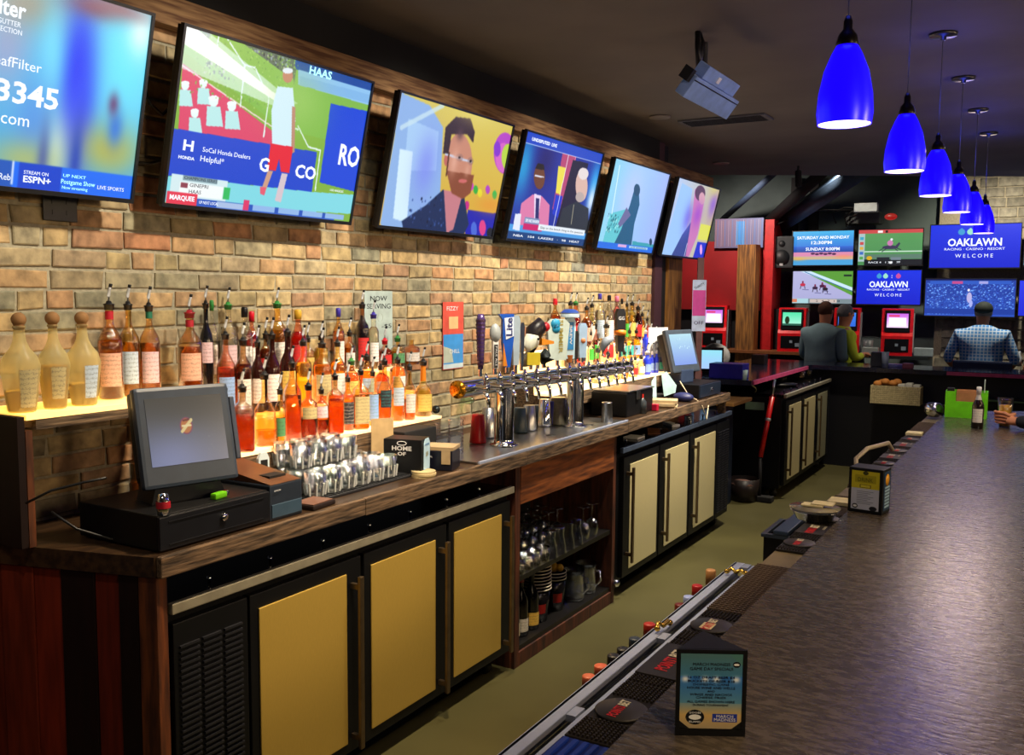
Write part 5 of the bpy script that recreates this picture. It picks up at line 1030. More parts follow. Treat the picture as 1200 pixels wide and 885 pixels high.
o = obj('lemon_wedges', MB().ball((0, 0, .02), .026).ball((.03, .01, .02), .022).ball((-.02, .025, .02), .022), mat('lemon', C('#c89a2a'), .5), None, (-2.31, 4.42, .305)); tag(o, 'yellow lemon pieces in the top bowl in the cabinet', 'fruit'); o['kind'] = 'stuff'
for i, y in enumerate((4.62, 4.78)):
    t = thing('glass_jug', 'clear glass jug, %s of two on the cabinet floor shelf' % colw[i], 'jug', (-2.29, y, .0955)); obj('wall', MB().lathe([(0, .003), (.06, .003), (.062, .02), (.055, .14), (.065, .17), (.062, .17), (.052, .14), (.058, .02), (0, .008)], 18), GL, t)
    obj('handle', MB().tube([(.055, 0, .14), (.09, 0, .13), (.095, 0, .08), (.06, 0, .04)], .006), GL, t)

# ================================================================= THE BARTENDER'S SIDE OF THE BAR
m_rub = mat('rubber_mat_black', C('#17130f'), .55); MZ = BT - .029
# steel underbar unit with troughs
ub = thing('underbar_unit', 'long stainless steel underbar unit with open troughs beside the bar', 'sink', (-.972, 1.0, 0))
s_ = MB(); YE_ = 2.27
s_.box(0, 0, .80, .012, YE_, .85, bev=.002).box(.0, 0, .835, .036, YE_, .85, bev=.003).box(.064, 0, .83, .235, YE_, .845)
for y in (0, .86, 1.42, YE_ - .05): s_.box(.036, y, .832, .06, y + .05, .848)
s_.box(.036, 0, .79, .06, YE_, .796)
obj('steel_rim', s_, mat('satin_steel_rim', C('#aab6d2'), .38, .45, var=.04), ub)
obj('trough', MB().box(.012, 0, .60, .235, YE_, .70).box(.225, 0, .70, .235, YE_, .83).box(.012, 0, .70, .018, YE_, .80), STEEL, ub)
obj('divider_bar', MB().tube([(.048, .06, .815), (.048, YE_ - .06, .815)], .008), mat('bronze_pipe', C('#7a6048'), .4, .8), ub)
for y in (.05, YE_ - .1): obj('leg', MB().cyl((.05, y, 0), (.05, y, .8), .02), STEEL, ub); obj('leg', MB().cyl((.2, y, 0), (.2, y, .6), .02), STEEL, ub)
sr = obj('speed_rail', MB().box(-.115, .2, .50, -.005, YE_ - .2, .508).box(-.118, .2, .508, -.113, YE_ - .2, .56).box(-.118, .2, .62, -.113, YE_ - .2, .63), STEEL, ub)
gl = MB()
for k in range(6): gl.box(.09 + .03 * 0, .28, .0, .1, .3, .01) if False else None
# speed-rail bottles: only caps and necks show over the rim
rail = ((690, 796, '#c86848', 'salmon'), (704, 784, '#c86040', 'coral'), (719, 772, '#101418', 'black'), (730, 764, '#0c1014', 'black pointed'), (744, 752, '#1c2a3a', 'navy'), (761, 735, '#981c14', 'bright red'), (797, 712, '#5a1410', 'dark red'), (807, 703, '#8a9ad0', 'lavender'), (817, 690, '#981418', 'crimson'), (833, 672, '#b08050', 'tan'))
for px, py, col, nm in rail:
    x = -1.02; yy = at(px, py, x=x).y; z = .515; top = at(px, py - 4, x=x).z
    t = thing('rail_bottle', 'bottle with %s cap standing in the speed rail' % nm, 'bottle', (x, yy, z), 0, 'bottles in the speed rail'); h = max(.2, top - z)
    obj('glass', MB().lathe([(0, 0), (.034, 0), (.036, .01), (.036, h * .55), (.016, h * .72), (.013, h * .86), (0, h * .86)], 16), mat('dark_glass', C('#1a1410'), .1, coat=.3), t)
    obj('cap', MB().lathe([(0, h * .84), (.018, h * .84), (.018, h - .003), (.0165, h), (0, h)], 14), plastic(col, .45), t)
# garnish bits
for i, (px, py) in enumerate(((697, 852), (777, 735), (862, 672))):
    p = at(px, py, z=.86); t = thing('lemon_clip', 'small brass pour clip lying on the steel rim, %s along' % ('first', 'second', 'third')[i], 'clip', p, R.uniform(0, 3), 'brass clips on the steel rim')
    obj('clip', MB().tube([(-.03, 0, .0), (-.015, .008, .014), (0, 0, .004), (.018, -.006, .014), (.035, 0, 0)], .007).ball((-.03, 0, .004), .009).ball((.035, 0, .004), .009), mat('brass_bits', C('#c8a24a'), .25, .9), t)
# mats
def barmat(y0, y1, label, kind, txt=None, big=False):
    t = thing('bar_mat', label, 'bar mat', (BX - .106, y0, MZ)); L_ = y1 - y0; w = .102
    if kind == 'blue':
        obj('base', MB().box(0, 0, 0, w, L_, .006), mat('blue_mat', C('#0c1f66'), .45), t); s = MB()
        for k in range(6): s.box(.008 + k * .019, .01, .0062, .017 + k * .019, L_ - .01, .012)
        obj('ribs', s, mat('blue_mat_ribs', C('#122f8a'), .4), t); return t
    if kind == 'weave':
        obj('base', MB().box(0, 0, 0, w, L_, .004), mat('dark_hole', C('#0c0a08'), .5), t); s = MB()
        for k in range(int(w / .012)): s.box(.002 + k * .012, 0, .0042, .006 + k * .012, L_, .009)
        for k in range(int(L_ / .014)): s.box(0, .002 + k * .014, .0045, w, .006 + k * .014, .011)
        o = obj('woven_grid', s, mat('grid_brown', C('#57483a'), .5), t); o['kind'] = 'stuff'; return t
    obj('base', MB().box(0, 0, 0, w, L_, .007, bev=.002), m_rub, t); s = MB(); n = int(L_ / .0085)
    for r_ in range(n):
        y = .005 + r_ * .0085
        for c_ in range(11):
            x = .006 + c_ * .0085
            if kind == 'round' and abs(y - L_ / 2) < .054: continue
            if kind == 'band' and abs(y - L_ * .5) < L_ * .36: continue
            s.box(x, y, .0072, x + .004, y + .004, .012)
    o = obj('rubber_nubs', s, mat('nub_black', C('#221d18'), .5), t); o['kind'] = 'stuff'
    if kind == 'round': pad = obj('round_pad', MB().lathe([(0, .0075), (.047, .0075), (.049, .012), (.046, .014), (0, .014)], 32, c=(w / 2, L_ / 2, 0)), mat('pad_charcoal', C('#2a2725'), .45), t); zt = .0146
    else: pad = obj('logo_pad', MB().box(.004, L_ * .15, .0075, w - .004, L_ * .85, .0135, bev=.001), mat('pad_charcoal', C('#2a2725'), .45), t); zt = .0142
    a = -0.0
    wtot = .075 if kind == 'round' else min(.12, L_ * .62)
    # lettering reads from the bartender's side, along the mat
    text('POINTS', wtot * .62, .026 if kind == 'band' else .018, mat('letter_red', C('#c01c20'), .5), t, (w * .47, L_ / 2 - wtot * .2, zt), (0, 0, PI / 2), bold=.0008)
    text('BET', wtot * .32, .026 if kind == 'band' else .018, mat('letter_cream', C('#d8d0b8'), .5), t, (w * .47, L_ / 2 + wtot * .32, zt), (0, 0, PI / 2), bold=.0008)
    if kind == 'band': text('SPORTSBOOK', wtot * .4, .008, mat('letter_cream', C('#d8d0b8'), .5), t, (w * .78, L_ / 2 + wtot * .25, zt), (0, 0, PI / 2))
    return t
def my(px, py): return at(px, py, z=MZ + .01).y
barmat(.5, 1.40, 'ribbed blue rubber bar mat closest to the bar corner', 'blue')
barmat(1.405, 1.665, 'black nubbed bar mat with a round lettered pad beside the blue mat', 'round')
barmat(1.67, 1.93, 'black bar mat with a large red and cream lettered band', 'band')
barmat(1.935, 2.16, 'black nubbed bar mat with a round pad behind the table tent', 'round')
barmat(2.165, 2.62, 'brown open-weave bar mat beyond the table tent', 'weave')
for i, (a, b_, k, l_) in enumerate(((2.80, 2.98, 'round', 'small black lettered bar mat after the bare ledge'), (2.985, 3.17, 'band', 'black lettered bar mat before the clear dish'), (3.175, 3.33, 'round', 'black bar mat under the clear dish'), (3.34, 3.68, 'weave', 'brown woven mat between the dish and the napkins'), (3.9, 4.15, 'weave', 'brown woven mat behind the second table tent'),
     (4.2, 4.38, 'band', 'lettered bar mat below the curved handle'), (4.4, 4.58, 'round', 'lettered bar mat next past the curved handle'), (4.6, 4.78, 'band', 'third lettered mat past the curved handle'), (4.8, 4.98, 'round', 'fourth lettered mat past the curved handle'), (5.0, 5.2, 'band', 'fifth lettered mat past the curved handle'), (5.22, 5.42, 'round', 'lettered mat just before the yellow napkins'), (5.6, 6.1, 'weave', 'woven mat at the far end of the bar'))):
    barmat(a, b_, l_, k)
# clear dish with paper, napkins
ds = thing('clear_dish', 'shallow clear plastic dish holding scraps of paper on the bar mat', 'dish', (BX - .085, 3.22, MZ + .015))
obj('dish_wall', MB().lathe([(0, .001), (.06, .001), (.075, .03), (.08, .03), (.08, .032), (.072, .032), (.058, .004), (0, .004)], 24), thin_glass('bright_glass', (.95, .97, 1), .02, 2.2), ds)
obj('lid', MB().lathe([(0, .036), (.082, .036), (.084, .04), (0, .044)], 24), mat('clear_lid', C('#b8b09a'), .15, trans=.6), ds)
o = obj('paper_scraps', MB().box(-.04, -.03, .045, .03, .02, .05).box(-.01, -.02, .051, .06, .04, .055), mat('cream_paper', C('#cfc49a'), .7), ds)
for i, (px, py, l_) in enumerate(((985, 588, 'small cream napkin pile on the ledge before the second table tent'), (1072, 508, 'small cream napkin pile far along the bar ledge'), (884, 742, 'small white label scrap at the edge of the woven mat'))):
    p = at(px, py, z=MZ + .018); o = obj('napkin_pile', MB().box(*((-.04, -.045, 0, .04, .045, .012) if i < 2 else (-.014, -.02, 0, .014, .02, .002))), mat('cream_paper', C('#cfc49a'), .7), None, (BX - .06, p.y, MZ + .0125)); o.location.z = MZ + .0125; tag(o, l_, 'napkin')
o = obj('chrome_bowl', MB().lathe([(0, 0), (.03, 0), (.055, .03), (.055, .06), (.035, .085), (0, .09)], 24), CHROME, None, (BX - .06, at(1087, 490, z=MZ).y, MZ + .012)); tag(o, 'small domed steel shaker at the far end of the bar ledge', 'shaker')
# curved hose handle
p0 = at(1010, 552, x=BX - .12); o = obj('curved_hose', MB().tube([(BX - .14, p0.y + .0, BT - .08), (BX - .15, p0.y + .02, BT + .02), (BX - .12, p0.y + .12, BT + .055), (BX - .06, p0.y + .3, BT + .06), (BX - .05, p0.y + .36, BT + .02)], .01), mat('hose_cream', C('#a89c88'), .4), None); tag(o, 'curved cream hose rising beside the second table tent', 'hose')
# black bin in the well
bn = thing('black_bin', 'open black plastic bin in the gap past the steel unit', 'bin', (-1.0, 3.75, 0))
obj('body', MB().box(0, 0, .0, .17, .28, .010).box(0, 0, .01, .01, .28, .83).box(.16, 0, .01, .17, .28, .83).box(.01, 0, .01, .16, .01, .83).box(.01, .27, .01, .16, .28, .83), mat('bin_black', C('#0e0f12'), .35), bn)
obj('rim', MB().box(-.01, -.01, .831, .01, .29, .845, bev=.003).box(.16, -.01, .831, .18, .29, .845, bev=.003).box(.01, -.01, .831, .16, .01, .845).box(.01, .27, .831, .16, .29, .845), mat('bin_rim', C('#3a4452'), .3), bn)
o = obj('cutting_board', MB().box(0, 0, .0, .06, .36, .018, bev=.004), plastic('#39465c', .3), None, (-.96, 3.74, .846)); tag(o, 'slate cutting board laid over the black bin', 'cutting board')
sb_ = thing('ice_chest', 'low black ice chest under the bar ledge past the steel unit', 'ice chest', (-.82, 3.3, 0)); obj('body', MB().box(0, 0, .02, .09, 2.6, .72, bev=.01), BLACKM, sb_)

# ================================================================= ON THE BAR
def tent(loc, rz, w, h, label, name='table_tent'):
    t = thing(name, label, 'table tent', loc, rz); return t
# near tent: triangular black holder
t = tent((-.478, 1.49, BT), .5, .13, .17, 'near three-sided black menu holder with a blue glowing special offers card')
w = .112; h = .150
obj('holder', MB().prism([(-w / 2, 0), (w / 2, 0), (0, .085)], 0.0, h, axis='z'), BLACK, t)
obj('frame', MB().box(-w / 2 - .003, -.005, 0, w / 2 + .003, -.001, .012).box(-w / 2 - .003, -.005, h - .006, w / 2 + .003, -.001, h).box(-w / 2 - .003, -.005, .012, -w / 2 + .004, -.001, h - .006).box(w / 2 - .004, -.005, .012, w / 2 + .003, -.001, h - .006), BLACK, t)
pp = Pic(200, 280, '#5c8a94'); pp.grad('#4c7478', '#3f7aa0', 'v', (0, 0, 1, .3)); pp.grad('#2c6cc0', '#5a90a8', 'v', (0, .3, 1, .7)); pp.grad('#7a98a0', '#c8a868', 'v', (0, .66, 1, .82)); pp.grad('#c8a868', '#a89878', 'v', (0, .82, 1, 1))
for x in (.08, .4, .58, .9): pp.soft((x, .34), .06, .04, '#f4fbff', .95)
pp.ell((.25, .85), .15, .10, '#14181c'); pp.ell((.25, .85), .1, .035, '#e8ecec'); pp.rect(.53, .80, .93, .91, '#24389a'); pp.poly([(.0, .9), (.16, 1), (0, 1)], '#101214'); pp.poly([(1, .9), (.84, 1), (1, 1)], '#101214'); pp.poly([(.78, .0), (1, 0), (1, .16)], '#4a7a78'); pp.ell((.9, .14), .06, .04, '#14181c'); pp.ell((.9, .14), .045, .015, '#e8ecec')
me = quad(w - .008, h - .020, -.0042, z0=.013); me.materials.append(pic_mat('specials_card', pp, 0, .25)); obj('card', me, None, t)
ink = plastic('#0c1418'); Zt = lambda v: .013 + (1 - v) * (h - .02)
for s, v, wd, hh in (('MARCH MADNESS', .14, .062, .005), ('GAME DAY SPECIALS', .2, .072, .005), ('16 OZ DRAFT BEER $4', .315, .078, .004), ('BUCKETS OF BEER $18', .365, .078, .004), ('DOMESTIC CANS', .41, .06, .0035), ('HOUSE WINE AND WELLS', .455, .08, .004), ('AND', .5, .012, .0035), ('WINGS AND NACHOS', .545, .07, .004), ('CHEESE FRIES', .585, .05, .0035), ('ALL GAMES SHOWN HERE', .64, .08, .004), ('DURING TOURNAMENT', .685, .06, .0035)):
    text(s, wd, hh, ink, t, (0, -.0046, Zt(v)), FRONT)
text('GOOSE', .02, .003, WHITEP, t, (-.026, -.0046, Zt(.79)), FRONT); text('ISLAND', .02, .003, WHITEP, t, (-.026, -.0046, Zt(.912)), FRONT); text('MARCH', .028, .005, WHITEP, t, (.024, -.0046, Zt(.835)), FRONT); text('MADNESS', .036, .005, WHITEP, t, (.024, -.0046, Zt(.88)), FRONT)
# second tent
t = tent((-.548, 3.33, BT), -.14, .1, .15, 'second black menu holder with a yellow and white card further along the bar', 'table_tent'); w = .115; h = .155
obj('holder', MB().box(-w / 2, 0, 0, w / 2, .09, h, bev=.003), BLACK, t)
pp = Pic(140, 200, '#b8c0d4'); pp.rect(0, 0, 1, .45, '#b8b020'); pp.rect(.0, .45, 1, 1, '#b0b8d0'); pp.rect(.12, .1, .88, .3, '#9a9418'); pp.rect(.3, .35, .7, .43, '#2a2a18'); pp.rect(.33, .36, .67, .42, '#c8c038'); pp.ell((.15, .92), .1, .06, '#1a1c20'); pp.ell((.15, .92), .07, .03, '#e0e4e8'); pp.ell((.8, .95), .14, .06, '#1a1c24')
for k in range(8): pp.rect(.2, .52 + k * .045, .8 - .1 * (k % 3), .535 + k * .045, '#6a7288')
pp.ell((.5, .05), .1, .05, '#3a3a10'); me = quad(w - .022, h - .022, -.001, z0=.012); me.materials.append(pic_mat('yellow_card', pp, 0, .3)); obj('card', me, None, t)
text('DRINK', .05, .014, plastic('#5a5a14'), t, (0, -.0015, h * .74), FRONT)
s2 = obj('side_card', MB().box(w / 2, .012, .012, w / 2 + .001, .08, h - .01), plastic('#1c3a5a'), t); obj('side_dot', MB().cyl((w / 2 + .001, .045, h * .75), (w / 2 + .002, .045, h * .75), .02, seg=20), plastic('#d89a1a'), s2)
for k in range(7): obj('side_bar', MB().box(w / 2 + .001, .022, .022 + k * .011, w / 2 + .0016, .072, .028 + k * .011), plastic('#98b8d0'), s2)
# green caddy
g = thing('green_caddy', 'bright green napkin caddy with brown napkins at the far end of the bar', 'napkin holder', (x_at(1131, 6.28, BT), 6.28, BT), .03)
GRN_ = mat('lime_plastic', C('#6cd01c'), .35)
gw = .115
obj('tray', MB().box(-gw, 0, 0, gw, .004, .10).box(-gw, .14, 0, gw, .144, .16).box(-gw, .004, 0, -gw + .004, .14, .16).box(gw - .004, .004, 0, gw, .14, .16).box(-gw, .004, 0, gw, .14, .004).box(-gw, .0, .1, -gw * .5, .004, .16).box(gw * .55, .0, .1, gw, .004, .16), GRN_, g)
nk = MB()
for k in range(14): nk.box(-gw * .48, .012 + k * .0085, .006, gw * .52, .018 + k * .0085, .155 + .012 * math.sin(k))
o = obj('napkin', nk, mat('kraft_paper2', C('#a8744a'), .8), g); o['kind'] = 'stuff'
obj('black_insert', MB().box(-gw * .95, .03, .004, -gw * .6, .1, .175, bev=.003), BLACKM, g); obj('menu_card', MB().box(gw * .8, .1, .0, gw * .84, .13, .23), plastic('#c0d0d0'), g)
# beer bottle
bottle('wine', .031, .225, '#1c0d06', 2, '#ded6cc', '#d8d8dc', 'brown beer bottle with a pale label standing before the green caddy', (x_at(1145, 5.83, BT), 5.83, BT), rz=.0, lab_z=(.16, .5), cat='bottle', name='beer_bottle', band=('#b8b4b0', .72, .93), ink='#6a6a80')
# beer glass
gx = x_at(1177, 5.98, BT)
bg = thing('beer_cup', 'clear plastic cup half full of golden beer held by a hand', 'cup', (gx, 5.98, BT))
obj('beer', MB().lathe([(0, .006), (.026, .006), (.035, .125), (0, .125)], 20), mat('beer', C('#f4b428'), .2, trans=.0), bg)
obj('cup_wall', MB().lathe([(0, 0), (.028, 0), (.042, .165), (.040, .165), (.0275, .004), (0, .004)], 24), CLEAR, bg)
# ================================================================= PENDANTS
def shade_mat():
    m = bpy.data.materials.new('cobalt_lit_glass'); m.use_nodes = True; n = m.node_tree.nodes; L = m.node_tree.links; b = n['Principled BSDF']
    b.inputs['Base Color'].default_value = (*C('#0404c8'), 1); b.inputs['Roughness'].default_value = .3; b.inputs['Emission Color'].default_value = (.008, .0, 1, 1); b.inputs['Emission Strength'].default_value = .9
    no = n.new('ShaderNodeTexNoise'); no.inputs['Scale'].default_value = 6; mr = n.new('ShaderNodeMapRange'); L.new(no.outputs['Fac'], mr.inputs[0]); mr.inputs[3].default_value = .8; mr.inputs[4].default_value = 1.0; L.new(mr.outputs[0], b.inputs['Emission Strength'])
    return m
SH = shade_mat(); BULB = glow('warm_bulb', '#fff0d0', 9); RING = glow('lit_shade_mouth', '#ffe2c0', 2.6)
PX, SZ = -.535, 2.27
pd = thing('pendant_lamp', '', 'pendant lamp', (PX, 2.68, SZ), 0, 'blue glass pendant lamps over the bar')
obj('shade', MB().lathe([(.070, 0), (.0735, .03), (.070, .08), (.058, .14), (.040, .185), (.024, .215), (.02, .215), (.038, .18), (.055, .138), (.066, .08), (.069, .03), (.066, .002)], 28), SH, pd)
obj('lamp_mouth', MB().lathe([(0, .001), (.067, .001), (.067, .004), (0, .004)], 24), RING, pd)
obj('cap', MB().lathe([(.027, .205), (.03, .21), (.024, .235), (.012, .25), (.012, .27), (.006, .285), (0, .285)], 18), mat('bronze_cap', C('#191514'), .3, .7), pd)
obj('cord', MB().cyl((0, 0, .283), (0, 0, CEIL - SZ - .02), .0022, seg=6), mat('cord_grey', C('#3a3c44'), .5), pd)
obj('canopy', MB().lathe([(0, CEIL - SZ - .03), (.012, CEIL - SZ - .03), (.014, CEIL - SZ - .016), (.058, CEIL - SZ - .014), (.062, CEIL - SZ - .001), (0, CEIL - SZ - .001)], 24), mat('canopy_nickel', C('#4a4a4a'), .35, .8), pd)
ys_ = [2.68, 3.79, 4.78, 5.78, 6.80, 7.80]
for i, y in enumerate(ys_):
    o = pd if i == 0 else dup(pd, (PX, y, SZ), R.uniform(0, 3))
    o['label'] = 'blue glass pendant lamp over the bar, ' + ('first and largest', 'second', 'third', 'fourth', 'fifth', 'sixth and smallest')[i] + ' in the row'
    l = bpy.data.lights.new('pendant_bulb_light', 'SPOT'); l.energy = 9; l.color = (1, .78, .5); l.spot_size = math.radians(110); l.spot_blend = .6; l.shadow_soft_size = .04
    lo = bpy.data.objects.new('pendant_bulb_light', l); COL.objects.link(lo); lo.location = (PX, y, SZ - .005)
    l = bpy.data.lights.new('pendant_blue_light', 'POINT'); l.energy = 1.3 if i < 2 else 2.4; l.color = (.05, .08, 1); l.shadow_soft_size = .08       # the blue glass glows sideways and up
    lo = bpy.data.objects.new('pendant_blue_light', l); COL.objects.link(lo); lo.location = (PX, y, SZ + .42)

# ================================================================= CEILING LIGHT BOX
p = at(834, 112, z=2.74)
lb = thing('ceiling_projector', 'tilted light grey metal box fixture in blue lamplight hanging under the dark ceiling', 'projector', (p.x, p.y, 2.74), 0)
lb.rotation_euler = (math.radians(38), 0, math.radians(90)); lb.scale = (1.2, 1.15, 1.15)
mm_ = mat('blue_lit_grey_metal', C('#86a6dc'), .45, 0)  # light grey metal, the pendants' blue light put into its colour
obj('housing', MB().box(-.26, -.015, -.055, .26, .03, .035, bev=.004), mm_, lb); obj('upper_box', MB().box(-.18, .0, .036, .2, .05, .09, bev=.004), mm_, lb)
obj('sockets', MB().box(-.05, -.004, .05, -.02, .0, .075), plastic('#e8ecf4'), lb)
obj('groove', MB().box(-.261, -.017, .018, .261, -.0152, .022), BLACKM, lb)
obj('end_knob', MB().box(-.29, .0, .0, -.261, .04, .05), BLACKM, lb); mnt = MB(); mnt.tube([(-.13, .05, .05), (-.16, .10, .12), (-.12, .16, .17)], .012); mnt.tube([(-.13, .06, .06), (-.09, .12, .14), (-.12, .16, .17)], .01)
obj('bracket', mnt, mat('bracket_dark', C('#141416'), .4, .5), lb)
st_ = obj('mounting_stem', MB().cyl((0, 0, 0), (0, 0, .2), .018), BLACKM, None, (p.x - .06, p.y + .05, 2.80)); tag(st_, 'black stem holding the light grey box fixture to the ceiling', 'mount')
vt = thing('ceiling_vent', 'dark flush vent in the ceiling behind the light grey box fixture', 'vent', at(850, 140, z=CEIL - .001)); obj('frame', MB().box(-.3, -.12, -.012, .3, .12, 0, bev=.003), mat('vent_frame', C('#4a4a50'), .6), vt); 
for k in range(6): obj('slat', MB().box(-.27, -.1 + k * .035, -.016, .27, -.085 + k * .035, -.0125), BLACKM, vt)

# ================================================================= BACK SCREENS
BY = 12.1
def btv(label, x0, y0, x1, y1, pic, Y=BY, rz=0., s=1.1, drop=0):
    a, b_ = at(x0, (y0 + y1) / 2, y=Y), at(x1, (y0 + y1) / 2, y=Y); c0, c1 = at((x0 + x1) / 2, y0, y=Y), at((x0 + x1) / 2, y1, y=Y)
    w, h = (b_ - a).length, c0.z - c1.z
    t = tv(label, ((a.x + b_.x) / 2, Y, c1.z), (0, 0, rz), w, h, pic, s * .78, .010, 'screens over the betting kiosks')
    t2 = obj('wall_arm', MB().box(-.05, .05, h * .3, .05, .28 if a.x > -1.6 else .39, h * .5), BLACKM, t); return t
def pics(fn, w=240, h=136): q = Pic(w, h, '#000000'); fn(q); q.blur(1); return q
def fa(q):
    q.grad('#48b4e8', '#3a7ad8', 'v', (0, 0, 1, .5)); q.grad('#3a6ad0', '#28489a', 'v', (0, .45, 1, .62)); q.rect(0, .62, 1, .74, '#d88ab0'); q.rect(0, .74, 1, .86, '#c8b090'); q.rect(0, .84, 1, 1, '#4aa0d8'); q.soft((.85, .75), .15, .06, '#f09070', .8); q.soft((.1, .82), .12, .05, '#e0b050', .8)
    for k in range(6): q.ell((.34 + k * .07, .66 + .015 * (k % 2)), .035, .03, '#4a2a50')
t = btv('screen with white opening hours over a pink and blue racetrack picture', 928, 270, 1001, 312, pics(fa)); tvt(t, 'SATURDAY AND MONDAY', .5, .19, .86, .085, WT, .001); tvt(t, '12:30PM', .48, .34, .34, .09, WT, .001); tvt(t, 'SUNDAY 8:00PM', .5, .53, .56, .09, WT, .001)
def fb(q):
    q.grad('#5a9a5a', '#4a8a52', 'v'); q.rect(0, 0, 1, .1, '#c84a4a'); q.rect(0, .1, .1, .9, '#a8c0c0'); q.rect(.1, .6, 1, .63, '#cfe8d8'); q.rect(.1, .7, 1, .82, '#5a7a6a'); q.rect(.1, .84, 1, 1, '#10141c'); q.ell((.18, .8), .045, .06, '#d8a820'); q.rect(.3, .78, .5, .86, '#182028'); q.rect(.52, .78, .68, .86, '#708088')
    q.ell((.5, .5), .12, .055, '#3a3454'); q.poly([(.58, .47), (.64, .36), (.66, .4), (.61, .54)], '#3a3454'); q.ell((.5, .38), .045, .08, '#c87ab0'); q.ell((.52, .28), .02, .035, '#e8e8f0')
    for a, b_ in (((.4, .52), (.33, .6)), ((.44, .54), (.38, .62)), ((.58, .54), (.62, .6)), ((.6, .52), (.67, .57))): q.line(a, b_, 1.5, '#2a2440')
    for k in range(5): q.rect(.02, .2 + k * .14, .08, .28 + k * .14, ('#3aa0c0', '#c84a4a', '#d8a840', '#3a6ac0', '#50a050')[k])
    q.rect(.3, .02, .38, .09, '#f0f0f0'); q.rect(.42, .02, .46, .09, '#181818'); q.rect(.5, .9, .54, .96, '#f0f0f0')
t = btv('screen showing a jockey on a dark horse racing over green turf', 1005, 268, 1082, 312, pics(fb)); tvt(t, 'RACE 4   1 2 5   7F', .42, .925, .5, .05)
def fc(q):
    q.grad('#b4b4dc', '#a8a8d4', 'v'); q.poly([(.15, 0), (1, 0), (1, .75), (.5, .3)], '#5a9a3a'); q.poly([(.3, 0), (1, .5), (1, .6), (.12, 0)], '#c8e4f4'); q.line((.2, .02), (1, .62), 1.5, '#2a5aa0'); q.rect(0, .85, 1, 1, '#7a8a90'); q.rect(0, .85, .27, 1, '#a8d0d8'); q.rect(.0, .87, .08, .97, '#d87a5a'); q.rect(.3, .87, .75, .98, '#c8b8b0')
    for x, y, c_ in ((.17, .42, '#c0304a'), (.38, .52, '#3a2440'), (.5, .46, '#4a2040'), (.55, .55, '#28202c')):
        q.ell((x, y), .045, .05, c_); q.ell((x, y - .08), .015, .04, '#7a2a4a'); q.line((x - .03, y + .04), (x - .04, y + .12), 1.3, '#2c2030'); q.line((x + .03, y + .04), (x + .04, y + .12), 1.3, '#2c2030'); q.line((x, y + .15), (x + .1, y + .16), 1.5, '#6a6a98')
    q.rect(.85, .1, .98, .16, '#203028')
t = btv('screen showing three racehorses rounding the dirt track by the rail', 928, 317, 1000, 357, pics(fc)); tvt(t, '2  4  7  1 8', .6, .925, .4, .06, NAVT)
def fo(q):
    q.grad('#1230e0', '#0a20c8', 'v')
    for x, c_ in ((.35, '#3a9ad0'), (.45, '#9ae0c8'), (.65, '#c84a9a')): q.ell((x, .17), .04, .07, c_); q.ell((x, .12), .02, .04, c_)
    q.ell((.55, .15), .008, .02, '#d0d0ff'); q.ell((.55, .21), .008, .02, '#d0d0ff')
def oak(t):
    tvt(t, 'OAKLAWN', .5, .42, .60, .17, WT, .001); tvt(t, 'RACING · CASINO · RESORT', .5, .57, .67, .055, WT); tvt(t, 'W E L C O M E', .5, .73, .42, .085, WT)
oak(btv('smaller blue welcome screen under the jockey screen', 1003, 316, 1080, 358, pics(fo)))
oak(btv('large blue welcome screen behind the smallest pendant lamps', 1089, 262, 1197, 315, pics(fo)))
def fg(q):
    q.grad('#1c3a98', '#2a50b8', 'v'); q.specks((0.02, .1, .98, .95), ['#3a68d8', '#5a90f0', '#16308a', '#7ab0ff', '#2238a0'], 1600, 4); q.rect(0, 0, 1, .04, '#0c1a50'); q.rect(.05, .05, .95, .14, '#2a58c0'); q.rect(.0, .8, 1, .95, '#1c3c9c'); q.ell((.5, .5), .03, .14, '#b8b0e0'); q.ell((.49, .3), .014, .04, '#f0ecff'); q.ell((.52, .66), .02, .1, '#a8b0f0'); q.rect(.3, .06, .42, .13, '#c04a8a'); q.rect(.6, .06, .7, .13, '#a0a0e0')
btv('wide screen with a glittering dark blue stadium crowd', 1083, 326, 1191, 372, pics(fg))
def fh(q): q.grad('#2a3ae8', '#1c28d0', 'v')
btv('plain blue screen cut by the frame edge beside the stadium screen', 1193, 328, 1262, 372, pics(fh)); btv('pale screen cut by the frame edge beside the large welcome screen', 1200, 262, 1280, 312, pics(lambda q: q.grad('#a8c060', '#88c8e0', 'v')))
# speaker
a, b_ = at(903, 277, y=12.0), at(929, 314, y=12.0)
sp = thing('wall_speaker', 'grey wall loudspeaker between the red corner and the screens', 'speaker', ((a.x + b_.x) / 2, 12.0, b_.z), .25); w = (b_.x - a.x); h = a.z - b_.z
obj('cabinet', MB().box(-w / 2, 0, 0, w / 2, .2, h, bev=.02), mat('speaker_grey', C('#32383a'), .6), sp); obj('woofer', MB().cyl((0, -.004, h * .33), (0, 0, h * .33), w * .34, seg=24), mat('cone_grey', C('#1c2022'), .5), sp); obj('tweeter', MB().cyl((0, -.004, h * .76), (0, 0, h * .76), w * .14, seg=20), mat('cone_grey', C('#1c2022'), .5), sp); obj('badge', MB().box(-.02, -.006, h * .07, .02, -.001, h * .14), plastic('#b0b4b4'), sp)
sm = obj('bracket', MB().box(-.03, .2, h * .4, .03, .49, h * .55), BLACKM, sp)
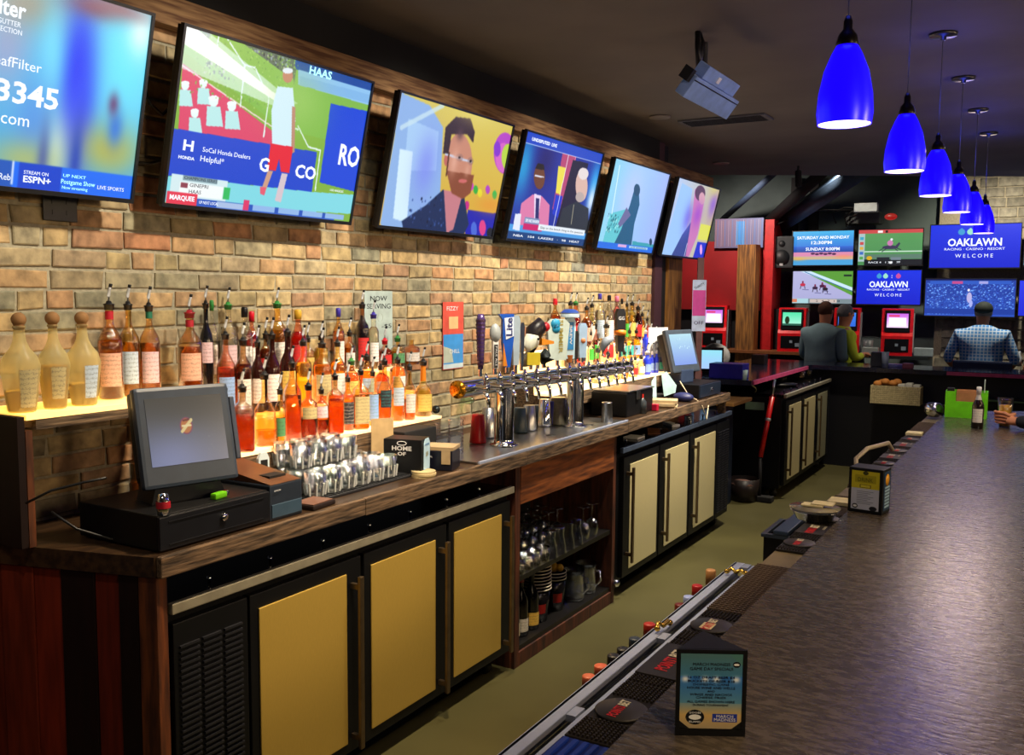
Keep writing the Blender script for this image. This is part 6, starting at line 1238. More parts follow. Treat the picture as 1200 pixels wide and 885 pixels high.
# banner, conduits and fixtures above
a, b_ = at(838, 260, y=11.85), at(894, 290, y=11.85)
bn_ = thing('beer_banner', 'long faded banner with blue and orange stripes above the red panel', 'banner', (a.x, 11.85, b_.z)); w = b_.x - a.x; h = at(866, 256, y=11.85).z - b_.z
pp = Pic(200, 80, '#5a5a88'); pp.grad('#6a5a78', '#5a6a9a', 'h'); pp.rect(.45, .1, .62, .9, '#2a80c8')
for k in range(26): pp.rect(.02 + k * .038, .05, .03 + k * .038, .95, ('#b07a50', '#5a88c8', '#8a6a78', '#c8b0a8')[k % 4], .55)
me = quad(w, h, -.002, 0, 0); me.materials.append(pic_mat('banner_print', pp, 0, .5)); obj('print', me, None, bn_); obj('board', MB().box(0, 0, 0, w, .04, h), plastic('#3a3c50'), bn_)
o = obj('ceiling_unit', MB().box(-.2, 0, 0, .2, .3, .14, bev=.01), plastic('#4a4f50'), None, at(1010, 262, y=12.1)); tag(o, 'grey box unit with trailing cables above the screens', 'unit')
o = obj('white_box', MB().box(-.13, 0, 0, .13, .12, .1, bev=.006), plastic('#a8b0b4'), None, at(1014, 248, y=11.8)); tag(o, 'small white box over the screens beside the cables', 'box')
o = obj('red_lamp', MB().ball((0, 0, 0), .05, 1.4, 1, .8), glow('red_light', '#c01810', .5), None, at(1044, 254, y=11.8)); tag(o, 'small glowing red lamp above the jockey screen', 'lamp')
for i, pts in enumerate((((980, 262), (975, 250), (990, 243), (1008, 244)), ((992, 266), (990, 256), (998, 248), (1008, 246)), ((996, 266), (996, 255), (1006, 248)), ((900, 268), (935, 252), (960, 246), (1000, 246)))):
    o = obj('cable', MB().tube([at(*q, y=12.0) for q in pts], .012, 6), m_cab_); tag(o, ('outer black cable loop above the back screens', 'middle black cable loop above the back screens', 'short black cable above the back screens', 'long black cable running from the speaker to the white box')[i], 'cable')
ct = MB()
for x0, x1 in ((925, 934), (947, 958)): a, b_ = at(x0, 268, y=12.3), at(x1, 245, y=12.3); ct.box(a.x, 12.32, a.z - .1, b_.x, 12.4, b_.z + .4)
struct('trim_20', ct, BLACKM, label='black uprights on the back wall above the screens')
o = obj('track_spot', MB().cyl((0, 0, 0), (.02, -.05, -.14), .03).cyl((0, 0, 0), (0, 0, .05), .01), BLACKM, None, at(935, 212, y=9.0)); o.location.z = CEIL - .051; tag(o, 'small black spotlight under the ceiling edge', 'spotlight')

# ================================================================= BETTING KIOSKS AND LEDGE
m_led_ = mat('ledge_brown', C('#7a4a28'), .5)
lg = thing('kiosk_ledge', 'narrow brown ledge carrying the red betting kiosks', 'ledge', (-4.4, 11.6, 1.07)); obj('board', MB().box(0, 0, 0, 2.35, .42, .035), m_led_, lg); obj('apron', MB().box(0, .3, -.95, 2.35, .4, -.001), BLACKM, lg)
lg2 = thing('kiosk_ledge', 'dark ledge under the third kiosk and the cups', 'ledge', (-2.045, 11.6, 1.07)); obj('board', MB().box(0, 0, 0, .75, .42, .035), mat('ledge_dark', C('#1c2426'), .5), lg2)
REDP = mat('kiosk_red', C('#d8161e'), .35)
def kiosk(x0, x1, ytop, ybot, label, scr):
    a, b_ = at(x0, ybot, y=11.65), at(x1, ytop, y=11.65); w = b_.x - a.x; z0 = 1.106; h = at((x0 + x1) / 2, ytop, y=11.65).z - z0
    t = thing('betting_kiosk', label, 'kiosk', ((a.x + b_.x) / 2, 11.65, z0), .12, 'red betting kiosks along the back ledge')
    obj('body', MB().prism([(0, 0), (.0, h * .42), (.03, h * .5), (.06, h), (.3, h), (.3, 0)], -w / 2, w / 2, axis='x'), REDP, t)
    obj('side_panel', MB().prism([(.05, 0.001), (.1, h * .9), (.3, h * .9), (.3, 0.001)], w / 2 + .001, w / 2 + .012, axis='x'), plastic('#8a9498'), t)
    M_ = Matrix.Translation((0, .028, h * .5)) @ Matrix.Rotation(math.radians(-7), 4, 'X')
    mb = MB().box(-w * .4, -.012, .0, w * .4, .0, h * .47, bev=.002); bmesh.ops.transform(mb.b, matrix=M_, verts=mb.b.verts); obj('screen_surround', mb, BLACK, t)
    me = quad(w * .68, h * .30, 0, z0=0); me.materials.append(pic_mat('kiosk_screen', scr, .95)); o = obj('screen', me, None, t); o.matrix_local = Matrix.Translation((0, .0145, h * .60)) @ Matrix.Rotation(math.radians(-7), 4, 'X')
    obj('lower_slot', MB().box(-w * .38, -.004, h * .08, w * .38, -.0005, h * .36, bev=.001), BLACK, t); obj('reader', MB().box(-w * .05, -.008, h * .2, w * .05, -.0045, h * .26), plastic('#8a9aa8'), t); obj('ticket_slot', MB().box(w * .15, -.008, h * .12, w * .3, -.0045, h * .2), plastic('#8a9aa8'), t); return t
k1 = pics(lambda q: (q.grad('#50d8a0', '#a8e8d0', 'v'), q.ell((.25, .6), .12, .3, '#183018'), q.rect(.0, .85, 1, 1, '#2a5a4a')), 64, 48)
k2 = pics(lambda q: (q.grad('#3a80e0', '#2a60c8', 'v'), q.rect(.2, .2, .8, .4, '#a8c8f8'), q.rect(.2, .5, .7, .6, '#7ab0f0')), 64, 48)
k3 = pics(lambda q: (q.grad('#c060d8', '#f4d8ff', 'v'), q.rect(.1, .3, .9, .9, '#fff0ff'), q.rect(.1, .1, .6, .22, '#d83a6a')), 64, 48)
kiosk(911, 944, 361, 409, 'red betting kiosk with a green-tinted screen beside the man in grey', k1)
kiosk(976, 1008, 361, 409, 'red betting kiosk with a blue screen behind the man in yellow', k2)
kiosk(1032, 1071, 362, 411, 'red betting kiosk with a violet screen under the smaller welcome screen', k3)
kiosk(820, 851, 358, 412, 'red betting kiosk with a white and violet screen under the red panel', k3)
def smallthing(name, lab, cat, px, py, mb, m, Y=11.6, z=1.106): o = obj(name, mb, m, None, (x_at(px, Y, z), Y, z)); tag(o, lab, cat); return o
smallthing('paper_cup_pile', 'grey stack of cups between the second and third kiosks', 'cup', 1017, 0, MB().lathe([(0, 0), (.045, 0), (.055, .17), (0, .17)], 16), plastic('#5a6064'), 11.7); smallthing('white_tub', 'pale tub under the grey cup stack', 'tub', 1020, 0, MB().box(-.09, -.05, 0, .09, .05, .09, bev=.01), plastic('#8a9494'), 11.64)
smallthing('white_tub', 'white rectangular tub at the end of the kiosk ledge', 'tub', 1082, 0, MB().box(-.1, -.05, 0, .1, .05, .10, bev=.01), plastic('#98a8ac'), 11.7)
# things on the back bar
def onbb(px, y, name, lab, cat, mb, m): o = obj(name, mb, m, None, (x_at(px, y, BT), y, BT + .0005)); tag(o, lab, cat); return o
onbb(1028, 10.3, 'dark_canister', 'dark canister on the back bar under the violet kiosk', 'canister', MB().box(-.06, -.05, 0, .06, .05, .15, bev=.008), plastic('#2c3038')); onbb(1037, 10.2, 'clear_tumbler', 'pale clear tumbler next to the dark canister', 'glass', MB().lathe([(0, 0), (.03, 0), (.035, .16), (.03, .16)], 16), plastic('#8a98b0'))
onbb(1048, 10.35, 'napkin_tray', 'low pale lilac tray beside the clear tumbler', 'tray', MB().box(-.12, -.06, 0, .12, .06, .03, bev=.006), plastic('#8a90c8')); onbb(1064, 10.25, 'pink_box', 'small dull pink box beside the lilac tray', 'box', MB().box(-.05, -.04, 0, .05, .04, .05, bev=.006), plastic('#8a4a5a'))
onbb(1180, 11.5, 'x', 'x', 'x', MB().box(0, 0, 0, .01, .01, .01), BLACKM) if False else None
# far right counter with salt shaker
rc = thing('side_counter', 'brown counter strip by the stone wall at the frame edge', 'counter', (-.35, 11.9, 0)); obj('top', MB().box(0, 0, .98, 1.2, .45, 1.02), m_led_, rc); obj('base', MB().box(.05, .05, 0, 1.15, .45, .979), BLACKM, rc)
o = obj('white_bottle', MB().lathe([(0, 0), (.03, 0), (.03, .1), (.012, .13), (.012, .17), (0, .17)], 14), plastic('#a8b0b8'), None, (x_at(1194, 12.0, 1.0205), 12.0, 1.0205)); tag(o, 'small white squeeze bottle on the counter strip by the stone wall', 'bottle')
# basket on the shelf of the back bar
bk = thing('wicker_basket', 'pale woven basket with bread rolls and packets under the back bar', 'basket', (x_at(1051, 10.1, .76), 10.06, .722)); bw_ = .235
wv = MB(); wc_ = .0
for k in range(9):
    z = .004 + k * .02
    wv.box(-bw_, -.1, z, bw_, -.085, z + .014, bev=.003); wv.box(-bw_, .085, z, bw_, .1, z + .014); wv.box(-bw_, -.085, z, -bw_ + .015, .085, z + .014); wv.box(bw_ - .015, -.085, z, bw_, .085, z + .014)
for k in range(24): x = -bw_ + .01 + k * (2 * bw_ - .02) / 23; wv.box(x - .005, -.106, 0, x + .005, -.1, .185)
obj('wicker_weave', wv, mat('wicker', C('#a89a70'), .8, var=.3, scale=60, bump=.5), bk); obj('liner', MB().box(-bw_ + .015, -.085, 0, bw_ - .015, .085, .15), BLACKM, bk)
for k in range(6): o = obj('bread_roll', MB().ball((0, 0, 0), .04, 1.1, 1, .9, 12, 7), mat('bread', C('#b0702c'), .7), None, (bk.location.x - .18 + k * .036, bk.location.y - .01 + .03 * (k % 2), .722 + .19 + .012 * (k % 3))); tag(o, 'small golden bread roll in the woven basket, %s of six' % colw[k], 'bread', 'bread rolls in the basket')
for k in range(3): o = obj('white_packet', MB().box(-.033, -.06, 0, .033, .06, .05, bev=.01), plastic('#c0c0b4'), None, (bk.location.x + .05 + k * .07, bk.location.y, .722 + .152 + .012 * (k % 2))); tag(o, 'pale paper packet in the woven basket, %s from the rolls' % colw[k], 'packet', 'packets in the basket')
# well behind the bar end: shelf with small items
ws = thing('well_shelf', 'dark speed shelf below the back bar by the green caddy', 'shelf', (-1.0 + .35, 10.0, .8)); obj('board', MB().box(0, 0, 0, 1.6, .2, .03), mat('shelf_steel_dark', C('#22262c'), .3, .5), ws); obj('green_edge', MB().box(0.02, -.006, .005, .5, -.001, .02), plastic('#5a7a4a'), ws)  # plain green strip along the shelf edge

# ================================================================= STUFF AROUND THE FAR COOLER
bx3 = thing('black_cabinet', 'tall dark cabinet in the shadow behind the far terminal', 'cabinet', (-2.75, 7.42, 0)); obj('body', MB().box(0, 0, 0, .35, .48, .9, bev=.01), mat('cabinet_blueblack', C('#161d2a'), .35), bx3)
obj('wood_top', MB().box(-.02, -.02, .901, .5, .5, .93, bev=.004), mat('cab_top', C('#6a4a22'), .5), bx3)
mp_ = thing('red_squeegee', 'long red pole leaning on the end of the far cooler', 'broom', (-2.3, 8.2, 0)); p_t = at(908, 445, y=8.25); p_m = at(905, 465, y=8.25); p_b = at(891, 536, y=8.1)
for o_ in (mp_,): o_.location = (p_b.x, p_b.y, 0)
loc = lambda q: q - Vector(mp_.location)
obj('pole', MB().tube([loc(p_b), loc(p_m)], .022, 10), mat('red_pole', C('#c01414'), .35), mp_); obj('steel_tip', MB().tube([loc(p_m), loc(p_t)], .012, 8), STEEL, mp_); obj('clip', MB().ball(loc(p_b.lerp(p_m, .62)), .026), plastic('#b0b0b0'), mp_); obj('lower_pole', MB().tube([(0, 0, .02), loc(p_b)], .018, 8), BLACKM, mp_); obj('head', MB().box(-.12, -.05, 0, .12, .05, .05, bev=.01), BLACKM, mp_)
bu = thing('mop_bucket', 'dark bucket with a pale rag on the floor by the far cooler', 'bucket', (-2.33, 8.05, 0)); obj('wall', MB().lathe([(0, .002), (.11, .002), (.13, .2), (.125, .2), (.105, .01), (0, .01)], 20), plastic('#1c1412'), bu); obj('rag', MB().ball((0, -.06, .16), .08, 1.3, .8, .5), mat('rag_pink', C('#7a5a50'), .9, bump=.8, scale=40), bu)
st3 = obj('green_sticker', MB().box(-.0, -.0, 0, .17, .003, .07), mat('sticker_green', C('#7a9a80'), .4), c3, None); st3.location = (-.004, .35, .78); st3.rotation_euler = (0, 0, -PI / 2)
z3 = .932
def onc(px, py, name, lab, cat, mb, m): o = obj(name, mb, m, None, tuple(at(px, py, z=z3)[:2]) + (z3 + .003,)); tag(o, lab, cat); return o
onc(912, 452, 'black_tray', 'black round tray near the front of the far cooler top', 'tray', MB().lathe([(0, 0), (.16, 0), (.18, .02), (0, .02)], 24), BLACK); onc(905, 441, 'folded_towel', 'rumpled white bar towel on the far cooler top', 'towel', MB().box(-.14, -.08, 0, .14, .08, .03, bev=.01), mat('towel', C('#a8a498'), .9, bump=.6, scale=40)); onc(950, 438, 'wood_tray', 'brown wooden tray across the far cooler top', 'tray', MB().box(-.3, -.2, 0, .25, .2, .025, bev=.004), m_led_)
for i in range(5): o = onc(940 + i * 8, 446 - i * 2.2, 'shot_glass', 'little amber-lit shot glass on the far cooler top, %s from its near end' % colw[i], 'glass', MB().lathe([(0, 0), (.02, 0), (.027, .06), (.025, .06), (.018, .006), (0, .006)], 12), thin_glass('tinted_glass', (.9, .75, .5), .05, 2)); o['group'] = 'shot glasses on the far cooler'; o.location.z = z3 + .03  # amber light on these glasses is put into the glass tint
# second work area beyond the terminal
ls = thing('left_leg_screen', 'small pale tablet screen standing on the bar beyond the far terminal', 'tablet', (x_at(829, 8.3, BT), 8.3, BT), .35)
obj('frame', MB().box(-.14, 0, .03, .14, .02, .25, bev=.006), BLACK, ls); me = quad(.25, .17, -.001, z0=.055); me.materials.append(pic_mat('tablet_page', pics(lambda q: q.grad('#8ad0e0', '#9ab8e8', 'v'), 32, 24), 1.0)); obj('screen', me, None, ls); obj('stand', MB().box(-.05, .0, 0, .05, .1, .03), BLACK, ls)
def onl(px, y, name, lab, cat, mb, m): o = obj(name, mb, m, None, (x_at(px, y, BT), y, BT + .0005)); tag(o, lab, cat); return o
onl(854, 8.1, 'blue_box', 'dark blue carton lying beyond the pale tablet', 'box', MB().box(-.15, -.1, 0, .15, .1, .13, bev=.006), plastic('#1c1c88')); onl(838, 8.9, 'helmet_bag', 'striped black and white ball-shaped bag on the bar before the kiosk', 'bag', MB().ball((0, 0, .13), .13, 1.1, 1, 1), mat('bag_bw', C('#202024'), .5, col2=C('#c8c8c8'), scale=5)); onl(842, 8.7, 'cream_jar', 'cream jar under the striped bag', 'jar', MB().lathe([(0, 0), (.09, 0), (.09, .06), (0, .06)], 16), plastic('#b8b08a')); onl(871, 8.05, 'white_cup', 'small white cup by the dark blue carton', 'cup', MB().lathe([(0, 0), (.03, 0), (.038, .08), (.034, .08), (.026, .006), (0, .006)], 14), plastic('#b0d0d0'))
onl(890, 9.9, 'napkin_box', 'small dark square napkin box on the bar by the timber post', 'box', MB().box(-.07, -.07, 0, .07, .07, .10, bev=.006), plastic('#201818'))
o = obj('tan_hose', MB().tube([at(867, 440, x=-2.45), at(885, 455, x=-2.4), at(891, 470, x=-2.36), at(886, 477, x=-2.36), at(884, 468, x=-2.36), at(892, 462, x=-2.36), at(893, 485, x=-2.36), at(898, 497, x=-2.36)], .008, 6), plastic('#a8a07c')); tag(o, 'tan knotted hose hanging beside the red pole', 'hose')
# clutter on the middle cooler's top
for i, (y, l_, cat_, mb, m_) in enumerate(((5.45, 'crumpled white napkin on the middle cooler top', 'napkin', MB().box(-.05, -.06, 0, .05, .06, .012, bev=.004), WHITEP), (5.78, 'brown strip of card on the middle cooler top', 'card', MB().box(-.04, -.12, 0, .04, .12, .006), m_led_), (6.1, 'white folded receipt roll on the middle cooler top', 'receipt', MB().box(-.03, -.08, 0, .03, .08, .02, bev=.004), WHITEP), (6.45, 'small clear-topped tin on the middle cooler top', 'tin', MB().cyl((0, 0, 0), (0, 0, .03), .03), STEEL))):
    o = obj(('napkin', 'card_strip', 'receipt_roll', 'tin')[i], mb, m_, None, (-2.29, y, .9008), .4 * i); tag(o, l_, cat_)
# ================================================================= PEOPLE
def skin_mesh(name, verts, edges, radii, m, sub=2, root=0):
    """one smooth body grown around a skeleton: verts, edges, per-vertex radii (rx, ry)"""
    me = bpy.data.meshes.new(name); me.from_pydata(verts, edges, []); me.update()
    o = bpy.data.objects.new(name, me); COL.objects.link(o)
    md = o.modifiers.new('skin', 'SKIN'); md.use_smooth_shade = True
    for i, r in enumerate(radii):
        sv = me.skin_vertices[0].data[i]; sv.radius = r if isinstance(r, tuple) else (r, r); sv.use_root = (i == root)
    s = o.modifiers.new('sub', 'SUBSURF'); s.levels = sub; s.render_levels = sub
    dg = bpy.context.evaluated_depsgraph_get(); ev = bpy.data.meshes.new_from_object(o.evaluated_get(dg)); bpy.data.objects.remove(o)
    ev.materials.clear(); ev.materials.append(m)
    for p in ev.polygons: p.use_smooth = True
    return ev
SKIN = mat('skin', C('#c4805c'), .55, var=.06)
def person(label, loc, rz, H, shirt, hair, hairkind, arms, lean=.0, bulk=1., trousers='#1c2030', pat=None, sit=False):
    """stands at loc facing local -y; H = height; arms: ((elbow xyz, hand xyz) left, right) relative to the shoulders"""
    t = thing('person', label, 'person', loc, rz); k = H / 1.78; b = bulk
    L_ = lambda x, y, z: (x * k, y * k, z * k)
    ln = lean
    V = [L_(0, 0, .95), L_(0, -.02 - ln * .2, 1.10), L_(0, -.02 - ln * .5, 1.28), L_(0, -ln * .8, 1.42), L_(0, -.0 - ln, 1.50), L_(0, -.02 - ln, 1.57), L_(0, -.03 - ln, 1.66), L_(0, -.03 - ln, 1.74)]
    Rr = [(.15 * b, .11 * b), (.145 * b, .115 * b), (.16 * b, .115 * b), (.12 * b, .088), (.062, .06), (.07, .082), (.084, .1), (.056, .068)]
    E_ = [(i, i + 1) for i in range(7)]
    for sgn, (el, ha) in zip((-1, 1), arms):
        i0 = len(V); V += [L_(sgn * .17 * b, -ln * .8, 1.41), L_(*el), L_(*ha), L_(ha[0], ha[1] - .07, ha[2] - .01)]
        Rr += [(.062 * b, .06), (.046 * b, .046), (.032, .03), (.034, .018)]; E_ += [(3, i0), (i0, i0 + 1), (i0 + 1, i0 + 2), (i0 + 2, i0 + 3)]
    for sgn in (-1, 1):
        i0 = len(V); V += [L_(sgn * .09, 0, .88), L_(sgn * .10, -.02, .50), L_(sgn * .10, .02, .09), L_(sgn * .10, -.12, .04)]
        Rr += [(.085 * b, .085 * b), (.06, .06), (.045, .045), (.04, .03)]; E_ += [(0, i0), (i0, i0 + 1), (i0 + 1, i0 + 2), (i0 + 2, i0 + 3)]
    sc = [(r[0] * k, r[1] * k) for r in Rr]
    obj('body', skin_mesh('body', V, E_, sc, SKIN), None, t)
    # shirt: trunk and sleeves a little wider
    cv = [V[0], V[1], V[2], V[3], L_(0, -ln * .88, 1.47), L_(0, -ln * .98, 1.525)]; cr_ = [(r[0] * 1.13, r[1] * 1.16) for r in sc[:3]] + [(sc[3][0] * 1.22, sc[3][1] * 1.35), (.125 * b * k, .112 * k), (.08 * k, .076 * k)]; ce = [(0, 1), (1, 2), (2, 3), (3, 4), (4, 5)]
    long_ = hairkind != 'short_sleeve'
    for j in (8, 12):
        i0 = len(cv); end = Vector(V[j + 1]).lerp(Vector(V[j + 2]), .85 if pat != 'plaid' and long_ else .25)
        cv += [V[j], V[j + 1], tuple(end)]; cr_ += [(sc[j][0] * 1.2, sc[j][1] * 1.2), (sc[j + 1][0] * 1.3, sc[j + 1][1] * 1.3), (sc[j + 2][0] * 1.4, sc[j + 2][1] * 1.4)]; ce += [(3, i0), (i0, i0 + 1), (i0 + 1, i0 + 2)]
    ms = shirt if not isinstance(shirt, str) else mat('shirt_cloth', C(shirt), .85, var=.12, scale=6, bump=.4)
    obj('shirt', skin_mesh('shirt', cv, ce, cr_, ms), None, t)
    tv_ = [V[0]] + V[16:19] + V[20:23]; te = [(0, 1), (1, 2), (2, 3), (0, 4), (4, 5), (5, 6)]; tr_ = [(sc[0][0] * 1.08, sc[0][1] * 1.1)] + [(s[0] * 1.15, s[1] * 1.15) for s in sc[16:19]] + [(s[0] * 1.15, s[1] * 1.15) for s in sc[20:23]]
    obj('trousers', skin_mesh('trousers', tv_, te, tr_, mat('trouser_cloth', C(trousers), .8)), None, t)
    hx, hy, hz = V[6]
    if hairkind == 'cap':
        obj('cap', MB().ball((hx, hy, hz + .025 * k), .105 * k, .9, 1.05, .8, 20, 10).prism([(hx - .07 * k, hy - .09 * k), (hx + .07 * k, hy - .09 * k), (hx + .05 * k, hy - .18 * k), (hx - .05 * k, hy - .18 * k)], hz + .03 * k, hz + .04 * k, axis='z'), mat('cap_cloth', C(hair), .8), t)
        obj('hair', MB().lathe([(.084 * k, -.05 * k), (.088 * k, 0), (.086 * k, .03 * k)], 20, c=(hx, hy + .004, hz)), mat('grey_hair', C('#8a8478'), .9), t)
    else:
        obj('hair', MB().ball((hx, hy + .015 * k, hz + .02 * k), .098 * k, .88, .98, .98, 20, 10), mat('hair', C(hair), .85, bump=.5, scale=50), t)
    for s in (-1, 1): obj('ear', MB().ball((hx + s * .082 * k, hy, hz - .01 * k), .018 * k, .45, .9, 1.3, 10, 6), SKIN, t)
    obj('face', MB().ball((hx, hy - .088 * k, hz - .02 * k), .014 * k, .8, 1.2, 1.4, 10, 6).ball((hx - .03 * k, hy - .078 * k, hz + .005 * k), .011 * k, 1, .8, .8, 10, 6).ball((hx + .03 * k, hy - .078 * k, hz + .005 * k), .011 * k, 1, .8, .8, 10, 6).ball((hx, hy - .078 * k, hz - .055 * k), .018 * k, 1.3, .6, .4, 10, 6), SKIN, t)
    for s in (-1, 1):
        ha = V[10] if s < 0 else V[14]; tip = V[11] if s < 0 else V[15]; d = (Vector(tip) - Vector(ha)).normalized(); fm = MB()
        side = d.cross(Vector((0, 0, 1))).normalized()
        for q, ln_ in zip((-1.5, -.5, .5, 1.5), (.062, .072, .068, .052)):
            p0 = Vector(tip) + side * (q * .014 * k); fm.tube([p0 - d * .02, p0 + d * ln_ * .5 * k, p0 + d * ln_ * .85 * k - Vector((0, 0, .02 * k))], [.0085 * k, .008 * k, .0065 * k], 7)
        p0 = Vector(ha) - side * (s * .03 * k); fm.tube([p0, p0 + d * .05 * k - side * (s * .02 * k), p0 + d * .08 * k - side * s * .02 * k], [.01 * k, .009 * k, .007 * k], 7)
        obj('fingers', fm, SKIN, t)
    return t
def plaid():
    m = bpy.data.materials.new('blue_plaid_cloth'); m.use_nodes = True; n = m.node_tree.nodes; L = m.node_tree.links; b = n['Principled BSDF']; b.inputs['Roughness'].default_value = .85
    tc = n.new('ShaderNodeTexCoord'); br = n.new('ShaderNodeTexBrick'); mp = n.new('ShaderNodeMapping'); mp.inputs['Rotation'].default_value = (PI / 2, 0, 0); L.new(tc.outputs['Object'], mp.inputs[0]); L.new(mp.outputs[0], br.inputs[0])
    br.offset = 0; br.inputs['Scale'].default_value = 1; br.inputs['Brick Width'].default_value = .035; br.inputs['Row Height'].default_value = .035; br.inputs['Mortar Size'].default_value = .005; br.inputs['Mortar Smooth'].default_value = .3
    br.inputs['Color1'].default_value = (*C('#5a9ce0'), 1); br.inputs['Color2'].default_value = (*C('#5294dc'), 1); br.inputs['Mortar'].default_value = (*C('#d0e4f8'), 1); L.new(br.outputs[0], b.inputs['Base Color']); return m
def px_person(px, Y): return (x_at(px, Y, 1.3), Y, 0)
person('man in a grey-blue sweater with brown hair seen from behind at the kiosks', px_person(961, 11.0), PI - .35, 1.74, '#6a848c', '#4a2a1c', 'plain', (((-.26, -.05, 1.12), (-.18, -.28, 1.12)), ((.26, -.05, 1.12), (.18, -.28, 1.12))), lean=.08, bulk=1.28)
person('grey-haired man in a yellow shirt behind the man in grey', px_person(985, 11.22), PI - .9, 1.71, '#c8dc38', '#6a6a6c', 'plain', (((-.26, -.05, 1.13), (-.16, -.22, 1.18)), ((.26, -.05, 1.13), (.16, -.22, 1.18))), lean=.03, bulk=.9)
person('broad man in a blue plaid shirt and dark cap with his back turned', px_person(1150, 11.2), PI, 1.76, plaid(), '#2a3430', 'cap', (((-.33, -.04, 1.14), (-.26, -.25, 1.02)), ((.33, -.04, 1.14), (.26, -.25, 1.02))), lean=.05, bulk=1.35, pat='plaid')
ch = thing('bar_chair', 'dark low-backed chair behind the plaid-shirted man', 'chair', (x_at(1151, 10.92, 1.1), 10.92, 0)); obj('backrest', MB().box(-.28, -.02, .9, .28, .02, 1.13, bev=.02), mat('chair_navy', C('#1c2c50'), .5), ch); obj('seat', MB().box(-.24, .02, .70, .24, .2, .76, bev=.015), BLACK, ch)
for sx in (-.22, .22): obj('leg', MB().cyl((sx, 0, 0), (sx, 0, .9), .015), BLACK, ch)
for sx in (-.2, .2): obj('leg', MB().cyl((sx, .18, 0), (sx, .18, .7), .015), BLACK, ch)
# guest seated past the frame edge: his forearm and hand reach the cup
bgx, bgy = bg.location.x, bg.location.y
gt = thing('person', 'guest in a dark sleeve at the frame edge holding the cup of beer', 'person', (bgx + .78, bgy - .02, 0), -PI / 2)
# local frame: -y points toward the bar (world -x)
wl = lambda x, y, z: (-(y - gt.location.y), x - gt.location.x, z)       # world -> local of a -90 deg turn
inv = lambda x, y, z: tuple(Matrix.Rotation(PI / 2, 4, 'Z') @ Vector((x - gt.location.x, y - gt.location.y, z)))
hand = inv(bgx + .052, bgy - .07, BT + .045); palm = inv(bgx + .006, bgy - .062, BT + .05)
V = [(0, 0, .74), (0, 0, .95), (0, -.02, 1.15), (0, -.04, 1.24), (0, -.05, 1.33), (0, -.07, 1.42), (0, -.08, 1.50), (.19, -.04, 1.22), (.24, -.12, .98), (-.19, -.04, 1.22), (-.27, -.16, 1.115), hand, palm, (.18, -.3, .96), (.09, -.02, .74), (.1, -.42, .72), (.1, -.42, .35), (.1, -.5, .3), (-.09, -.02, .74), (-.1, -.42, .72), (-.1, -.42, .35), (-.1, -.5, .3)]
s1 = -1 if (Vector(V[9]) - Vector(hand)).length > (Vector(V[7]) - Vector(hand)).length else 1
if s1 < 0:
    V = [(-x if i not in (11, 12) else x, y, z) for i, (x, y, z) in enumerate(V)]
E_ = [(0, 1), (1, 2), (2, 3), (3, 4), (4, 5), (5, 6), (3, 7), (7, 8), (8, 13), (3, 9), (9, 10), (10, 11), (11, 12), (0, 14), (14, 15), (15, 16), (16, 17), (0, 18), (18, 19), (19, 20), (20, 21)]
Rr = [(.15, .12), (.14, .12), (.16, .12), (.12, .09), (.055, .055), (.075, .085), (.07, .085), (.06, .06), (.045, .045), (.06, .06), (.045, .045), (.027, .025), (.036, .02), (.03, .03), (.08, .08), (.06, .06), (.045, .045), (.04, .03), (.08, .08), (.06, .06), (.045, .045), (.04, .03)]
obj('body', skin_mesh('body', V, E_, Rr, SKIN), None, gt)
sv = [V[i] for i in (0, 1, 2, 3, 7, 8, 13, 9, 10)] + [tuple(Vector(V[10]).lerp(Vector(V[11]), 1.0))] + [(0, -.045, 1.27)]
sr_ = [(.16, .135), (.16, .14), (.18, .14), (.14, .11), (.075, .075), (.06, .06), (.04, .04), (.075, .075), (.058, .058), (.038, .038), (.07, .068)]
obj('sweater', skin_mesh('sweater', sv, [(0, 1), (1, 2), (2, 3), (3, 4), (4, 5), (5, 6), (3, 7), (7, 8), (8, 9), (3, 10)], sr_, mat('navy_knit', C('#12161f'), .85)), None, gt)
obj('trousers', skin_mesh('trousers', [V[0]] + V[14:17] + V[18:21], [(0, 1), (1, 2), (2, 3), (0, 4), (4, 5), (5, 6)], [(.16, .13), (.095, .095), (.072, .072), (.055, .055), (.095, .095), (.072, .072), (.055, .055)], mat('trouser_cloth', C('#1c2030'), .8)), None, gt)
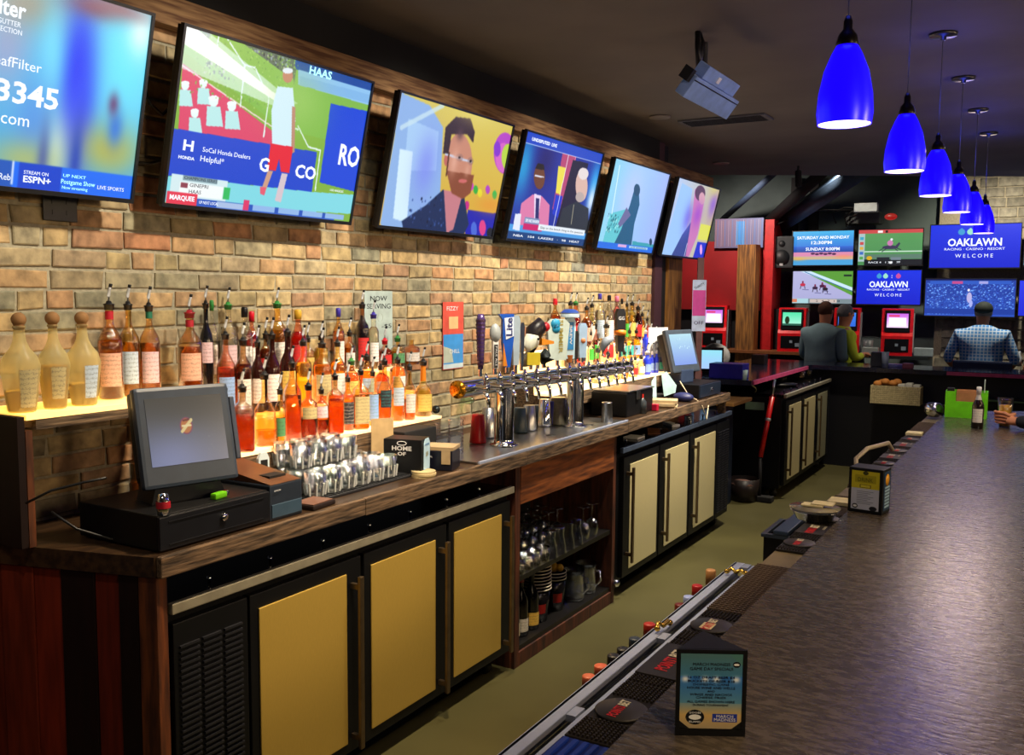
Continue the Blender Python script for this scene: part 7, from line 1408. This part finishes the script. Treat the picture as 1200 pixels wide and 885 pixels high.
obj('hair', MB().ball((0, -.065, 1.53), .098, .9, 1, .95, 20, 10), mat('hair', C('#3a2a1c'), .85), gt)
fg_ = MB()
pw = Vector((bgx + .012, bgy - .062, BT + .05)); gc = Vector((bgx, bgy, 0))
def arc(z, a0, a1, r, n=5): return [Vector((gc.x + r * math.cos(a0 + (a1 - a0) * i / (n - 1)), gc.y + r * math.sin(a0 + (a1 - a0) * i / (n - 1)), z)) for i in range(n)]
for i, (dz, a1, rr_) in enumerate(((.030, -3.5, .0092), (.011, -3.75, .0092), (-.008, -3.6, .0088), (-.026, -3.3, .0078))):
    pts = [pw + Vector((.02, 0, dz * .6))] + arc(BT + .055 + dz, -1.6, a1, .0355 + .0095 + .006 * (dz + .03) / .06, 6)
    fg_.tube([inv(*q) for q in pts], [rr_ * 1.1, rr_ * 1.1, rr_, rr_, rr_ * .95, rr_ * .9, rr_ * .8], 9)
pts = [pw + Vector((.03, .005, .01))] + arc(BT + .075, -.9, .6, .048, 4); fg_.tube([inv(*q) for q in pts], [.012, .011, .0105, .0095, .008], 9)
fo_ = obj('fingers', fg_, SKIN, gt)
stl = thing('bar_stool', 'black bar stool under the guest at the frame edge', 'stool', (gt.location.x + .02, gt.location.y, 0)); obj('seat', MB().cyl((0, 0, .60), (0, 0, .64), .18, seg=24), BLACK, stl); obj('column', MB().cyl((0, 0, .02), (0, 0, .6), .03), STEEL, stl); obj('base', MB().cyl((0, 0, 0), (0, 0, .02), .2, seg=24), STEEL, stl)
# ---- fit each line of lettering to its width and turn it into plain meshes
bpy.context.view_layer.update()
dg = bpy.context.evaluated_depsgraph_get()
for o, w in TXT:
    me = bpy.data.meshes.new_from_object(o.evaluated_get(dg)); xs = [v.co.x for v in me.vertices]
    if not xs: continue
    k = w / (max(xs) - min(xs)); cx = (max(xs) + min(xs)) / 2
    for v in me.vertices: v.co.x = (v.co.x - cx) * k
    n = obj(o.name.split('.')[0], me, None, o.parent, o.location); n.rotation_euler = o.rotation_euler
for o, w in TXT: bpy.data.objects.remove(o)
